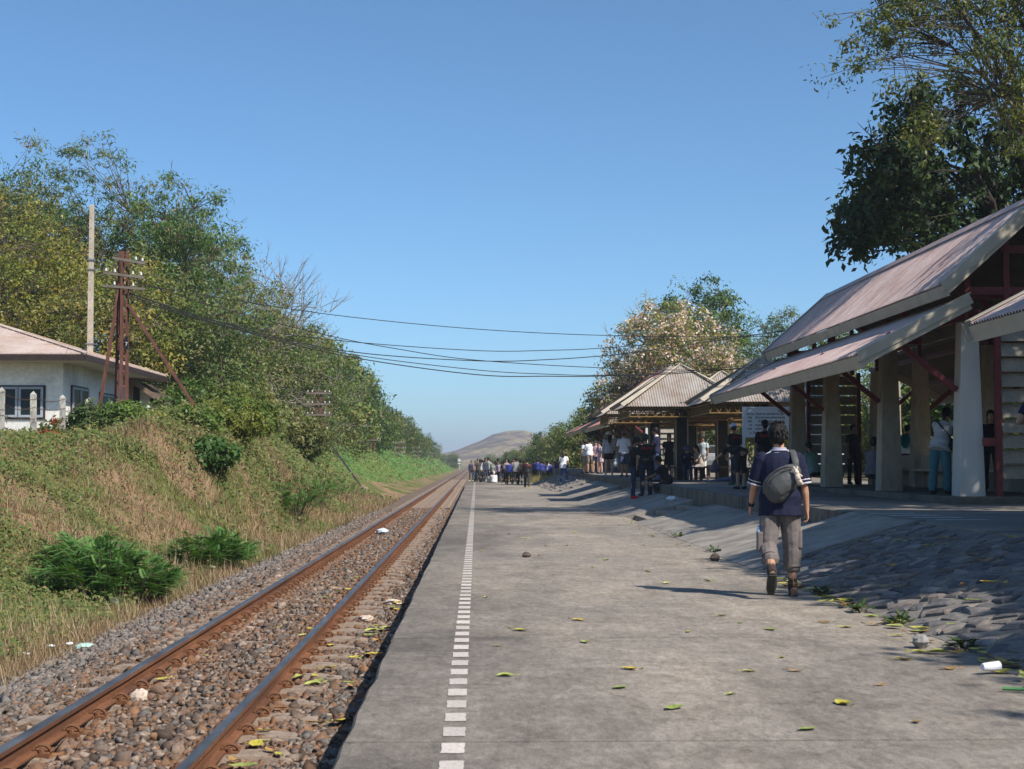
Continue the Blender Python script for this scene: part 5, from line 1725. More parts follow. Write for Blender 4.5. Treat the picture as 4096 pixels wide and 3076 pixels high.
# ================================================================== GRASS, WEEDS AND SHRUBS OF THE CUTTING
M_GRASS = leafmat('grass_blade', .25, .6)
def blades(X, Y, H, W, col, lean, rnd, Z=None, segs=1):
    n = len(X)
    Z = bank_z(X, Y) if Z is None else Z
    a = rnd.uniform(0, 6.28, n)
    dx, dy = np.cos(a), np.sin(a)
    l = lean * rnd.uniform(.2, 1.2, n)
    b = np.stack([X, Y, Z - .02], 1)
    V = np.empty((n, 3, 3))
    V[:, 0] = b - np.stack([-dy * W, dx * W, W * 0], 1)
    V[:, 1] = b + np.stack([-dy * W, dx * W, W * 0], 1)
    V[:, 2] = b + np.stack([dx * l * H, dy * l * H, H * np.sqrt(np.clip(1 - (l * .8) ** 2, .15, 1))], 1)
    return V.reshape(-1, 3), np.arange(n * 3).reshape(n, 3), np.repeat(col, 3, 0)

def scatter_bank(n, y0, y1, power, rnd, x_hi=-3.75, x_lo=-10.4):
    Y = y0 + (y1 - y0) * rnd.random(n) ** power
    lo = np.maximum(x_lo, -.335 * Y - .4)
    X = x_hi + (lo - x_hi) * rnd.random(n)
    return X, Y

def dry_grass():
    rnd = np.random.default_rng(101)
    X, Y = scatter_bank(210000, 11, 75, 1.55, rnd)
    pz = fnoise(X, Y, .38, 21)
    green = np.clip((pz - .50) * 7 + .3, 0, 1)
    foot = np.clip((-3.7 - X) / .7, 0, 1)
    keep = rnd.random(len(X)) < (.25 + .75 * foot) * (1 - .35 * green)
    X, Y, green = X[keep], Y[keep], green[keep]
    n = len(X)
    straw = np.array([[.36, .26, .155], [.27, .185, .11], [.43, .335, .21], [.21, .14, .09], [.33, .24, .17]])
    col = straw[rnd.integers(0, 5, n)] * rnd.uniform(.7, 1.2, (n, 1))
    g = np.array([[.13, .17, .035], [.17, .20, .05], [.09, .14, .03]])[rnd.integers(0, 3, n)] * rnd.uniform(.7, 1.25, (n, 1))
    isg = rnd.random(n) < green * .5
    col = np.where(isg[:, None], g, col)
    H = rnd.uniform(.08, .27, n) * (1 + .6 * (rnd.random(n) < .1)) * np.clip(Y / 30, .75, 1.3) * np.where((X < -8.2) & (Y < 36), .55, 1)
    W = rnd.uniform(.004, .009, n) * np.clip(Y / 24, .8, 2.4)
    v, t, c = blades(X, Y, H, W, col, .95, rnd)
    o = link('grass', np_mesh('grass', v, None, t, M_GRASS, c))
    setprops(o, 'dry straw-coloured grass covering the slope of the cutting', 'grass', kind='stuff')
dry_grass()

def weeds():
    rnd = np.random.default_rng(102)
    X, Y = scatter_bank(170000, 12, 78, 1.35, rnd, -4.3)
    pz = fnoise(X, Y, .38, 21); hi = np.clip((-X - 4.6) / 2.5, 0, 1)
    crest = np.clip((Y - 33.5) / 4, 0, 1) * np.clip((-6.1 - X) / .8, 0, 1)
    prob = np.clip((pz - .40) * 5, .16, 1) * (.2 + .8 * hi) + crest * .6
    keep = rnd.random(len(X)) < prob
    X, Y, crest = X[keep], Y[keep], crest[keep]
    n = len(X)
    hgt = rnd.random(n) * (.10 + .22 * fnoise(X, Y, 1.3, 5) + crest * .55 * fnoise(X, Y, .45, 31))
    Z = bank_z(X, Y) + hgt
    P = np.stack([X, Y, Z], 1)
    pal = np.array([[.095, .14, .034], [.14, .18, .05], [.07, .11, .03], [.20, .19, .065], [.17, .155, .055]])
    pc = pal[rnd.integers(0, 5, n)]
    out = np.zeros((n, 3)); out[:, 2] = .5; out[:, 0] = .3; out[:, 1] = -.3
    v, q, c = leaf_arrays(P, .085, .55, out, .1, pc, rnd)
    # leaf size grows a little with distance so far weeds keep their mass
    s = np.repeat(np.clip(Y / 30, .8, 2.2), 4)[:, None]
    v = np.repeat(P, 4, 0) + (v - np.repeat(P, 4, 0)) * s
    o = link('weeds', np_mesh('weeds', v, q, None, M_GRASS, c))
    setprops(o, 'green creeping weeds patched over the slope of the cutting', 'weeds', kind='stuff')
weeds()

def fern_mesh(rx, ry, h, n_frond, seed, pal, L=.24, pin=.07, stem=.006):
    """feathery leucaena-like shrub: many fronds, each with paired thin leaflets"""
    rnd = np.random.default_rng(seed)
    wood = MB()
    stems = []
    for k in range(max(8, n_frond // 14)):
        a, r = rnd.uniform(0, 6.28), math.sqrt(rnd.random())
        b = Vector((math.cos(a) * r * rx * .55, math.sin(a) * r * ry * .55, 0))
        e = Vector((math.cos(a) * r * rx, math.sin(a) * r * ry, h * (1 - .55 * r * r) * rnd.uniform(.75, 1.05)))
        m = b.lerp(e, .5) + Vector((0, 0, .06 * h))
        wood.tube([b, m, e], [stem * 1.6, stem * 1.2, stem * .6], 4, cap=False)
        stems.append((b, m, e))
    V, C = [], []
    pal = np.asarray(pal)
    for k in range(n_frond):
        b, m, e = stems[rnd.integers(0, len(stems))]
        t = rnd.uniform(.3, 1.0)
        p = b.lerp(m, t * 2) if t < .5 else m.lerp(e, t * 2 - 1)
        d = Vector((p.x + rnd.normal(0, .5) * rx, p.y + rnd.normal(0, .5) * ry, rnd.uniform(-.1, .7) * h)).normalized()
        s = d.cross(Vector((0, 0, 1)))
        s = s.normalized() if s.length > 1e-4 else Vector((1, 0, 0))
        nrm = s.cross(d).normalized()
        Lf = L * rnd.uniform(.7, 1.25)
        col = pal[rnd.integers(0, len(pal))] * rnd.uniform(.8, 1.25)
        for j in range(9):
            u = (j + 1) / 10
            q = p + d * Lf * u - Vector((0, 0, 1)) * (.25 * Lf * u * u)
            w = pin * math.sin(math.pi * (.25 + .7 * u))
            for sd in (-1, 1):
                tip = q + (s * sd + d * .35 - nrm * .25).normalized() * w
                hw = d * .0095
                V += [q - hw, q.lerp(tip, .55) - hw * .9, tip, q.lerp(tip, .5) + hw * 1.1]
                C += [col] * 4
    return V, C, wood

def fern_shrub(label, x, y, rx, ry, h, n, seed, pal=((.10, .215, .052), (.135, .26, .065), (.075, .17, .042)), group='feathery shrubs along the foot of the cutting', L=.24):
    V, C, wood = fern_mesh(rx, ry, h, n, seed, pal, L)
    root = empty('shrub', (x, y, gz(x, y) - .05), 0, label, 'shrub', group)
    wood.build('stem', M_BARK, root)
    n4 = len(V) // 4
    link('foliage', np_mesh('foliage', np.array([tuple(v) for v in V]), np.arange(n4 * 4).reshape(n4, 4), None, M_GRASS, np.array(C)), root)
fern_shrub('largest feathery green shrub, nearest to the rails on the left', -4.98, 20.2, 1.0, .95, .95, 1300, 201)
fern_shrub('feathery shrub just uphill of the largest one', -5.75, 22.0, .8, .7, .75, 620, 202)
fern_shrub('feathery green shrub second along the rails', -4.75, 26.6, .75, .8, .85, 850, 203)
fern_shrub('small feathery shrub beside the ballast edge, past the second one', -4.55, 28.6, .5, .5, .45, 220, 204)
fern_shrub('dark feathery shrub in the mouth of the dip by the brown bank', -5.2, 41.5, 1.0, 1.1, 1.0, 520, 205, L=.3)
fern_shrub('feathery shrub below the second pole strut', -5.4, 50.0, 1.0, 1.4, .8, 420, 206, L=.32)
fern_shrub('low feathery shrub halfway to the second telegraph pole', -5.6, 60.0, 1.0, 1.8, .9, 420, 207, L=.34)
fern_shrub('sprig of weeds growing beside the near rail', -1.15, 21.6, .28, .7, .2, 130, 208, group='weeds by the rail', L=.14)
fern_shrub('low green weeds against the platform edge', -.85, 27.5, .16, 1.0, .16, 90, 209, group='weeds by the rail', L=.13)

# leafy bushes on the crest round the pole and in front of the house
BUSH = ((.09, .155, .032), (.13, .19, .04), (.065, .12, .026))
def bush(label, x, y, r, h, seed, pal=BUSH, L=.11, n=60, per=46, asp=.5, cr=.2):
    crown, wood = grow([((0, 0, h * .5), (r, r, h * .5)), ((r * .4, -r * .2, h * .35), (r * .7, r * .7, h * .35))], trunk=[(0, 0, 0), (.02, 0, h * .25), (0, .02, h * .45)], tr=.03, n_clump=n, clump_r=cr, per=per, L=L, aspect=asp, pal=pal, seed=seed, limbs=6, twig=.006, bare=8, bare_len=.3)
    root = empty('bush', (x, y, gz(x, y) - .06), 0, label, 'bush', 'bushes along the crest of the cutting')
    wood.build('stem', M_BARK, root); link('foliage', np_mesh('foliage', crown[0], crown[1], None, M_LEAF, crown[2]), root)
YB = ((.15, .18, .035), (.19, .21, .045), (.11, .15, .03))
bush('dark small-leaved bush before the house corner', -9.1, 34.8, .38, .85, 301, ((.06, .10, .03), (.09, .12, .04)))
bush('green bush hiding the footing of the rail-steel pole', -8.5, 35.6, .65, .5, 302)
bush('light green bush right of the pole footing', -7.75, 36.0, .75, .45, 303, YB)
bush('bushy green mound at the foot of the raking strut', -7.0, 36.6, .8, .5, 304)
bush('leafy bush hanging over the bank below the strut', -6.3, 35.2, .65, .7, 305, ((.055, .12, .03), (.08, .15, .04)), L=.15)
bush('yellow-green bush on the bank shoulder beyond the strut', -6.6, 40.0, 1.0, 1.1, 306, YB, n=80)
bush('rounded bush on the crest, second beyond the strut', -7.2, 44.0, 1.2, 1.3, 307, BUSH, n=90)
bush('pale bush on the crest before the olive tree', -7.9, 48.5, 1.4, 1.8, 308, YB, n=110, L=.14)
bush('tall bush at the edge of the lean-to roof', -9.4, 50.0, 1.6, 2.2, 309, BUSH, n=130, L=.15, cr=.3)
bush('thick bush under the olive leafed tree', -8.7, 56.0, 1.8, 2.6, 310, OLIVE, n=150, L=.16, cr=.34)
bush('bush with reddish dry leaves before the second pole', -8.4, 66.0, 1.9, 2.3, 311, OLIVE + BROWNS[:1], n=150, L=.17, cr=.36)
bush('wide bush on the slope left of the second pole', -9.6, 72.0, 2.1, 2.8, 312, OLIVE, n=170, L=.18, cr=.38)
bush('bush with red flowers at the house corner', -9.25, 32.6, .35, .55, 313, BUSH + ((.5, .04, .03),), L=.09, n=24, per=30)
bush('leafy branch reaching in from the picture edge before the house', -10.35, 30.3, .55, 2.1, 314, BUSH, L=.12, n=40, per=40)

def understory():
    """the unbroken thicket under the trees and along the foot of the cutting"""
    rnd = np.random.default_rng(103)
    n = 62000
    Y = 46 + 300 * rnd.random(n) ** 2.0
    edge = np.interp(Y, [46, 60, 80, 110, 200, 350], [-6.9, -7.2, -6.5, -6.0, -5.6, -5.3])
    X = edge - rnd.random(n) ** .8 * np.interp(Y, [46, 60, 90, 300], [4, 6.5, 7, 9])
    top = (.45 + 1.35 * np.clip((edge - X) / 3.5, 0, 1)) * (.15 + 1.5 * fnoise(X, Y, .4, 41) ** 1.4) * np.interp(Y, [46, 60, 80, 350], [.7, 1, 1.15, 1.3])
    h = top * rnd.random(n) ** .55
    P = np.stack([X, Y, bank_z(X, Y) + h], 1)
    mixv = fnoise(X, Y, .22, 44)
    a = np.array([.09, .20, .046]); b = np.array([.15, .19, .052]); c0 = np.array([.20, .145, .075])
    bright = np.clip((Y - 62) / 25, 0, 1)
    pc = np.where((mixv > .5)[:, None], b, a) * (1 - bright[:, None] * .5) + a * bright[:, None] * .5
    pc = np.where((rnd.random(n) < .09)[:, None], c0, pc)
    out = np.zeros((n, 3)); out[:, 2] = .4; out[:, 0] = .45; out[:, 1] = -.35
    v, q, c = leaf_arrays(P, .2, .34, out, .2, pc, rnd)
    s = np.repeat(np.clip(Y / 80, .8, 3.0), 4)[:, None]
    v = np.repeat(P, 4, 0) + (v - np.repeat(P, 4, 0)) * s
    o = link('undergrowth', np_mesh('undergrowth', v, q, None, M_GRASS, c))
    setprops(o, 'green feathery undergrowth filling the foot of the tree belt', 'undergrowth', kind='stuff')
understory()

def right_grass():
    """tall straw grass at the far end of the platform"""
    rnd = np.random.default_rng(104)
    n = 9000
    Y = rnd.uniform(94, 118, n); X = rnd.uniform(2.2, 7.5, n)
    k = ~((Y < 104.3) & (X < 3.75)); X, Y = X[k], Y[k]; n = len(X)
    Z = np.where(Y > 104, -.5, -.3) + 0 * X
    col = np.array([[.42, .36, .18], [.33, .28, .13], [.25, .27, .09]])[rnd.integers(0, 3, n)] * rnd.uniform(.7, 1.2, (n, 1))
    v, t, c = blades(X, Y, rnd.uniform(.5, 1.0, n), rnd.uniform(.012, .025, n), col, .4, rnd, Z=Z)
    o = link('tall_grass', np_mesh('tall_grass', v, None, t, M_GRASS, c))
    setprops(o, 'tall straw grass growing at the far end of the platform', 'grass', kind='stuff')
right_grass()

def tall_stems():
    """uneven dead stems and seed heads standing out of the turf"""
    rnd = np.random.default_rng(105)
    X, Y = scatter_bank(15000, 12, 60, 1.4, rnd, -4.2)
    keep = fnoise(X, Y, .8, 61) > .54
    X, Y = X[keep], Y[keep]; n = len(X)
    col = np.array([[.40, .33, .20], [.30, .22, .13], [.22, .24, .09], [.16, .20, .06], [.46, .40, .28]])[rnd.integers(0, 5, n)] * rnd.uniform(.7, 1.15, (n, 1))
    v, t, c = blades(X, Y, rnd.uniform(.18, .48, n) * np.where((X < -8.2) & (Y < 36), .5, 1), rnd.uniform(.004, .009, n) * np.clip(Y / 24, .8, 2), col, .8, rnd)
    o = link('dead_stems', np_mesh('dead_stems', v, None, t, M_GRASS, c))
    setprops(o, 'tall dead stems and seed heads standing in the bank grass', 'stems', kind='stuff')
tall_stems()

# ================================================================== PEOPLE
def cloth(c, rough=.85, var=.16):
    return plain('cloth_%02x%02x%02x' % tuple(int(max(0, min(1, x)) * 255) for x in c), c, rough, var, 9, bmp=.25, spec=.2)
def stripes(name, c1, c2, freq, axis='Z'):
    if name in MATS: return MATS[name]
    m, nt, b = nodes_of(name)
    w = nt.nodes.new('ShaderNodeTexWave'); w.bands_direction = axis
    w.inputs['Scale'].default_value = freq
    t = nt.nodes.new('ShaderNodeTexCoord'); nt.links.new(t.outputs['Object'], w.inputs['Vector'])
    c = ramp(nt, w.outputs['Fac'], [(.45, c1), (.55, c2)])
    nt.links.new(c, b.inputs['Base Color']); b.inputs['Roughness'].default_value = .85
    MATS[name] = m
    return m
def speckle(name, c1, c2, scale, lo=.45, hi=.55):
    if name in MATS: return MATS[name]
    m, nt, b = nodes_of(name)
    n1 = noise(nt, scale, 2, .5, coords(nt, 'Object'))
    nt.links.new(ramp(nt, n1, [(lo, c1), (hi, c2)]), b.inputs['Base Color']); b.inputs['Roughness'].default_value = .85
    MATS[name] = m
    return m
SKIN = plain('skin_tan', (.42, .235, .155), .5, .08, 12, spec=.3)
SKIN_D = plain('skin_brown', (.27, .14, .085), .5, .08, 12, spec=.3)
SKIN_L = plain('skin_light', (.52, .32, .23), .5, .08, 12, spec=.3)
HAIR = plain('black_hair', (.009, .008, .008), .5, .4, 40, bmp=.5, spec=.25, stretch=(1, 1, .3))
HAIR_B = plain('brown_hair', (.045, .022, .014), .4, .4, 40, bmp=.5, spec=.5, stretch=(1, 1, .3))

def V3(x, y, z): return Vector((x, y, z))
def skeleton(pose):
    g = pose.get
    J = {}
    lean = R(g('lean', 2)); sp = V3(0, math.sin(lean), math.cos(lean)); tw = R(g('twist', 0))
    fw = V3(0, math.cos(lean), -math.sin(lean))
    J['pelvis'] = V3(0, 0, 0); J['spine'] = sp; J['fwd'] = fw
    J['neck'] = sp * .49
    hp, hy = R(g('head', (0, 0))[0]), R(g('head', (0, 0))[1])
    hd = lean * .4 + hp
    J['headup'] = V3(0, math.sin(hd), math.cos(hd)); J['headyaw'] = hy
    J['head'] = J['neck'] + J['headup'] * .155 + V3(0, .015, 0)
    for s, k in ((-1, 'L'), (1, 'R')):
        hip = V3(s * .088, 0, -.05)
        f, kn, ab = R(g('hip' + k, 0)), R(g('knee' + k, 3)), R(g('abd' + k, 3))
        th = V3(s * math.sin(ab), math.sin(f), -math.cos(f)).normalized()
        a2 = f - kn
        sh = V3(s * math.sin(ab) * g('in' + k, .6), math.sin(a2), -math.cos(a2)).normalized()
        J['hip' + k] = hip; J['knee' + k] = hip + th * .42; J['ank' + k] = J['knee' + k] + sh * .415
        fp = R(g('foot' + k, 0))
        yaw = R(g('toe' + k, 8)) * s
        J['toe' + k] = J['ank' + k] + V3(math.sin(yaw) * math.cos(fp) * .17, math.cos(yaw) * math.cos(fp) * .17, -.045 - math.sin(fp) * .16)
        J['heel' + k] = J['ank' + k] + V3(0, -.05 * math.cos(fp), -.045 + math.sin(fp) * .05)
        shl = sp * .415 + V3(s * .172, 0, 0)
        fl, ab2 = (R(x) for x in g('sh' + k, (3, 9)))
        el = R(g('el' + k, 12)); inn = g('arm_in' + k, .2)
        ua = V3(s * math.sin(ab2), math.sin(fl) * math.cos(ab2), -math.cos(fl) * math.cos(ab2)).normalized()
        e2 = fl + el
        fa = V3(s * (math.sin(ab2) * .6 - inn * math.sin(el)), math.sin(e2), -math.cos(e2)).normalized()
        J['sho' + k] = shl; J['elb' + k] = shl + ua * .285; J['wri' + k] = J['elb' + k] + fa * .25
        J['fad' + k] = fa
    low = min(J['ankL'].z, J['ankR'].z, J['toeL'].z + .045, J['toeR'].z + .045)
    hz = g('hz', None)
    dz = (.075 - low) if hz is None else hz
    for k, v in J.items():
        if isinstance(v, Vector) and k not in ('spine', 'fwd', 'headup', 'fadL', 'fadR'): v.z += dz
    J['hz'] = dz
    return J

def remesh(o, voxel, it=2, fac=.5):
    m = o.modifiers.new('remesh', 'REMESH'); m.mode = 'VOXEL'; m.voxel_size = voxel; m.use_smooth_shade = True
    m2 = o.modifiers.new('smooth', 'SMOOTH'); m2.factor = fac; m2.iterations = it
    return o

FOLD = bpy.data.textures.new('cloth_folds', 'CLOUDS'); FOLD.noise_scale = .17; FOLD.noise_depth = 2
def crumple(o, strength):
    d = o.modifiers.new('folds', 'DISPLACE'); d.texture = FOLD; d.strength = strength; d.mid_level = .5; d.texture_coords = 'LOCAL'
    return o

def torso_rings(mb, J, rings, seg=16, side=(1, 0, 0)):
    """rings: (distance up the spine, half width, half depth, forward shift)"""
    pts = [J['pelvis'] + J['spine'] * d + J['fwd'] * sh for d, a, b, sh in rings]
    mb.tube(pts, [(a, b) for d, a, b, sh in rings], seg, side=side)

def limb(mb, pts, radii, seg=10):
    """tube with rounded joints, resampled so bends stay round"""
    P, Rr = [], []
    for i in range(len(pts) - 1):
        for j in range(4):
            t = j / 4
            P.append(pts[i].lerp(pts[i + 1], t)); Rr.append(radii[i] + (radii[i + 1] - radii[i]) * t)
    P.append(pts[-1]); Rr.append(radii[-1])
    mb.tube(P, Rr, seg)
    for p, r in zip(pts, radii): mb.ball(p, r * 1.0, 8, 6)

def hand(mb, J, k, curl=.5, fine=True, rf=.0088):
    s = -1 if k == 'L' else 1
    w, d = J['wri' + k], J['fad' + k]
    side = V3(0, 1, 0) - d * d.y           # thumb side points forward
    side = side.normalized() if side.length > .1 else V3(0, 0, 1)
    nrm = d.cross(side).normalized() * (-s)  # palm faces the thigh
    if nrm.x * s > 0: nrm = -nrm
    if not fine:
        mb.tube([w, w + d * .05, w + d * .11, w + d * .15 + nrm * .02], [(.024, .02), (.036, .018), (.034, .016), (.018, .012)], 8, side=side); return
    mb.tube([w - d * .01, w + d * .03, w + d * .07, w + d * .088], [(.025, .02), (.036, .0165), (.041, .0145), (.036, .012)], 10, side=side)
    for j, (o, L) in enumerate(((.031, .066), (.0105, .075), (-.0105, .070), (-.031, .055))):
        b0 = w + d * .082 + side * o
        c = curl * (1 + .15 * j)
        p1 = b0 + (d * math.cos(c * .5) + nrm * math.sin(c * .5)) * L * .45
        p2 = p1 + (d * math.cos(c * 1.3) + nrm * math.sin(c * 1.3)) * L * .32
        p3 = p2 + (d * math.cos(c * 2.0) + nrm * math.sin(c * 2.0)) * L * .28
        mb.tube([b0 - d * .02, p1, p2, p3], [rf * 1.08, rf, rf * .93, rf * .75], 6)
    t0 = w + d * .028 + side * .028
    t1 = t0 + (d * .6 + side * .7 + nrm * .3).normalized() * .042
    t2 = t1 + (d * .9 + side * .15 + nrm * .45).normalized() * .036
    mb.tube([t0 - d * .01, t1, t2], [rf * 1.35, rf * 1.1, rf * .85], 6)

def head_mesh(mb, J, fine=True):
    Q = Matrix.Rotation(J['headyaw'], 3, 'Z')
    up = J['headup']; c = J['head']
    rx = Matrix.Rotation(math.atan2(-up.y, up.z), 3, 'X')
    M = rx @ Q
    T = lambda x, y, z: c + M @ V3(x, y, z)
    mb.ball(T(0, -.012, .025), (.076, .096, .092), 14, 10, M)
    mb.ball(T(0, .022, -.045), (.058, .066, .072), 12, 8, M)          # face and jaw
    mb.ball(T(0, .052, -.088), (.030, .028, .025), 8, 6, M)           # chin
    mb.tube([T(0, .082, .012), T(0, .098, -.022), T(0, .088, -.036)], [.010, .015, .009], 6)   # nose
    mb.ball(T(0, .078, .022), (.052, .014, .012), 8, 5, M)            # brow
    for s in (-1, 1):
        mb.ball(T(s * .078, -.004, -.012), (.011, .02, .032), 8, 6, M)
    mb.tube([J['neck'] - J['spine'] * .05, J['neck'] + up * .03, T(0, -.012, -.07)], [.062, .052, .052], 10)
    return T, M

TOR = [(-.14, .10, .085, 0), (-.06, .155, .112, 0), (.02, .162, .115, -.004), (.14, .140, .100, .005), (.28, .155, .108, .008), (.37, .160, .102, .002), (.415, .146, .090, -.002), (.45, .108, .07, -.004), (.485, .07, .055, -.004)]

def person(label, loc, rz, H, pose, look, lod=1, group=None, zfix=None):
    """lod 0: far, 1: middle distance, 2: close"""
    vx = (.026, .0135, .0068)[lod]
    J = skeleton(pose)
    s = H / 1.72
    root = empty('person', loc, rz, label, 'person', group)
    root.scale = (s, s, s)
    L = look.get
    fine = lod > 0
    bw = L('build', 1.0)
    skin = L('skin', SKIN)
    # ---- body: one continuous surface
    mb = MB()
    torso_rings(mb, J, [(d, a * .93 * (.6 + .4 * bw), b * .93, sh) for d, a, b, sh in TOR])
    T, M = head_mesh(mb, J, fine)
    for k in 'LR':
        mb.ball(J['sho' + k], .058, 8, 6)
        limb(mb, [J['sho' + k], J['elb' + k], J['wri' + k]], [.05 * bw, .038, .026])
        mb.tube([J['elb' + k], J['elb' + k].lerp(J['wri' + k], .3), J['wri' + k]], [.036, .041, .025], 8)
        hand(mb, J, k, L('curl', .55), fine, .0088 if lod == 2 else .0115)
        limb(mb, [J['hip' + k], J['knee' + k], J['ank' + k]], [.080 * bw, .052, .036])
        mb.tube([J['knee' + k], J['knee' + k].lerp(J['ank' + k], .3) - J['fwd'] * .012, J['ank' + k]], [.050, .056, .036], 8)
        mb.tube([J['ank' + k], J['heel' + k].lerp(J['toe' + k], .45) + V3(0, 0, .02), J['toe' + k] + V3(0, 0, .01)], [(.036, .036), (.036, .03), (.03, .02)], 8)
    o = mb.build('body', skin, root); remesh(o, vx, 2)
    # ---- shirt
    sleeve = L('sleeve', 'short')
    ease = L('ease', .018)
    top = L('shirt')
    hem = L('hem', -.08)
    mb = MB()
    rr = [(max(d, hem), a * (.55 + .45 * bw) + ease + (.012 if d < .1 else 0), b * (.5 + .5 * bw) + ease, sh) for d, a, b, sh in TOR[1:-1]]
    rr = [(hem, rr[0][1] + L('flare', 0), rr[0][2] + L('flare', 0), 0)] + [r for r in rr if r[0] > hem + .01] + [(.478, .082, .066, -.004)]
    torso_rings(mb, J, rr)
    fr = {'none': 0, 'short': L('slen', .62), 'long': 2}[sleeve]
    for k in 'LR':
        if fr == 0: continue
        mb.ball(J['sho' + k] - J['spine'] * .012, .058 * (.6 + .4 * bw) + ease * .3, 10, 7)
        r0 = .058 * (.5 + .5 * bw) + ease * .55
        if fr <= 1:
            mb.tube([J['sho' + k], J['sho' + k].lerp(J['elb' + k], fr * .6), J['sho' + k].lerp(J['elb' + k], fr)], [r0, r0 * 1.02, r0 * 1.06], 12)
        else:
            limb(mb, [J['sho' + k], J['elb' + k], J['wri' + k]], [r0, .05, .037])
    o = mb.build('shirt', top, root); remesh(o, vx, 3)
    if lod: crumple(o, .022 if lod == 2 else .03)
    if L('collar'):
        cb = MB()
        n = J['neck']; sp = J['spine']
        cb.tube([n - sp * .025 - J['fwd'] * .004, n + sp * .012 - J['fwd'] * .006, n + sp * .028 - J['fwd'] * .008], [(.082, .070), (.074, .066), (.068, .062)], 16, side=(1, 0, 0))
        o = cb.build('collar', L('collar'), root); remesh(o, min(vx, .012), 1)
    # ---- lower garment
    low, lm, frac = L('lower', 'trousers'), L('lower_mat'), L('frac', 1.93)
    mb = MB()
    pr = [(d, a * (.55 + .45 * bw) + .008, b * (.5 + .5 * bw) + .008, sh) for d, a, b, sh in TOR[:4]]
    if low == 'skirt':
        kn = (J['kneeL'] + J['kneeR']) / 2
        hipc = J['pelvis']
        mb.tube([hipc + J['spine'] * .10, hipc, hipc.lerp(kn, .35), hipc.lerp(kn, frac)], [(.145, .108), (.172, .128), (.19, .15), (.21, .175)], 16, side=(1, 0, 0))
    else:
        torso_rings(mb, J, pr)
        fl = L('leg_ease', 0.0)
        for k in 'LR':
            h, kn, an = J['hip' + k], J['knee' + k], J['ank' + k]
            if frac <= 1:
                mb.tube([h + V3(0, 0, .03), h.lerp(kn, frac * .5), h.lerp(kn, frac)], [.094 * bw + fl, .088 * bw + fl, .082 * bw + fl], 12)
                mb.ball(h, .096 * bw + fl * .6, 10, 7)
            else:
                e = kn.lerp(an, frac - 1)
                mb.ball(h, .096 * bw + fl * .5, 10, 7)
                limb(mb, [h, kn, e], [.092 * bw + fl * .7, .064 + fl, (.058 if frac > 1.7 else .064) + fl], 12)
    o = mb.build({'skirt': 'skirt', 'shorts': 'shorts'}.get(low, 'trousers'), lm, root); remesh(o, vx, 3)
    if lod: crumple(o, .03 if lod == 2 else .03)
    if L('belt'):
        bb = MB(); torso_rings(bb, J, [(.035, .172 * (.55 + .45 * bw) + .012, .118 * (.5 + .5 * bw) + .014, 0), (.065, .168 * (.55 + .45 * bw) + .012, .115 * (.5 + .5 * bw) + .014, 0)])
        bb.build('belt', L('belt'), root)
    # ---- shoes
    for k in 'LR':
        sb_ = MB()
        he, to, an = J['heel' + k], J['toe' + k], J['ank' + k]
        d = (to - he).normalized(); upv = V3(0, 0, 1) - d * d.z
        upv.normalize()
        sd = d.cross(upv).normalized()
        sb_.tube([he - d * .01 + upv * .018, he + d * .05 + upv * .026, he + d * .12 + upv * .02, he + d * .19 + upv * .014, to + d * .02 + upv * .008], [(.034, .036), (.043, .048), (.047, .042), (.049, .034), (.034, .022)], 12, side=sd)
        if L('boot', False): sb_.tube([he + d * .035 + upv * .03, an + upv * .02, an + upv * .065], [.042, .045, .05], 10)
        o = sb_.build('shoe', L('shoes'), root); remesh(o, min(vx, .013), 1)
        if lod == 2 or L('sole'):
            sl = MB().tube([he - d * .018 - upv * .012, he + d * .05 - upv * .012, he + d * .12 - upv * .012, to + d * .028 - upv * .01], [(.036, .012), (.046, .013), (.051, .013), (.034, .012)], 12, side=sd)
            o2 = sl.build('sole', L('sole') or cloth((.035, .032, .03), .8), o)
    # ---- hair / hats
    st = L('hair', 'short')
    hc = L('haircol', HAIR)
    if st != 'none':
        hb = MB()
        if st == 'bald':
            for k in range(9):
                a = math.pi * (1.02 + k / 8 * .96) ; a = math.pi + math.pi * k / 8
                hb.ball(T(math.cos(a) * .074, -.012 + math.sin(a) * .09, -.005), (.014, .016, .04), 7, 5, M)
        else:
            hb.ball(T(0, -.022, .034), (.088, .102, .098), 16, 10, M)
            hb.ball(T(0, -.055, -.02), (.074, .064, .075), 12, 8, M)
            for s2 in (-1, 1): hb.ball(T(s2 * .072, -.005, .005), (.016, .034, .05), 8, 6, M)
            if st in ('long', 'ponytail'):
                a = T(0, -.085, .0); L_ = .36 if st == 'long' else .26
                w = .085 if st == 'long' else .036
                b_ = T(0, -.105, -.12) ; b_ = b_ if st == 'long' else T(0, -.13, -.06)
                e = V3(b_.x, b_.y - .02, b_.z - L_ * .65)
                hb.tube([T(0, -.06, .03), a, b_, (b_ + e) / 2, e], [(w * .9, .05), (w, .045), (w, .035), (w * .9, .03), (w * .35, .015)], 12, side=(1, 0, 0))
        o = hb.build('hair', hc, root); remesh(o, min(vx, .011), 1)
    hat = L('hat')
    if hat:
        kind, hm = hat
        hb = MB()
        hb.ball(T(0, -.015, .052), (.097, .112, .085), 16, 10, M)
        if kind == 'cap':
            hb.tube([T(0, .07, .055), T(0, .12, .045), T(0, .175, .03)], [(.078, .012), (.082, .010), (.05, .006)], 14, side=M @ V3(1, 0, 0))
        else:
            pts = [T(0, -.012, .06), T(0, -.012, .03), T(0, -.012, .0)]
            hb.tube(pts, [(.10, .115), (.125, .14), (.165, .185)], 18, side=M @ V3(1, 0, 0))
        o = hb.build('hat', hm, root); remesh(o, min(vx, .011), 1)
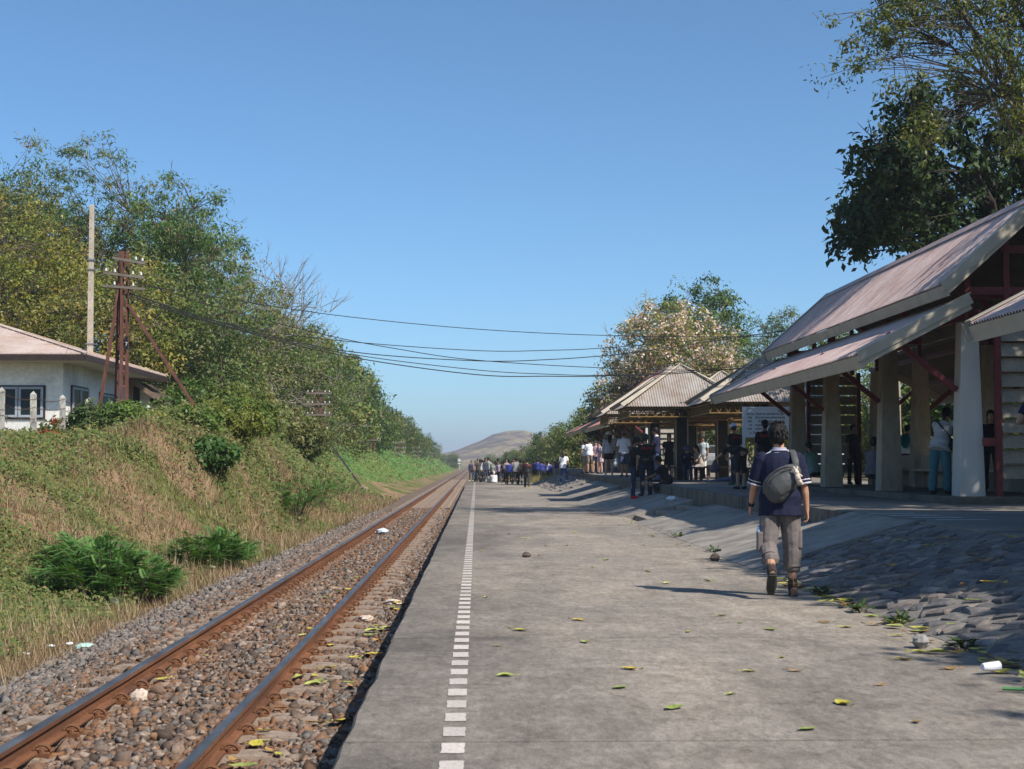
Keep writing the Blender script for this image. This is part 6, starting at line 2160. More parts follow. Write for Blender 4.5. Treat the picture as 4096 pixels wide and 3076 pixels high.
    # ---- face marks seen from the front
    if L('face') and fine:
        for s2 in (-1, 1):
            MB().ball(T(s2 * .031, .083, .006), (.013, .008, .007), 8, 5, M).build('eye', cloth((.02, .015, .012), .3), root)
        MB().ball(T(0, .084, -.062), (.022, .006, .006), 8, 5, M).build('mouth', cloth((.30, .09, .08), .5), root)
    if L('sunglasses'):
        g_ = MB()
        for s2 in (-1, 1): g_.ball(T(s2 * .035, .089, .008), (.028, .009, .02), 10, 6, M)
        g_.tube([T(-.08, .0, .012), T(-.066, .07, .012), T(0, .095, .014), T(.066, .07, .012), T(.08, .0, .012)], .004, 5)
        g_.build('sunglasses', cloth((.012, .012, .014), .2), root)
    if L('back_text'):
        cu = bpy.data.curves.new('lettering', 'FONT'); cu.body = L('back_text'); cu.size = .095; cu.shear = .45; cu.align_x = 'CENTER'; cu.extrude = .001; cu.offset = .0
        t = bpy.data.objects.new('lettering', cu); COL.objects.link(t)
        me = bpy.data.meshes.new_from_object(t.evaluated_get(bpy.context.evaluated_depsgraph_get())); bpy.data.objects.remove(t)
        me.materials.clear(); me.materials.append(cloth((.55, .02, .025), .7))
        p = J['pelvis'] + J['spine'] * .335 - J['fwd'] * (.108 * (.5 + .5 * bw) + ease + .004)
        bm = bmesh.new(); bm.from_mesh(me)
        bmesh.ops.subdivide_edges(bm, edges=[e for e in bm.edges if e.calc_length() > .03], cuts=2)
        for v in bm.verts: v.co.z -= (v.co.x / .17) ** 2 * .055      # wrap round the back
        bm.to_mesh(me); bm.free()
        o = link('lettering', me, root, p, (math.pi / 2 + R(pose.get('lean', 2)) * -1, 0, 0))
    for ex in L('extras', ()):
        ex(root, J, T, M)
    return root, J, T, M

# ---- small carried things, built as parts of the outfit when worn
def crossbag(col, side=1, size=.12):
    def f(root, J, T, M):
        m = cloth(col, .6)
        c = J['hip' + ('R' if side > 0 else 'L')] + V3(side * .13, .03, .02)
        sh = J['sho' + ('L' if side > 0 else 'R')] + V3(side * .05, 0, .05)
        o = MB().ball(c, (size * .45, size, size * .9), 10, 7).build('shoulder_bag', m, root, smooth=True)
        n = J['pelvis'] + J['spine'] * .3
        MB().tube([c + V3(0, 0, size * .7), n - J['fwd'] * .145, sh - J['fwd'] * .05, sh + V3(0, 0, .012), sh + J['fwd'] * .07, n + J['fwd'] * .15, c + V3(0, 0, size * .7)], [(.016, .006)] * 7, 6).build('strap', m, o)
    return f
def backpack(col, w=.15, h=.22):
    def f(root, J, T, M):
        m = cloth(col, .7)
        c = J['pelvis'] + J['spine'] * .27 - J['fwd'] * .19
        rot = Matrix.Rotation(math.atan2(-J['spine'].y, J['spine'].z), 3, 'X')
        mb = MB().ball(c, (w, .09, h), 12, 8, rot); mb.ball(c - J['spine'] * .07 - J['fwd'] * .05, (w * .8, .06, h * .5), 10, 7, rot)
        o = mb.build('backpack', m, root); remesh(o, .018, 2)
        for s in (-1, 1):
            a = J['pelvis'] + J['spine'] * .44 + V3(s * .1, 0, 0)
            MB().tube([c + J['spine'] * .16 + V3(s * .09, 0, 0), a + J['spine'] * .035, a + J['fwd'] * .10 - J['spine'] * .05, a + J['fwd'] * .13 - J['spine'] * .2, c - J['spine'] * .16 + V3(s * .1, .05, 0)], [(.02, .006)] * 5, 6).build('strap', m, o)
    return f
def carrier(col, k='R', sz=.13):
    def f(root, J, T, M):
        p = J['wri' + k] + J['fad' + k] * .12
        mb = MB()
        mb.tube([p, p - V3(0, 0, .12), p - V3(0, 0, .22), p - V3(0, 0, .34)], [(.02, .01), (.09, .05), (sz, .08), (sz * .7, .06)], 10)
        mb.build('carrier_bag', cloth(col, .4), root, smooth=True)
    return f
def shawl(root, J, T, M):
    m = stripes('striped_shawl', (.55, .48, .50), (.15, .10, .16), 5)
    mb = MB(); torso_rings(mb, J, [(-.05, .25, .2, 0), (.15, .26, .2, 0), (.36, .23, .17, 0), (.47, .13, .1, 0)]); o = mb.build('shawl', m, root); remesh(o, .03, 2)
def phone(k='R'):
    def f(root, J, T, M):
        p = J['wri' + k] + J['fad' + k] * .1
        MB().box(p.x - .035, p.x + .035, p.y - .006, p.y + .006, p.z - .07, p.z + .07).build('phone', cloth((.02, .02, .022), .2), root)
    return f

WHITE, OFFW, BLACK, NAVY = cloth((.74, .75, .78)), cloth((.60, .58, .54)), cloth((.016, .016, .019)), cloth((.018, .02, .05))
JEANS, JEANSL, DENIMB = cloth((.03, .042, .085)), cloth((.09, .13, .22)), cloth((.035, .075, .23))
GREYC, BLUEC, REDC = cloth((.17, .17, .175)), cloth((.028, .042, .22)), cloth((.42, .02, .02))
DKT = cloth((.03, .03, .034)); TAUPE = cloth((.21, .175, .155))

# ---------------------------------------------------------------- the walker in front
def walker():
    H = 1.735
    loc = stand(3124, 2386)
    base_y = loc.y
    pose = dict(lean=3, hipR=5, kneeR=7, abdR=4, inR=.1, hipL=-9, kneeL=46, abdL=6, inL=.1, footL=60, footR=0, toeR=8, toeL=2,
                shL=(12, 14), elL=22, arm_inL=.15, shR=(-8, 13), elR=14, arm_inR=.1, head=(10, -18))
    navy = plain('navy_polo_cotton', (.011, .014, .038), .82, .22, 5, bmp=.3, spec=.2)
    trous = plain('taupe_cargo_cotton', (.165, .142, .133), .9, .2, 4, bmp=.4, spec=.15)
    cream = plain('pale_lilac_trim', (.62, .60, .66), .8, .08, 8)
    boot = plain('brown_suede_boot', (.115, .075, .055), .9, .3, 14, bmp=.4)
    wav = [0]
    def extras(root, J, T, M):
        sp, fw = J['spine'], J['fwd']
        # cloth folds: low ridges across the back of shirt and trousers are modelled on the garments
        # sleeve bands
        for k in 'LR':
            a, b = J['sho' + k], J['elb' + k]
            d = (b - a).normalized()
            e = a.lerp(b, .80)
            for t, c, r in ((0, cream, .0775), (.022, navy, .0772), (.036, cream, .0785)):
                MB().tube([e + d * t, e + d * (t + .013)], [r, r + .001], 18).build('sleeve_band', c, root, smooth=True)
        # shoulder piping
        for s in (-1, 1):
            MB().tube([J['neck'] + V3(s * .075, -.035, -.005), J['pelvis'] + sp * .452 + V3(s * .13, -.035, 0), J['pelvis'] + sp * .425 + V3(s * .205, -.03, 0)], .006, 6).build('piping', cream, root)
        # collar stripes
        n = J['neck']
        for t, c in ((-.03, cream), (-.004, cream)):
            MB().tube([n + sp * t - fw * .006, n + sp * (t + .008) - fw * .0065], [(.0905 - t * .25, .0785 - t * .2)] * 2, 20, side=(1, 0, 0)).build('collar_stripe', c, root, smooth=True)
        # hair: overlapping thick locks
        hb = MB()
        rr = random.Random(3)
        for k in range(130):
            th = rr.uniform(0, 2 * math.pi); ph = rr.uniform(-.5, 1.45)
            if math.sin(th) > .35 and ph < .55: continue
            p = V3(math.cos(th) * math.cos(ph) * .088, -.02 + math.sin(th) * math.cos(ph) * .1, .03 + math.sin(ph) * .098)
            q = V3(p.x * 1.06, -.02 + (p.y + .02) * 1.06, p.z - rr.uniform(.02, .045))
            r2 = V3(p.x * 1.0, -.02 + (p.y + .02) * 1.0, p.z - rr.uniform(.05, .085))
            if ph > 1.0:
                q = p + V3(rr.uniform(-.03, .03), rr.uniform(-.045, .02), .004); r2 = p + V3(rr.uniform(-.06, .06), rr.uniform(-.07, .0), -.02)
            hb.tube([T(*p), T(*q), T(*r2)], [rr.uniform(.008, .014), rr.uniform(.009, .015), .003], 6)
        for k in range(16):                       # ragged nape
            x = -.066 + .132 * k / 15
            hb.tube([T(x, -.085, -.035), T(x * 1.02, -.088, -.075), T(x * .98, -.075, -.10 - rr.uniform(0, .025))], [.014, .011, .003], 6)
        hb.build('hair_locks', HAIR, root, smooth=True)
        # sling bag across the back
        bagm = plain('charcoal_nylon', (.070, .073, .074), .6, .25, 6, bmp=.5, spec=.35)
        bagt = plain('dark_webbing', (.022, .023, .023), .7, .2, 30)
        c = J['pelvis'] + sp * .175 - fw * .185 + V3(.0, 0, 0)
        ax = V3(math.cos(R(36)), 0, math.sin(R(36))); pr = V3(-math.sin(R(36)), 0, math.cos(R(36)))
        dep = V3(0, -1, 0)
        rot = Matrix((ax, dep, pr)).transposed()
        mb = MB()
        prof = [(-.215, .055, .035), (-.19, .105, .062), (-.13, .142, .085), (-.04, .150, .095), (.06, .132, .09), (.14, .10, .072), (.19, .065, .05), (.215, .03, .03)]
        mb.tube([c + ax * u + pr * (-.012 + .02 * math.sin(u * 9)) for u, a, b in prof], [(a, b) for u, a, b in prof], 20, side=pr)
        bag = mb.build('sling_bag', bagm, root); remesh(bag, .008, 4)
        # front pocket, piping seams, zip pulls
        mb = MB(); mb.tube([c + ax * u + pr * -.02 + dep * .055 for u in (-.15, -.1, 0, .08, .13)], [(.07, .03), (.1, .05), (.105, .056), (.085, .05), (.05, .03)], 16, side=pr)
        pk = mb.build('front_pocket', bagm, bag); remesh(pk, .008, 4)
        seam = []
        for k in range(25):
            a = 2 * math.pi * k / 24
            seam.append(c + ax * (math.cos(a) * .185 - .01) + pr * (math.sin(a) * .128 - .01) + dep * .055)
        MB().tube(seam, .0055, 6, cap=False).build('zip_seam', bagt, bag)
        MB().tube([c + ax * .02 + pr * .09 + dep * .092, c + ax * .09 + pr * .075 + dep * .086, c + ax * .14 + pr * .045 + dep * .075], .005, 6).build('zip_seam', bagt, bag)
        MB().tube([c + ax * -.13 + pr * .06 + dep * .09, c + ax * -.03 + pr * .098 + dep * .098], .005, 6).build('zip_seam', bagt, bag)
        # strap over the right shoulder and round the front
        s0 = c + ax * .19 + pr * .02
        shp = J['pelvis'] + sp * .463 + V3(.125, -.02, .012)
        MB().tube([s0 + dep * -.01, s0.lerp(shp, .45) + dep * .04, shp + V3(.0, -.055, -.01), shp + V3(0, .01, .012), shp + V3(-.03, .10, -.06), J['pelvis'] + sp * .2 + V3(-.08, .16, 0), c + ax * -.2 + V3(-.0, .2, 0), c + ax * -.2],
                  [(.028, .008), (.036, .012), (.034, .011), (.033, .011), (.028, .009), (.024, .007), (.02, .006), (.02, .006)], 10, side=(1, 0, 0)).build('strap', bagm, bag, smooth=True)
        # boots: cuff, sock, tread
        for k in 'LR':
            an, kn = J['ank' + k], J['knee' + k]
            d = (kn - an).normalized()
            MB().tube([an - d * .01, an + d * .035, an + d * .075], [.049, .050, .047], 14).build('boot_collar', plain('dark_boot_padding', (.045, .03, .024), .9, .2, 10), root, smooth=True)
            MB().tube([an + d * .07, an + d * .10, an + d * .125], [.043, .045, .043], 14).build('sock', plain('brown_sock_knit', (.10, .075, .06), .95, .2, 30, bmp=.5), root, smooth=True)
            he, to = J['heel' + k], J['toe' + k]
            dd = (to - he).normalized(); upv = V3(0, 0, 1) - dd * dd.z; upv.normalize(); sd = dd.cross(upv).normalized()
            tb = MB()
            for j in range(9):
                q = he + dd * (.005 + .024 * j) - upv * .026
                tb.bar(q - sd * .034, q + sd * .034, .012, .012, upv)
            tb.build('tread', plain('boot_rubber', (.05, .047, .043), .8, .2, 10), root)
            MB().tube([an + d * .03 - J['fwd'] * .05, an + d * .05 - J['fwd'] * .058, an + d * .075 - J['fwd'] * .05], .007, 6).build('pull_tab', plain('tan_tab', (.32, .17, .06), .7, .1, 9), root)
        # cargo pockets
        kn, hp = J['kneeR'], J['hipR']
        q = hp.lerp(kn, .80) + V3(.076, -.01, 0)
        MB().box(q.x - .022, q.x + .024, q.y - .06, q.y + .06, q.z - .10, q.z + .09).build('cargo_pocket', trous, root, bevel=.014)
        kn, hp = J['kneeL'], J['hipL']
        q = hp.lerp(kn, .86) + V3(-.088, -.01, 0)
        pkt = MB().box(q.x - .028, q.x + .03, q.y - .06, q.y + .06, q.z - .11, q.z + .09).build('cargo_pocket', trous, root, bevel=.014)
        # trouser hems and seams
        for k, f in (('R', .47), ('L', .46)):
            e = J['knee' + k].lerp(J['ank' + k], f); d = (J['knee' + k] - e).normalized()
            MB().tube([e, e + d * .022], [.091, .091], 18, cap=False).build('hem', trous, root, smooth=True)
        # wrist watch
        w = J['wriL'] - J['fadL'] * .015
        MB().tube([w - J['fadL'] * .016, w + J['fadL'] * .016], [.0335, .0335], 14).build('watch_strap', plain('black_watch_strap', (.012, .012, .013), .5, .1, 5), root, smooth=True)
        MB().ball(w + V3(-.03, -.008, 0), (.012, .02, .02), 10, 6).build('watch_case', plain('watch_case_steel', (.08, .08, .085), .3, .1, 5, metal=.7), root, smooth=True)
    root, J, T, M = person('walker in navy polo and taupe cargo trousers carrying a charcoal sling bag', loc, R(-4), H, pose,
                           dict(shirt=navy, sleeve='short', slen=.82, ease=.034, hem=-.165, flare=.012, build=1.06, collar=plain('lilac_grey_collar', (.33, .32, .42), .85, .1, 8), lower='trousers', lower_mat=trous, frac=1.45, leg_ease=.024,
                                shoes=boot, sole=plain('boot_rubber', (.05, .047, .043), .8, .2, 10), boot=True, hair='short', skin=plain('skin_walker', (.46, .25, .165), .5, .1, 12, spec=.3), curl=.75, extras=(extras,)), 2)
    Mx = Matrix.Translation(Vector(loc)) @ Matrix.Rotation(R(-4), 4, 'Z') @ Matrix.Scale(H / 1.72, 4)
    # plush toy hanging from the bag
    c = J['pelvis'] + J['spine'] * .175 - J['fwd'] * .185
    p = Mx @ (c + V3(.135, -.115, .06))
    tw = empty('plush_toy', p, 0, 'small cream plush toy dangling from the sling bag', 'toy')
    mp = plain('cream_plush', (.72, .60, .50), .95, .12, 40, bmp=.7)
    for nm, pts, rad in (('head', [(-.02, 0, .045), (-.012, -.004, .022)], [.02, .026]), ('torso', [(-.012, -.004, .02), (.0, 0, -.02), (.008, 0, -.05)], [.022, .030, .026]), ('foot', [(.012, -.006, -.05), (.038, -.01, -.085)], [.019, .016]), ('foot', [(.0, .008, -.05), (.012, .006, -.088)], [.018, .014]), ('ear', [(-.03, 0, .06), (-.04, 0, .08)], [.011, .007]), ('ear', [(-.008, 0, .06), (-.004, 0, .08)], [.011, .007]), ('arm', [(.01, -.01, .005), (.035, -.015, -.01)], [.012, .009])):
        m = MB(); m.tube(pts, rad, 10)
        for q, r in ((pts[0], rad[0]), (pts[-1], rad[-1])): m.ball(q, r, 10, 7)
        m.build(nm, mp, tw, smooth=True)
    MB().tube([(-.02, 0, .06), (-.035, .02, .105)], .003, 5).build('cord', plain('dark_webbing', (.022, .023, .023), .7, .2, 30), tw)
    # water bottle in the thigh pocket
    kn, hp = J['kneeL'], J['hipL']
    q = Mx @ (hp.lerp(kn, .86) + V3(-.092, -.0, .025))
    bt_ = empty('water_bottle', q, 0, 'plastic water bottle with blue label in the thigh pocket', 'bottle')
    MB().tube([(0, 0, -.09), (0, 0, .07), (0, 0, .095), (0, 0, .112)], [.027, .027, .014, .013], 14).build('flask', plain('bottle_plastic', (.30, .45, .62), .15, .1, 4), bt_, smooth=True)
    MB().tube([(0, 0, .112), (0, 0, .128)], .0145, 12).build('cap', plain('bottle_cap_blue', (.10, .30, .62), .4, .05, 4), bt_)
walker()

# ---------------------------------------------------------------- people on the embankment and terrace
STAND = dict(lean=3)
def at_feet(px, py, head_py=None, H=None):
    p = stand(px, py)
    if H is None: H = min(1.84, max(1.5, (py - head_py) * p.y / FPX))
    return p, H
def put(label, px, py, head_py, facing, pose, look, group='people on the terrace', Y=None, H=None, lod=1, z=None):
    if Y is not None:
        q = at(px, 1852, Y); p = Vector((q.x, Y, surf(q.x, Y) if z is None else z)); H = H or 1.68
    else:
        p, H = at_feet(px, py, head_py, H)
    return person(label, p, R(facing), H, pose, look, lod, group)

A_DOWN = dict(lean=3)
put('woman in white blouse and blue jeans with one foot up on the slope', 2253, 1936, 1803, -20, dict(lean=8, hipR=42, kneeR=48, hipL=0, shR=(18, 10), elR=35),
    dict(shirt=WHITE, hem=-.16, lower_mat=DENIMB, shoes=WHITE, hair='long', haircol=HAIR_B, sleeve='short', extras=(crossbag((.02, .02, .02), 1, .13),)))
put('man in white T-shirt and patterned shorts with blue-peaked cap', 2360, 1894, 1753, 20, dict(lean=3, hipR=3, shL=(25, 8), elL=80),
    dict(shirt=WHITE, lower='shorts', frac=.95, lower_mat=speckle('camo_print', (.06, .05, .04), (.22, .19, .15), 14), shoes=BLACK, hair='short', hat=('cap', BLACK), slen=.8, ease=.03))
put('person in pale top half hidden behind the man with patterned shorts', 2338, 1893, 1758, 60, dict(lean=3), dict(shirt=cloth((.45, .5, .56)), lower_mat=cloth((.2, .17, .13)), shoes=DKT, hair='long', frac=1.3))
put('woman in red and white striped top with denim shorts', 2383, 1894, 1763, 170, dict(lean=2, shL=(5, 8), elL=20),
    dict(shirt=stripes('red_white_stripes', (.55, .45, .47), (.22, .02, .05), 9), sleeve='none', lower='shorts', frac=.55, lower_mat=JEANS, shoes=DKT, hair='long', face=True, hat=('cap', DKT), skin=SKIN_L))
put('young woman in pale patterned dress looking down, dark bag at hip', 2401, 1896, 1765, 120, dict(lean=4, head=(18, 0), shR=(15, 8), elR=50),
    dict(shirt=speckle('pale_check', (.55, .48, .52), (.28, .2, .26), 40), lower='skirt', frac=.7, lower_mat=speckle('pale_check', (.55, .48, .52), (.28, .2, .26), 40), shoes=DKT, hair='short', skin=SKIN_L, extras=(crossbag((.03, .02, .02), -1, .1),)))
put('woman in white bucket hat, pale blouse and short black skirt', 2436, 1923, 1725, 15, dict(lean=3, hipL=4, shR=(-4, 10), elR=15),
    dict(shirt=speckle('sheer_white_blouse', (.52, .50, .52), (.40, .38, .42), 18), sleeve='long', lower='skirt', frac=.62, lower_mat=BLACK, shoes=speckle('white_blue_trainers', (.7, .7, .72), (.1, .12, .5), 30), hair='long', hat=('bucket', cloth((.62, .58, .50))), skin=SKIN_L, extras=(crossbag((.025, .022, .02), 1, .12),)))
put('balding man in white polo shirt and blue shorts seen from behind', 2496, 1910, 1708, 8, dict(lean=2, hipL=-12, kneeL=6, hipR=6, shL=(-2, 12), elL=15),
    dict(shirt=WHITE, lower='shorts', frac=.98, lower_mat=cloth((.045, .06, .12)), shoes=cloth((.09, .05, .10)), hair='bald', build=1.12, skin=SKIN_D, collar=WHITE, slen=.8, extras=(carrier((.55, .58, .55), 'L'),)))
put('man in black cap and black polo with bright red shoes, hands together', 2534, 1996, 1740, -95, dict(lean=5, head=(14, 0), shL=(18, 5), elL=62, shR=(18, 5), elR=62, arm_inL=.3, arm_inR=.3),
    dict(shirt=BLACK, lower_mat=JEANS, shoes=cloth((.55, .02, .02)), hat=('cap', BLACK), hair='short', skin=SKIN_D, build=1.06, face=True, extras=(crossbag((.03, .03, .03), -1, .1),)), group='people standing on the embankment slope')
put('stout man in black polo with red lettering, arm hanging, on the slope', 2585, 1986, 1721, 12, dict(lean=3, shR=(14, 12), elR=22, hipR=3, head=(2, -20)),
    dict(shirt=BLACK, lower_mat=cloth((.018, .022, .045)), shoes=DKT, hair='short', haircol=cloth((.03, .028, .028)), build=1.2, skin=SKIN, belt=cloth((.16, .13, .11)), back_text='Elephant', slen=.85), group='people standing on the embankment slope')
put('tall man in navy polo with white-edged cuffs and light jeans', 2629, 0, 0, 75, dict(lean=3, shL=(25, 6), elL=75, head=(8, 0)),
    dict(shirt=NAVY, lower_mat=JEANSL, shoes=DKT, hair='short', collar=WHITE, skin=SKIN_D), Y=47.5, H=1.76)
put('woman with dark sunglasses and long hair in a black dress, facing the camera', 2677, 0, 0, 172, dict(lean=1, shL=(8, 8), elL=25), dict(shirt=BLACK, lower='skirt', frac=.9, lower_mat=BLACK, shoes=DKT, hair='long', sunglasses=True, skin=SKIN_L, face=True), Y=54, H=1.66)
put('small person in white shirt between the two men on the slope', 2551, 0, 0, 160, dict(lean=4), dict(shirt=WHITE, lower_mat=JEANS, shoes=DKT, hair='short', skin=SKIN), Y=56, H=1.45)
# seated on the kerb
p = at(2655, 1942, 43.5)
person('man in black sitting on the kerb, leaning on his knees', (KERB_X + .22, 43.5, terrace_z(43.5)), R(80), 1.74, dict(lean=28, hz=.13, hipL=62, kneeL=95, hipR=68, kneeR=100, shL=(38, 8), elL=30, shR=(38, 8), elR=30, head=(4, -10)),
       dict(shirt=BLACK, lower_mat=DKT, shoes=DKT, hair='short', build=1.12, skin=SKIN_D, slen=.8), 1, 'people sitting on the terrace')
SIT = dict(lean=12, hz=.55, hipL=82, kneeL=82, hipR=84, kneeR=80, shL=(28, 6), elL=55, shR=(28, 6), elR=55)
def sit(label, px, Y, facing, look, H=1.66, pose=None, z=None, seat=.47):
    q = at(px, 1852, Y)
    d = dict(SIT); d['hz'] = seat + .085
    d.update(pose or {})
    return person(label, (q.x, Y, surf(q.x, Y) if z is None else z), R(facing), H, d, look, 1, 'people sitting on the terrace')
sit('woman in grey top seated behind the kerb sitter, long dark hair', 2688, 56.5, 60, dict(shirt=GREYC, lower_mat=DKT, shoes=DKT, hair='long', skin=SKIN))
sit('person in white spotted bucket hat sitting bent over a phone', 2746, 50.55, 178, dict(shirt=NAVY, sleeve='long', lower_mat=JEANS, shoes=cloth((.14, .09, .06)), hair='short', hat=('bucket', speckle('spotted_hat', (.66, .62, .66), (.06, .05, .09), 60, .33, .36)), extras=(phone('R'),)), pose=dict(lean=24, head=(22, 0), elL=88, elR=88))
sit('long-haired woman in beige T-shirt seated on the column bench', 2802, 53.9, 110, dict(shirt=cloth((.40, .34, .30)), lower_mat=cloth((.30, .28, .27)), shoes=DKT, hair='long', skin=SKIN_L), pose=dict(lean=20))
put('man in pale patterned shirt and white trousers walking at the back', 2813, 0, 0, 150, dict(lean=2, hipL=14, kneeL=4, hipR=-10, kneeR=14), dict(shirt=speckle('pale_aloha', (.55, .60, .62), (.25, .32, .38), 30), lower_mat=cloth((.62, .63, .60)), shoes=DKT, hair='short', face=True, hat=('cap', DKT), skin=SKIN_D), Y=60.5, H=1.7)
put('person with hand on hip whose elbow shows past the dark column', 2762, 0, 0, 30, dict(lean=2, shR=(-10, 48), elR=70, arm_inR=.9), dict(shirt=cloth((.33, .30, .28)), lower_mat=DKT, shoes=DKT, hair='short'), Y=64.5, H=1.68)
put('man in white cap and black polo with red lettering and green shoes', 2945, 1941, 1700, 30, dict(lean=6, head=(10, -20), shR=(12, 10), elR=40), dict(shirt=BLACK, lower_mat=JEANS, shoes=cloth((.02, .13, .06)), hat=('cap', cloth((.50, .52, .70))), hair='short', back_text='Elephant', build=1.1, slen=.85, skin=SKIN_D), H=1.76)
put('man in black cap and polo reading the timetable board', 3061, 0, 0, 0, dict(lean=1, head=(-6, 0)), dict(shirt=BLACK, lower_mat=DKT, shoes=DKT, hat=('cap', BLACK), hair='short', back_text='Elephant', build=1.14, slen=.85, skin=SKIN_D), Y=39.0, H=1.78)
put('person in black stooping low with a floral bag before the board', 2962, 0, 0, 20, dict(lean=78, shL=(60, 4), elL=8, shR=(60, 4), elR=8, hipL=-4, hipR=2), dict(shirt=BLACK, lower='shorts', frac=1.1, lower_mat=DKT, shoes=DKT, hair='short', skin=SKIN, extras=(carrier((.12, .10, .14), 'L', .16),)), Y=36.5, H=1.66)
sit('person sitting on the ground with jeans and white trainers stretched out', 2935, 49.5, 85, dict(shirt=DKT, lower_mat=cloth((.16, .21, .32)), shoes=WHITE, hair='short'), seat=.06, pose=dict(lean=-18, hipL=86, kneeL=8, hipR=82, kneeR=14, footL=-50, footR=-50, shL=(-30, 12), shR=(-30, 12), elL=10, elR=10))
put('man in dark clothes standing half behind the farthest near-shelter pillar', 3214, 0, 0, 20, dict(lean=2), dict(shirt=BLACK, sleeve='long', lower_mat=DKT, shoes=DKT, hair='short', build=1.1), Y=41.5, H=1.74)
# inside the near shelter
FZ = .76
sit('seated person in green and white striped T-shirt', 3258, 36.0, 35, dict(shirt=stripes('green_white_stripes', (.30, .42, .36), (.03, .16, .12), 12), lower_mat=DKT, shoes=GREYC, hair='short', skin=SKIN_D), z=FZ - .1, seat=.42, pose=dict(lean=16, head=(14, 0)))
sit('seated man in grey T-shirt with a striped towel on his lap', 3490, 31.0, -50, dict(shirt=cloth((.15, .15, .165)), lower_mat=DKT, shoes=GREYC, hair='short', skin=SKIN_D, build=1.05), z=FZ - .1, seat=.42, pose=dict(lean=8))
put('dark-haired person in the shade behind the low wall of the near shelter', 3412, 0, 0, 200, dict(lean=4), dict(shirt=DKT, lower_mat=DKT, shoes=DKT, hair='short', skin=SKIN_D), Y=39.0, H=1.6, z=FZ)
put('person in white with a teal backpack at the back of the near shelter', 3628, 0, 0, -30, dict(lean=10, head=(15, 0)), dict(shirt=WHITE, lower_mat=DKT, shoes=DKT, hair='short', extras=(backpack((.01, .13, .15)),)), Y=37.5, H=1.55, z=FZ)
put('man in white peaked cap at the back of the near shelter', 3690, 0, 0, 100, dict(lean=4), dict(shirt=DKT, lower_mat=DKT, shoes=DKT, hair='short', hat=('cap', OFFW), skin=SKIN_D), Y=36.5, H=1.66, z=FZ)
put('woman in white shirt and teal trousers bending forward beside the first pillar', 3762, 0, 0, -38, dict(lean=32, shL=(40, 6), elL=40, shR=(42, 6), elR=40, hipL=-6, hipR=3, head=(16, 0)),
    dict(shirt=cloth((.46, .45, .46)), sleeve='long', hem=-.16, flare=.03, lower_mat=cloth((.06, .16, .19)), frac=1.9, leg_ease=.018, shoes=DKT, hair='ponytail', skin=SKIN, extras=(crossbag((.02, .02, .022), 1, .13),)), Y=26.4, H=1.66, z=FZ)
put('person in black in the dark doorway right of the first pillar', 3965, 0, 0, 160, dict(lean=4, shL=(20, 6), elL=60), dict(shirt=BLACK, sleeve='long', lower_mat=DKT, shoes=DKT, hair='long', skin=SKIN), Y=28.6, H=1.6, z=FZ)
put('person in navy shirt, only an elbow showing at the frame edge', 4190, 0, 0, 10, dict(lean=3, shL=(0, 32), elL=95, arm_inL=1.3), dict(shirt=NAVY, lower_mat=DKT, shoes=DKT, hair='short', skin=SKIN, slen=.7), Y=17.6, H=1.86, z=.6)

# ---------------------------------------------------------------- crowd at the end of the platform
CG = 'crowd at the far end of the platform'
W1 = dict(lean=3, hipL=14, kneeL=6, hipR=-12, kneeR=16)
W2 = dict(lean=3, hipR=12, kneeR=5, hipL=-10, kneeL=22)
def far(label, px, py, head, facing, pose, look, Y=None, H=None, z=None):
    look.setdefault('shoes', DKT); look.setdefault('lower_mat', DKT)
    put(label, px, py, head, facing, pose, look, CG, Y, H, 0, z)
far('woman in dark open jacket, leftmost of the crowd beside the rails', 1885, 1925, 1859, 190, dict(lean=2), dict(shirt=cloth((.05, .045, .075)), sleeve='long', hair='short', lower_mat=cloth((.04, .06, .06)), shoes=WHITE))
far('woman wrapped in a purple and white striped shawl with pink shoes', 1902, 1928, 1849, 20, dict(lean=2), dict(shirt=cloth((.28, .2, .28)), sleeve='long', hair='short', haircol=cloth((.14, .09, .09)), lower_mat=DENIMB, shoes=cloth((.55, .28, .3)), extras=(shawl, crossbag((.12, .05, .02), 1, .16))))
far('person in dark top standing behind the shawl woman', 1919, 1922, 1855, 10, dict(lean=2), dict(shirt=cloth((.07, .06, .06)), sleeve='long', hair='long', shoes=GREYC))
far('girl in black top with a broad white band across her back', 1936, 1926, 1850, 5, W1, dict(shirt=stripes('black_white_band', (.02, .02, .022), (.02, .02, .022), 1), sleeve='long', lower_mat=cloth((.09, .11, .12)), shoes=WHITE, hair='long', extras=(backpack((.6, .6, .6), .13, .09),)))
far('tall youth in dark grey shirt behind the white-banded girl', 1945, 1925, 1845, -10, dict(lean=2), dict(shirt=cloth((.05, .05, .052)), lower_mat=DKT, hair='short'))
far('person in olive jacket over blue shorts looking down', 1972, 1924, 1854, 40, dict(lean=10, head=(20, 0)), dict(shirt=cloth((.32, .31, .23)), sleeve='long', lower='shorts', frac=.8, lower_mat=BLUEC, shoes=DKT, hair='short'))
q = at(1976, 1929, 99.5)
person('child in white hooded top sitting on the platform, back to us', (q.x, 99.5, 0), R(5), 1.6, dict(lean=14, hz=.09, hipL=80, kneeL=110, hipR=80, kneeR=110), dict(shirt=cloth((.62, .61, .62)), sleeve='long', lower_mat=GREYC, shoes=WHITE, hair='short', haircol=cloth((.62, .61, .62)), ease=.05), 0, CG)
q = at(1958, 1929, 99.8)
person('child in grey speckled top sitting beside the white hood', (q.x, 99.8, 0), R(-15), 1.35, dict(lean=20, hz=.09, hipL=80, kneeL=110, hipR=80, kneeR=110), dict(shirt=speckle('grey_speckle', (.5, .5, .48), (.3, .3, .3), 30), sleeve='long', lower_mat=GREYC, shoes=WHITE, hair='short', ease=.04), 0, CG)
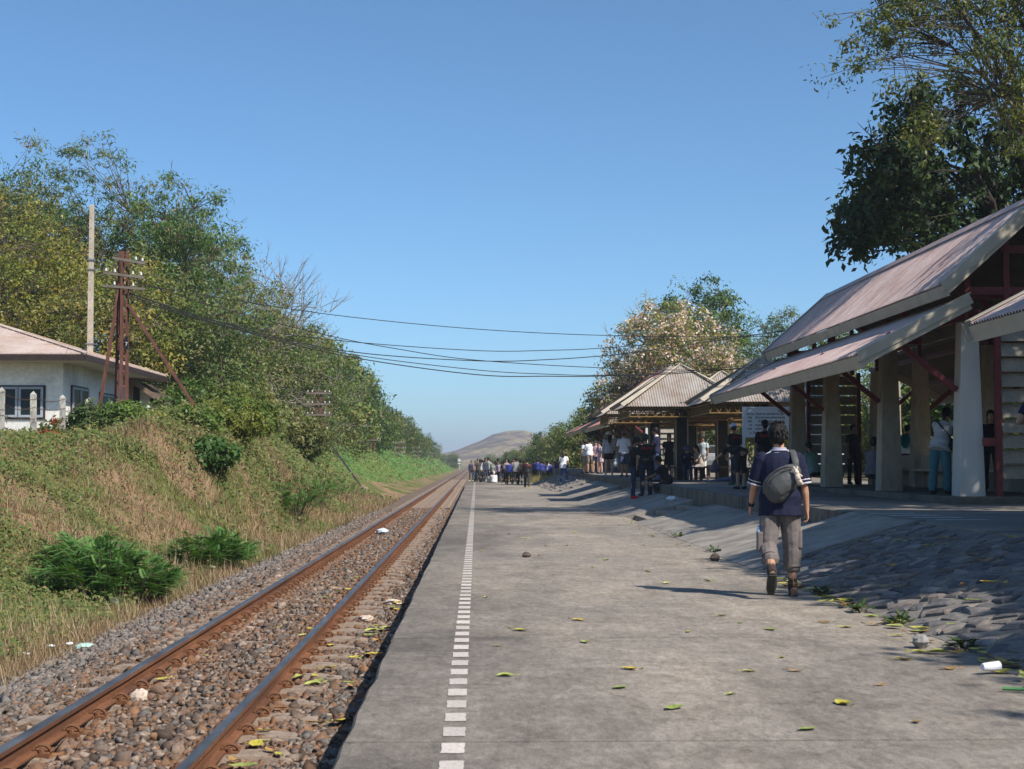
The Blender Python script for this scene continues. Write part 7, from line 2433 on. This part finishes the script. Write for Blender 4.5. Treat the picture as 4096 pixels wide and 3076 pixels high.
far('person in red and white jacket bending over bags', 1996, 1925, 1856, 30, dict(lean=16, head=(16, 0)), dict(shirt=stripes('red_white_jacket', (.5, .48, .48), (.35, .03, .05), 4, 'X'), sleeve='long', hair='short', extras=(carrier((.02, .06, .55), 'R', .18),)))
far('woman in black with ponytail and a grey rucksack over one shoulder', 2016, 1940, 1843, -3, W2, dict(shirt=BLACK, lower_mat=BLACK, shoes=cloth((.4, .4, .4)), hair='ponytail', extras=(backpack((.10, .10, .11), .13, .2),)))
far('youth in royal blue jacket with a pale bag beside the checked shirt', 2038, 1940, 1848, 8, W1, dict(shirt=BLUEC, sleeve='long', lower_mat=BLACK, shoes=cloth((.10, .05, .03)), hair='short', extras=(carrier((.55, .52, .48), 'R'),)))
far('tall young man in grey checked shirt and black trousers', 2061, 1940, 1830, -5, W2, dict(shirt=speckle('grey_check', (.36, .35, .34), (.22, .22, .22), 60), sleeve='short', lower_mat=BLACK, shoes=cloth((.06, .05, .04)), hair='short', collar=BLUEC, hem=-.14))
far('young man in dark vest with a pale round badge on his back', 2081, 1939, 1838, -8, W1, dict(shirt=cloth((.06, .05, .045)), lower_mat=BLACK, shoes=cloth((.42, .14, .05)), hair='short', extras=(backpack((.5, .46, .3), .05, .06), carrier((.6, .6, .6), 'R'))))
far('person in red jacket just behind the black hooded jacket', 2096, 1936, 1842, -5, W2, dict(shirt=REDC, sleeve='long', lower_mat=BLACK, shoes=cloth((.3, .1, .04)), hair='short'))
far('broad youth in black hooded jacket with red and white print and orange boots', 2108, 1951, 1835, -6, W1, dict(shirt=cloth((.022, .022, .024), .35), sleeve='long', lower_mat=cloth((.045, .043, .04)), leg_ease=.02, shoes=cloth((.46, .14, .04)), hair='short', build=1.2, ease=.03, back_text='MXR RACING', extras=(carrier((.62, .6, .6), 'L'),)))
crowd_c = [((.05, .05, .055), DKT), ((.42, .42, .42), DKT), ((.10, .03, .035), JEANS), ((.05, .055, .09), JEANS), ((.36, .35, .30), DKT), ((.02, .02, .022), DKT), ((.30, .33, .36), JEANS), ((.09, .08, .07), DKT)]
for i in range(17):
    c, lm = crowd_c[i % 8]
    px = 1912 + i * 9.6 + random.uniform(-3, 3)
    far('person in the tightly packed back rows of the crowd', px, 0, 0, random.uniform(-40, 40) + (180 if i % 3 == 0 else 0), [W1, W2, A_DOWN][i % 3], dict(shirt=cloth(tuple(x * random.uniform(.8, 1.2) for x in c)), sleeve='long' if i % 2 else 'short', lower_mat=lm, hair=('short', 'long', 'short', 'ponytail')[i % 4]), Y=101 + (i % 3) * 1.2 + random.uniform(0, 1.0), H=random.uniform(1.38, 1.74), z=0)
for i in range(11):
    px = 2138 + i * 13.5 + random.uniform(-4, 4)
    col = (BLUEC, BLUEC, cloth((.035, .05, .20)), BLUEC, OFFW, BLUEC, DKT, cloth((.02, .03, .12)), REDC, cloth((.06, .16, .42)), DKT)[i]
    lab = 'student in royal blue jacket among those waiting beside the thicket'
    if i in (2, 7): lab = 'student in dark navy jacket beside the blue-clad group' if i == 2 else 'student in very dark blue jacket in the shade of the thicket'
    if i == 4: lab = 'person in cream cardigan among the blue-jacketed students'
    if i == 6: lab = 'person in dark grey jacket right of the cream cardigan'
    if i == 8: lab = 'person in red top among the blue-jacketed students'
    if i == 9: lab = 'person in sky blue top at the end of the waiting group'
    if i == 10: lab = 'person in black at the very end of the waiting group'
    far(lab, px, 0, 0, random.uniform(-60, 60), [A_DOWN, W1][i % 2], dict(shirt=col, sleeve='long', lower_mat=DKT, hair='short' if i != 4 else 'long'), Y=109 + random.uniform(-1.5, 2.5), H=random.uniform(1.42, 1.68), z=-.02)

def car(label, loc, rz, paint):
    """saloon car with cabin, windows, wheels and lamps"""
    root = empty('parked_car', loc, rz, label, 'car', 'cars parked behind the terrace')
    mp = plain('car_paint_' + paint[0], paint[1], .25, .05, 2, metal=.2, spec=.6)
    gl = MATS.get('car_glass') or plain('car_glass', (.02, .025, .03), .06, .1, 2, spec=.7)
    tyre = plain('tyre_rubber', (.02, .02, .02), .85, .2, 12); rim = plain('alloy_rim', (.45, .45, .46), .3, .1, 5, metal=.8)
    prof = [(-2.15, .35), (-2.2, .62), (-2.12, .88), (-1.55, .98), (-.95, 1.40), (.25, 1.46), (1.05, 1.02), (1.95, .88), (2.15, .66), (2.15, .35)]
    vs, fs = [], []
    for y, tap in ((-.84, 0), (-.80, 1), (.80, 1), (.84, 0)):
        for x, z in prof:
            top = max(0, z - .98) / .5
            yy = y * (1 - .18 * top)
            vs.append((x * (1 if tap else .985), yy, z if tap else .35 + (z - .35) * .985))
    n = len(prof)
    for i in range(3):
        for k in range(n):
            k2 = (k + 1) % n
            fs.append((i * n + k, i * n + k2, (i + 1) * n + k2, (i + 1) * n + k))
    fs += [tuple(range(n - 1, -1, -1)), tuple(3 * n + k for k in range(n))]
    o = MB().add(vs, fs).build('bodywork', mp, root, fix=True, bevel=.03)
    for s in (-1, 1):
        MB().prism([(-1.38, s * .845, 1.02), (-.05, s * .845, 1.02), (-.05, s * .78, 1.37), (-.9, s * .78, 1.35)], (0, 0, 0), (0, s * .01, 0)).build('side_window', gl, root, fix=True)
        MB().prism([(.03, s * .845, 1.02), (.92, s * .845, 1.02), (.28, s * .78, 1.38), (.03, s * .78, 1.38)], (0, 0, 0), (0, s * .01, 0)).build('side_window', gl, root, fix=True)
        MB().ball((.85, s * .93, 1.03), (.07, .1, .06), 8, 6).build('wing_mirror', mp, root, smooth=True)
        MB().box(1.98, 2.17, s * .62 - .16, s * .62 + .16, .64, .78).build('headlight', M_PORC, root, bevel=.02)
        MB().box(-2.22, -2.08, s * .64 - .14, s * .64 + .14, .72, .88).build('tail_light', cloth((.4, .02, .02), .3), root, bevel=.02)
        for x in (-1.3, 1.35):
            w = MB().tube([(x, s * .72, .31), (x, s * .87, .31)], .31, 20).build('wheel', tyre, root, bevel=.03)
            MB().tube([(x, s * .865, .31), (x, s * .885, .31)], .2, 14).build('rim', rim, w)
    MB().prism([(1.02, -.66, 1.06), (1.02, .66, 1.06), (.33, .6, 1.44), (.33, -.6, 1.44)], (0, 0, 0), (.02, 0, .02)).build('windscreen', gl, root, fix=True)
    MB().prism([(-1.5, -.66, 1.03), (-1.5, .66, 1.03), (-1.0, .6, 1.38), (-1.0, -.6, 1.38)], (0, 0, 0), (-.02, 0, .02)).build('rear_window', gl, root, fix=True)
car('silver car parked behind the column benches', (13.4, 82, terrace_z(82)), R(70), ('silver', (.42, .46, .50)))
car('white car parked behind the near shelter, seen past the pillar', (14.1, 60.5, terrace_z(60.5)), R(80), ('white', (.70, .71, .72)))

# ================================================================== FALLEN LEAVES AND LITTER
def leaf_mesh(seed, col):
    rr = random.Random(seed)
    n = 5
    vs, fs = [], []
    curl = rr.uniform(.2, .6); bend = rr.uniform(.1, .5)
    for i in range(n + 1):
        t = i / n
        w = .30 * math.sin(math.pi * min(1, t * .96 + .03)) ** .75 * (1 - .25 * t)
        x = t - .5
        zc = bend * (x * x) * 1.2 + rr.uniform(-.015, .015)
        vs += [(x, -w + rr.uniform(-.02, .02), zc + curl * w), (x, 0, zc), (x, w + rr.uniform(-.02, .02), zc + curl * w * rr.uniform(.3, 1.1))]
    for i in range(n):
        for k in range(2):
            a = i * 3 + k
            fs.append((a, a + 3, a + 4, a + 1))
    b = len(vs)
    vs += [(-.5, -.012, .02), (-.5, .012, .02), (-.85, .0, .06 + rr.uniform(0, .12)), (-.85, .012, .07)]
    fs.append((b, b + 1, b + 3, b + 2))
    m = plain('fallen_leaf_%d' % seed, col, .6, .35, 5, spec=.3)
    return MB().add(vs, fs).mesh('fallen_leaf', m)
LEAFC = [(.36, .34, .07), (.42, .36, .05), (.30, .33, .09), (.48, .36, .06), (.22, .26, .07), (.34, .20, .06), (.24, .14, .05), (.40, .40, .14)]
LEAVES = [leaf_mesh(400 + i, c) for i, c in enumerate(LEAFC)]
def leaf(p, size, label, group, k=None):
    me = LEAVES[k if k is not None else random.randrange(len(LEAVES))]
    o = link('fallen_leaf', me, None, p, (0, 0, random.uniform(0, 6.28)), (size, size, size * 1.1))
    setprops(o, label, 'leaf', group)
for (fx, fy) in ((1265, 1387), (1487, 1365), (1125, 1362), (1340, 1485), (1580, 1500), (1745, 1575), (1665, 1360), (1620, 1450), (1090, 1460), (1360, 1445), (1100, 1154), (1133, 1163), (1180, 1178), (1225, 1178), (1165, 1200), (1320, 1175), (1390, 1178), (1470, 1152), (1490, 1178), (1545, 1190), (1040, 1190), (1250, 1340),
                 (1310, 1210), (1280, 1225), (1400, 1235), (1440, 1260), (1560, 1330), (1600, 1345), (1530, 1255), (1050, 1290), (1075, 1395), (1455, 1530), (1820, 1520), (1900, 1480), (1980, 1560), (1300, 1130), (1240, 1150), (1185, 1120), (1140, 1105), (1720, 1450), (1780, 1345), (1830, 1355), (1690, 1420), (1955, 1425), (2050, 1445)):
    d = ray(fx * 1.8517, fy * 1.8517)
    p = Vector((0, 0, CAMH)) + d * (-(CAMH - .004) / d.z)
    leaf(p, random.uniform(.07, .15), 'curled yellow-green leaf lying alone on the open platform', 'leaves scattered over the platform')
for _ in range(75):
    y = 8.2 + 8.5 * random.random() ** 1.3
    x = 3.48 - abs(random.gauss(0, .17)) + .08
    leaf(Vector((x, y, .006 + random.uniform(0, .02))), random.uniform(.10, .19), 'yellow leaf drifted against the foot of the stone slope', 'leaves along the foot of the stone slope')
for _ in range(26):
    y = random.uniform(9, 18); u = random.random()
    x = 3.55 + 1.8 * u
    leaf(Vector((x, y, .575 * (x - 3.5) / 2 + .07)), random.uniform(.1, .2), 'leaf caught among the stones of the shaded slope', 'leaves on the stone slope', random.choice((0, 3, 4, 5)))
for _ in range(40):
    y = 5.9 + 12 * random.random() ** 1.8; x = random.uniform(-1.36, -.86)
    leaf(Vector((x, y, -.31)), random.uniform(.09, .17), 'yellowing leaf on the ballast between rail and platform edge', 'leaves on the ballast')
for _ in range(16):
    y = 6.2 + 16 * random.random(); x = random.uniform(-2.4, -1.6)
    leaf(Vector((x, y, -.31)), random.uniform(.08, .14), 'leaf lying on the ballast between the two rails', 'leaves between the rails')
for _ in range(22):
    y = random.uniform(20, 40); x = random.uniform(3.0, 3.7)
    leaf(Vector((x, y, surf(x, y) + .012)), random.uniform(.08, .14), 'small leaf along the foot of the concrete slope', 'leaves along the concrete slope')

def lump(name, label, cat, p, r, mat, seed, flat=1.0):
    rr = np.random.default_rng(seed)
    mb = MB().ball((0, 0, 0), (r[0], r[1], r[2]), 9, 6)
    mb.v = [tuple(np.array(v) * (1 + rr.normal(0, .13, 3))) for v in mb.v]
    o = mb.build(name, mat)
    o.location = p; o.rotation_euler = (0, 0, rr.uniform(0, 6))
    setprops(o, label, cat)
def gpt(fx, fy, z):
    d = ray(fx * 1.8517, fy * 1.8517)
    return Vector((0, 0, CAMH)) + d * (-(CAMH - z) / d.z)
M_ROCK = plain('pale_rock', (.55, .45, .37), .9, .25, 14, bmp=.6)
M_GROCK = plain('grey_rock', (.25, .24, .23), .9, .3, 14, bmp=.6)
M_DROCK = plain('dark_brown_rock', (.10, .075, .06), .9, .3, 14, bmp=.6)
M_PLAS = plain('clear_plastic', (.62, .66, .68), .2, .15, 12, spec=.6)
M_PAPER = plain('crumpled_white_paper', (.74, .75, .77), .8, .08, 10)
M_MINT = plain('mint_plastic_bag', (.42, .60, .50), .4, .15, 10)
lump('rock', 'pale pinkish rock between the rails with a leaf beside it', 'rock', gpt(300, 1503, -.31), (.085, .06, .05), M_ROCK, 1)
lump('rock', 'white broken rock by the platform edge', 'rock', gpt(790, 1335, -.31), (.12, .08, .035), M_ROCK, 2)
lump('rock', 'second white broken rock further along the platform edge', 'rock', gpt(850, 1300, -.31), (.12, .09, .035), M_ROCK, 3)
lump('rock', 'small dark brown stone lying alone on the platform', 'rock', gpt(1137, 1199, .03), (.07, .06, .045), M_DROCK, 4)
lump('rock', 'round grey stone among the leaves at the slope foot', 'rock', gpt(1989, 1385, .05), (.075, .06, .055), M_GROCK, 5)
lump('rock', 'dark stone at the toe of the ramp', 'rock', gpt(1545, 1205, .04), (.09, .07, .06), M_DROCK, 6)
lump('plastic_bag', 'crumpled clear plastic bag between the rails', 'plastic bag', gpt(826, 1148, -.27), (.17, .14, .07), M_PLAS, 7)
lump('plastic_bag', 'crumpled clear plastic lying on the concrete slope by the kerb', 'plastic bag', Vector((5.05, 38.2, .40)), (.17, .15, .09), M_PLAS, 8)
lump('plastic_bag', 'torn mint green plastic bag on the verge by the ballast', 'plastic bag', gpt(183, 1397, -.5), (.12, .09, .035), M_MINT, 9)
lump('plastic_bag', 'dark grey plastic bag under the largest feathery shrub', 'plastic bag', gpt(238, 1300, -.5), (.15, .12, .07), plain('grey_plastic_bag', (.22, .24, .27), .3, .2, 10), 10)
for i, (fx, fy, z) in enumerate(((55, 1412, -.5), (110, 1395, -.5), (150, 1390, -.5), (485, 1268, -.5), (530, 1250, -.5), (765, 1118, -.45), (810, 1150, -.33), (460, 1225, -.45))):
    lump('paper_scrap', ['white paper scrap nearest the picture edge on the verge', 'white plastic cup crushed flat on the verge', 'round white scrap beside the mint bag', 'white scrap at the ballast edge before the first shrub', 'pale scrap at the ballast edge beyond the first shrub', 'white scrap far along the ballast edge', 'white scrap beside the bag between the rails', 'small pale scrap under the second shrub'][i], 'litter', gpt(fx, fy, z), (.045, .035, .014), M_PAPER, 20 + i)
o = MB().tube([(0, 0, 0), (.02, 0, .0), (.11, .01, .0), (.13, .01, 0)], [.022, .026, .03, .032], 12).build('foam_cup', M_PAPER)
o.location = gpt(2122, 1441, .05); o.rotation_euler = (0, 0, .3); setprops(o, 'crushed white foam cup lying among leaves by the slope foot', 'cup')
o = MB().tube([(0, 0, 0), (.25, .02, .004), (.52, .0, .0)], .012, 6).build('drinking_straw', plain('green_twig', (.10, .26, .10), .6, .2, 8))
o.location = gpt(2165, 1487, .02); o.rotation_euler = (0, 0, -.5); setprops(o, 'thin green stalk lying on the platform at the frame edge', 'stalk')
for i, (x, y) in enumerate(((3.45, 13.2), (3.5, 12.2), (3.55, 15.0), (3.5, 10.6), (3.55, 22.2), (3.6, 26.5))):
    V, C, wood = fern_mesh(.09, .14, .09, 26, 500 + i, ((.06, .11, .035), (.08, .13, .045)), .085, .035, .003)
    root = empty('weed_tuft', (x, y, .0), 0, ['weed tuft at the slope foot behind the walker', 'weed tuft at the slope foot nearer than the walker', 'weed tuft beside the walker at the stone edge', 'weed tuft among the drifted leaves', 'weed tuft at the toe of the ramp', 'weed tuft at the foot of the concrete slope'][i], 'weed')
    wood.build('stem', M_BARK, root); n4 = len(V) // 4
    link('foliage', np_mesh('foliage', np.array([tuple(v) for v in V]), np.arange(n4 * 4).reshape(n4, 4), None, M_GRASS, np.array(C)), root)

# ================================================================== HAZE
def haze():
    mb = MB().box(-4100, 4100, -60, 4600, -3.0, 60)
    m = bpy.data.materials.new('pale_dry_season_haze')
    m.use_nodes = True
    nt = m.node_tree
    nt.nodes.clear()
    out = nt.nodes.new('ShaderNodeOutputMaterial')
    pv = nt.nodes.new('ShaderNodeVolumePrincipled')
    pv.inputs['Color'].default_value = (.80, .88, 1.0, 1)
    pv.inputs['Density'].default_value = .00040
    pv.inputs['Anisotropy'].default_value = .15
    nt.links.new(pv.outputs[0], out.inputs['Volume'])
    o = mb.build('haze', m)
    setprops(o, 'thin pale dry-season haze in the air over the line', 'haze', kind='stuff')
haze()
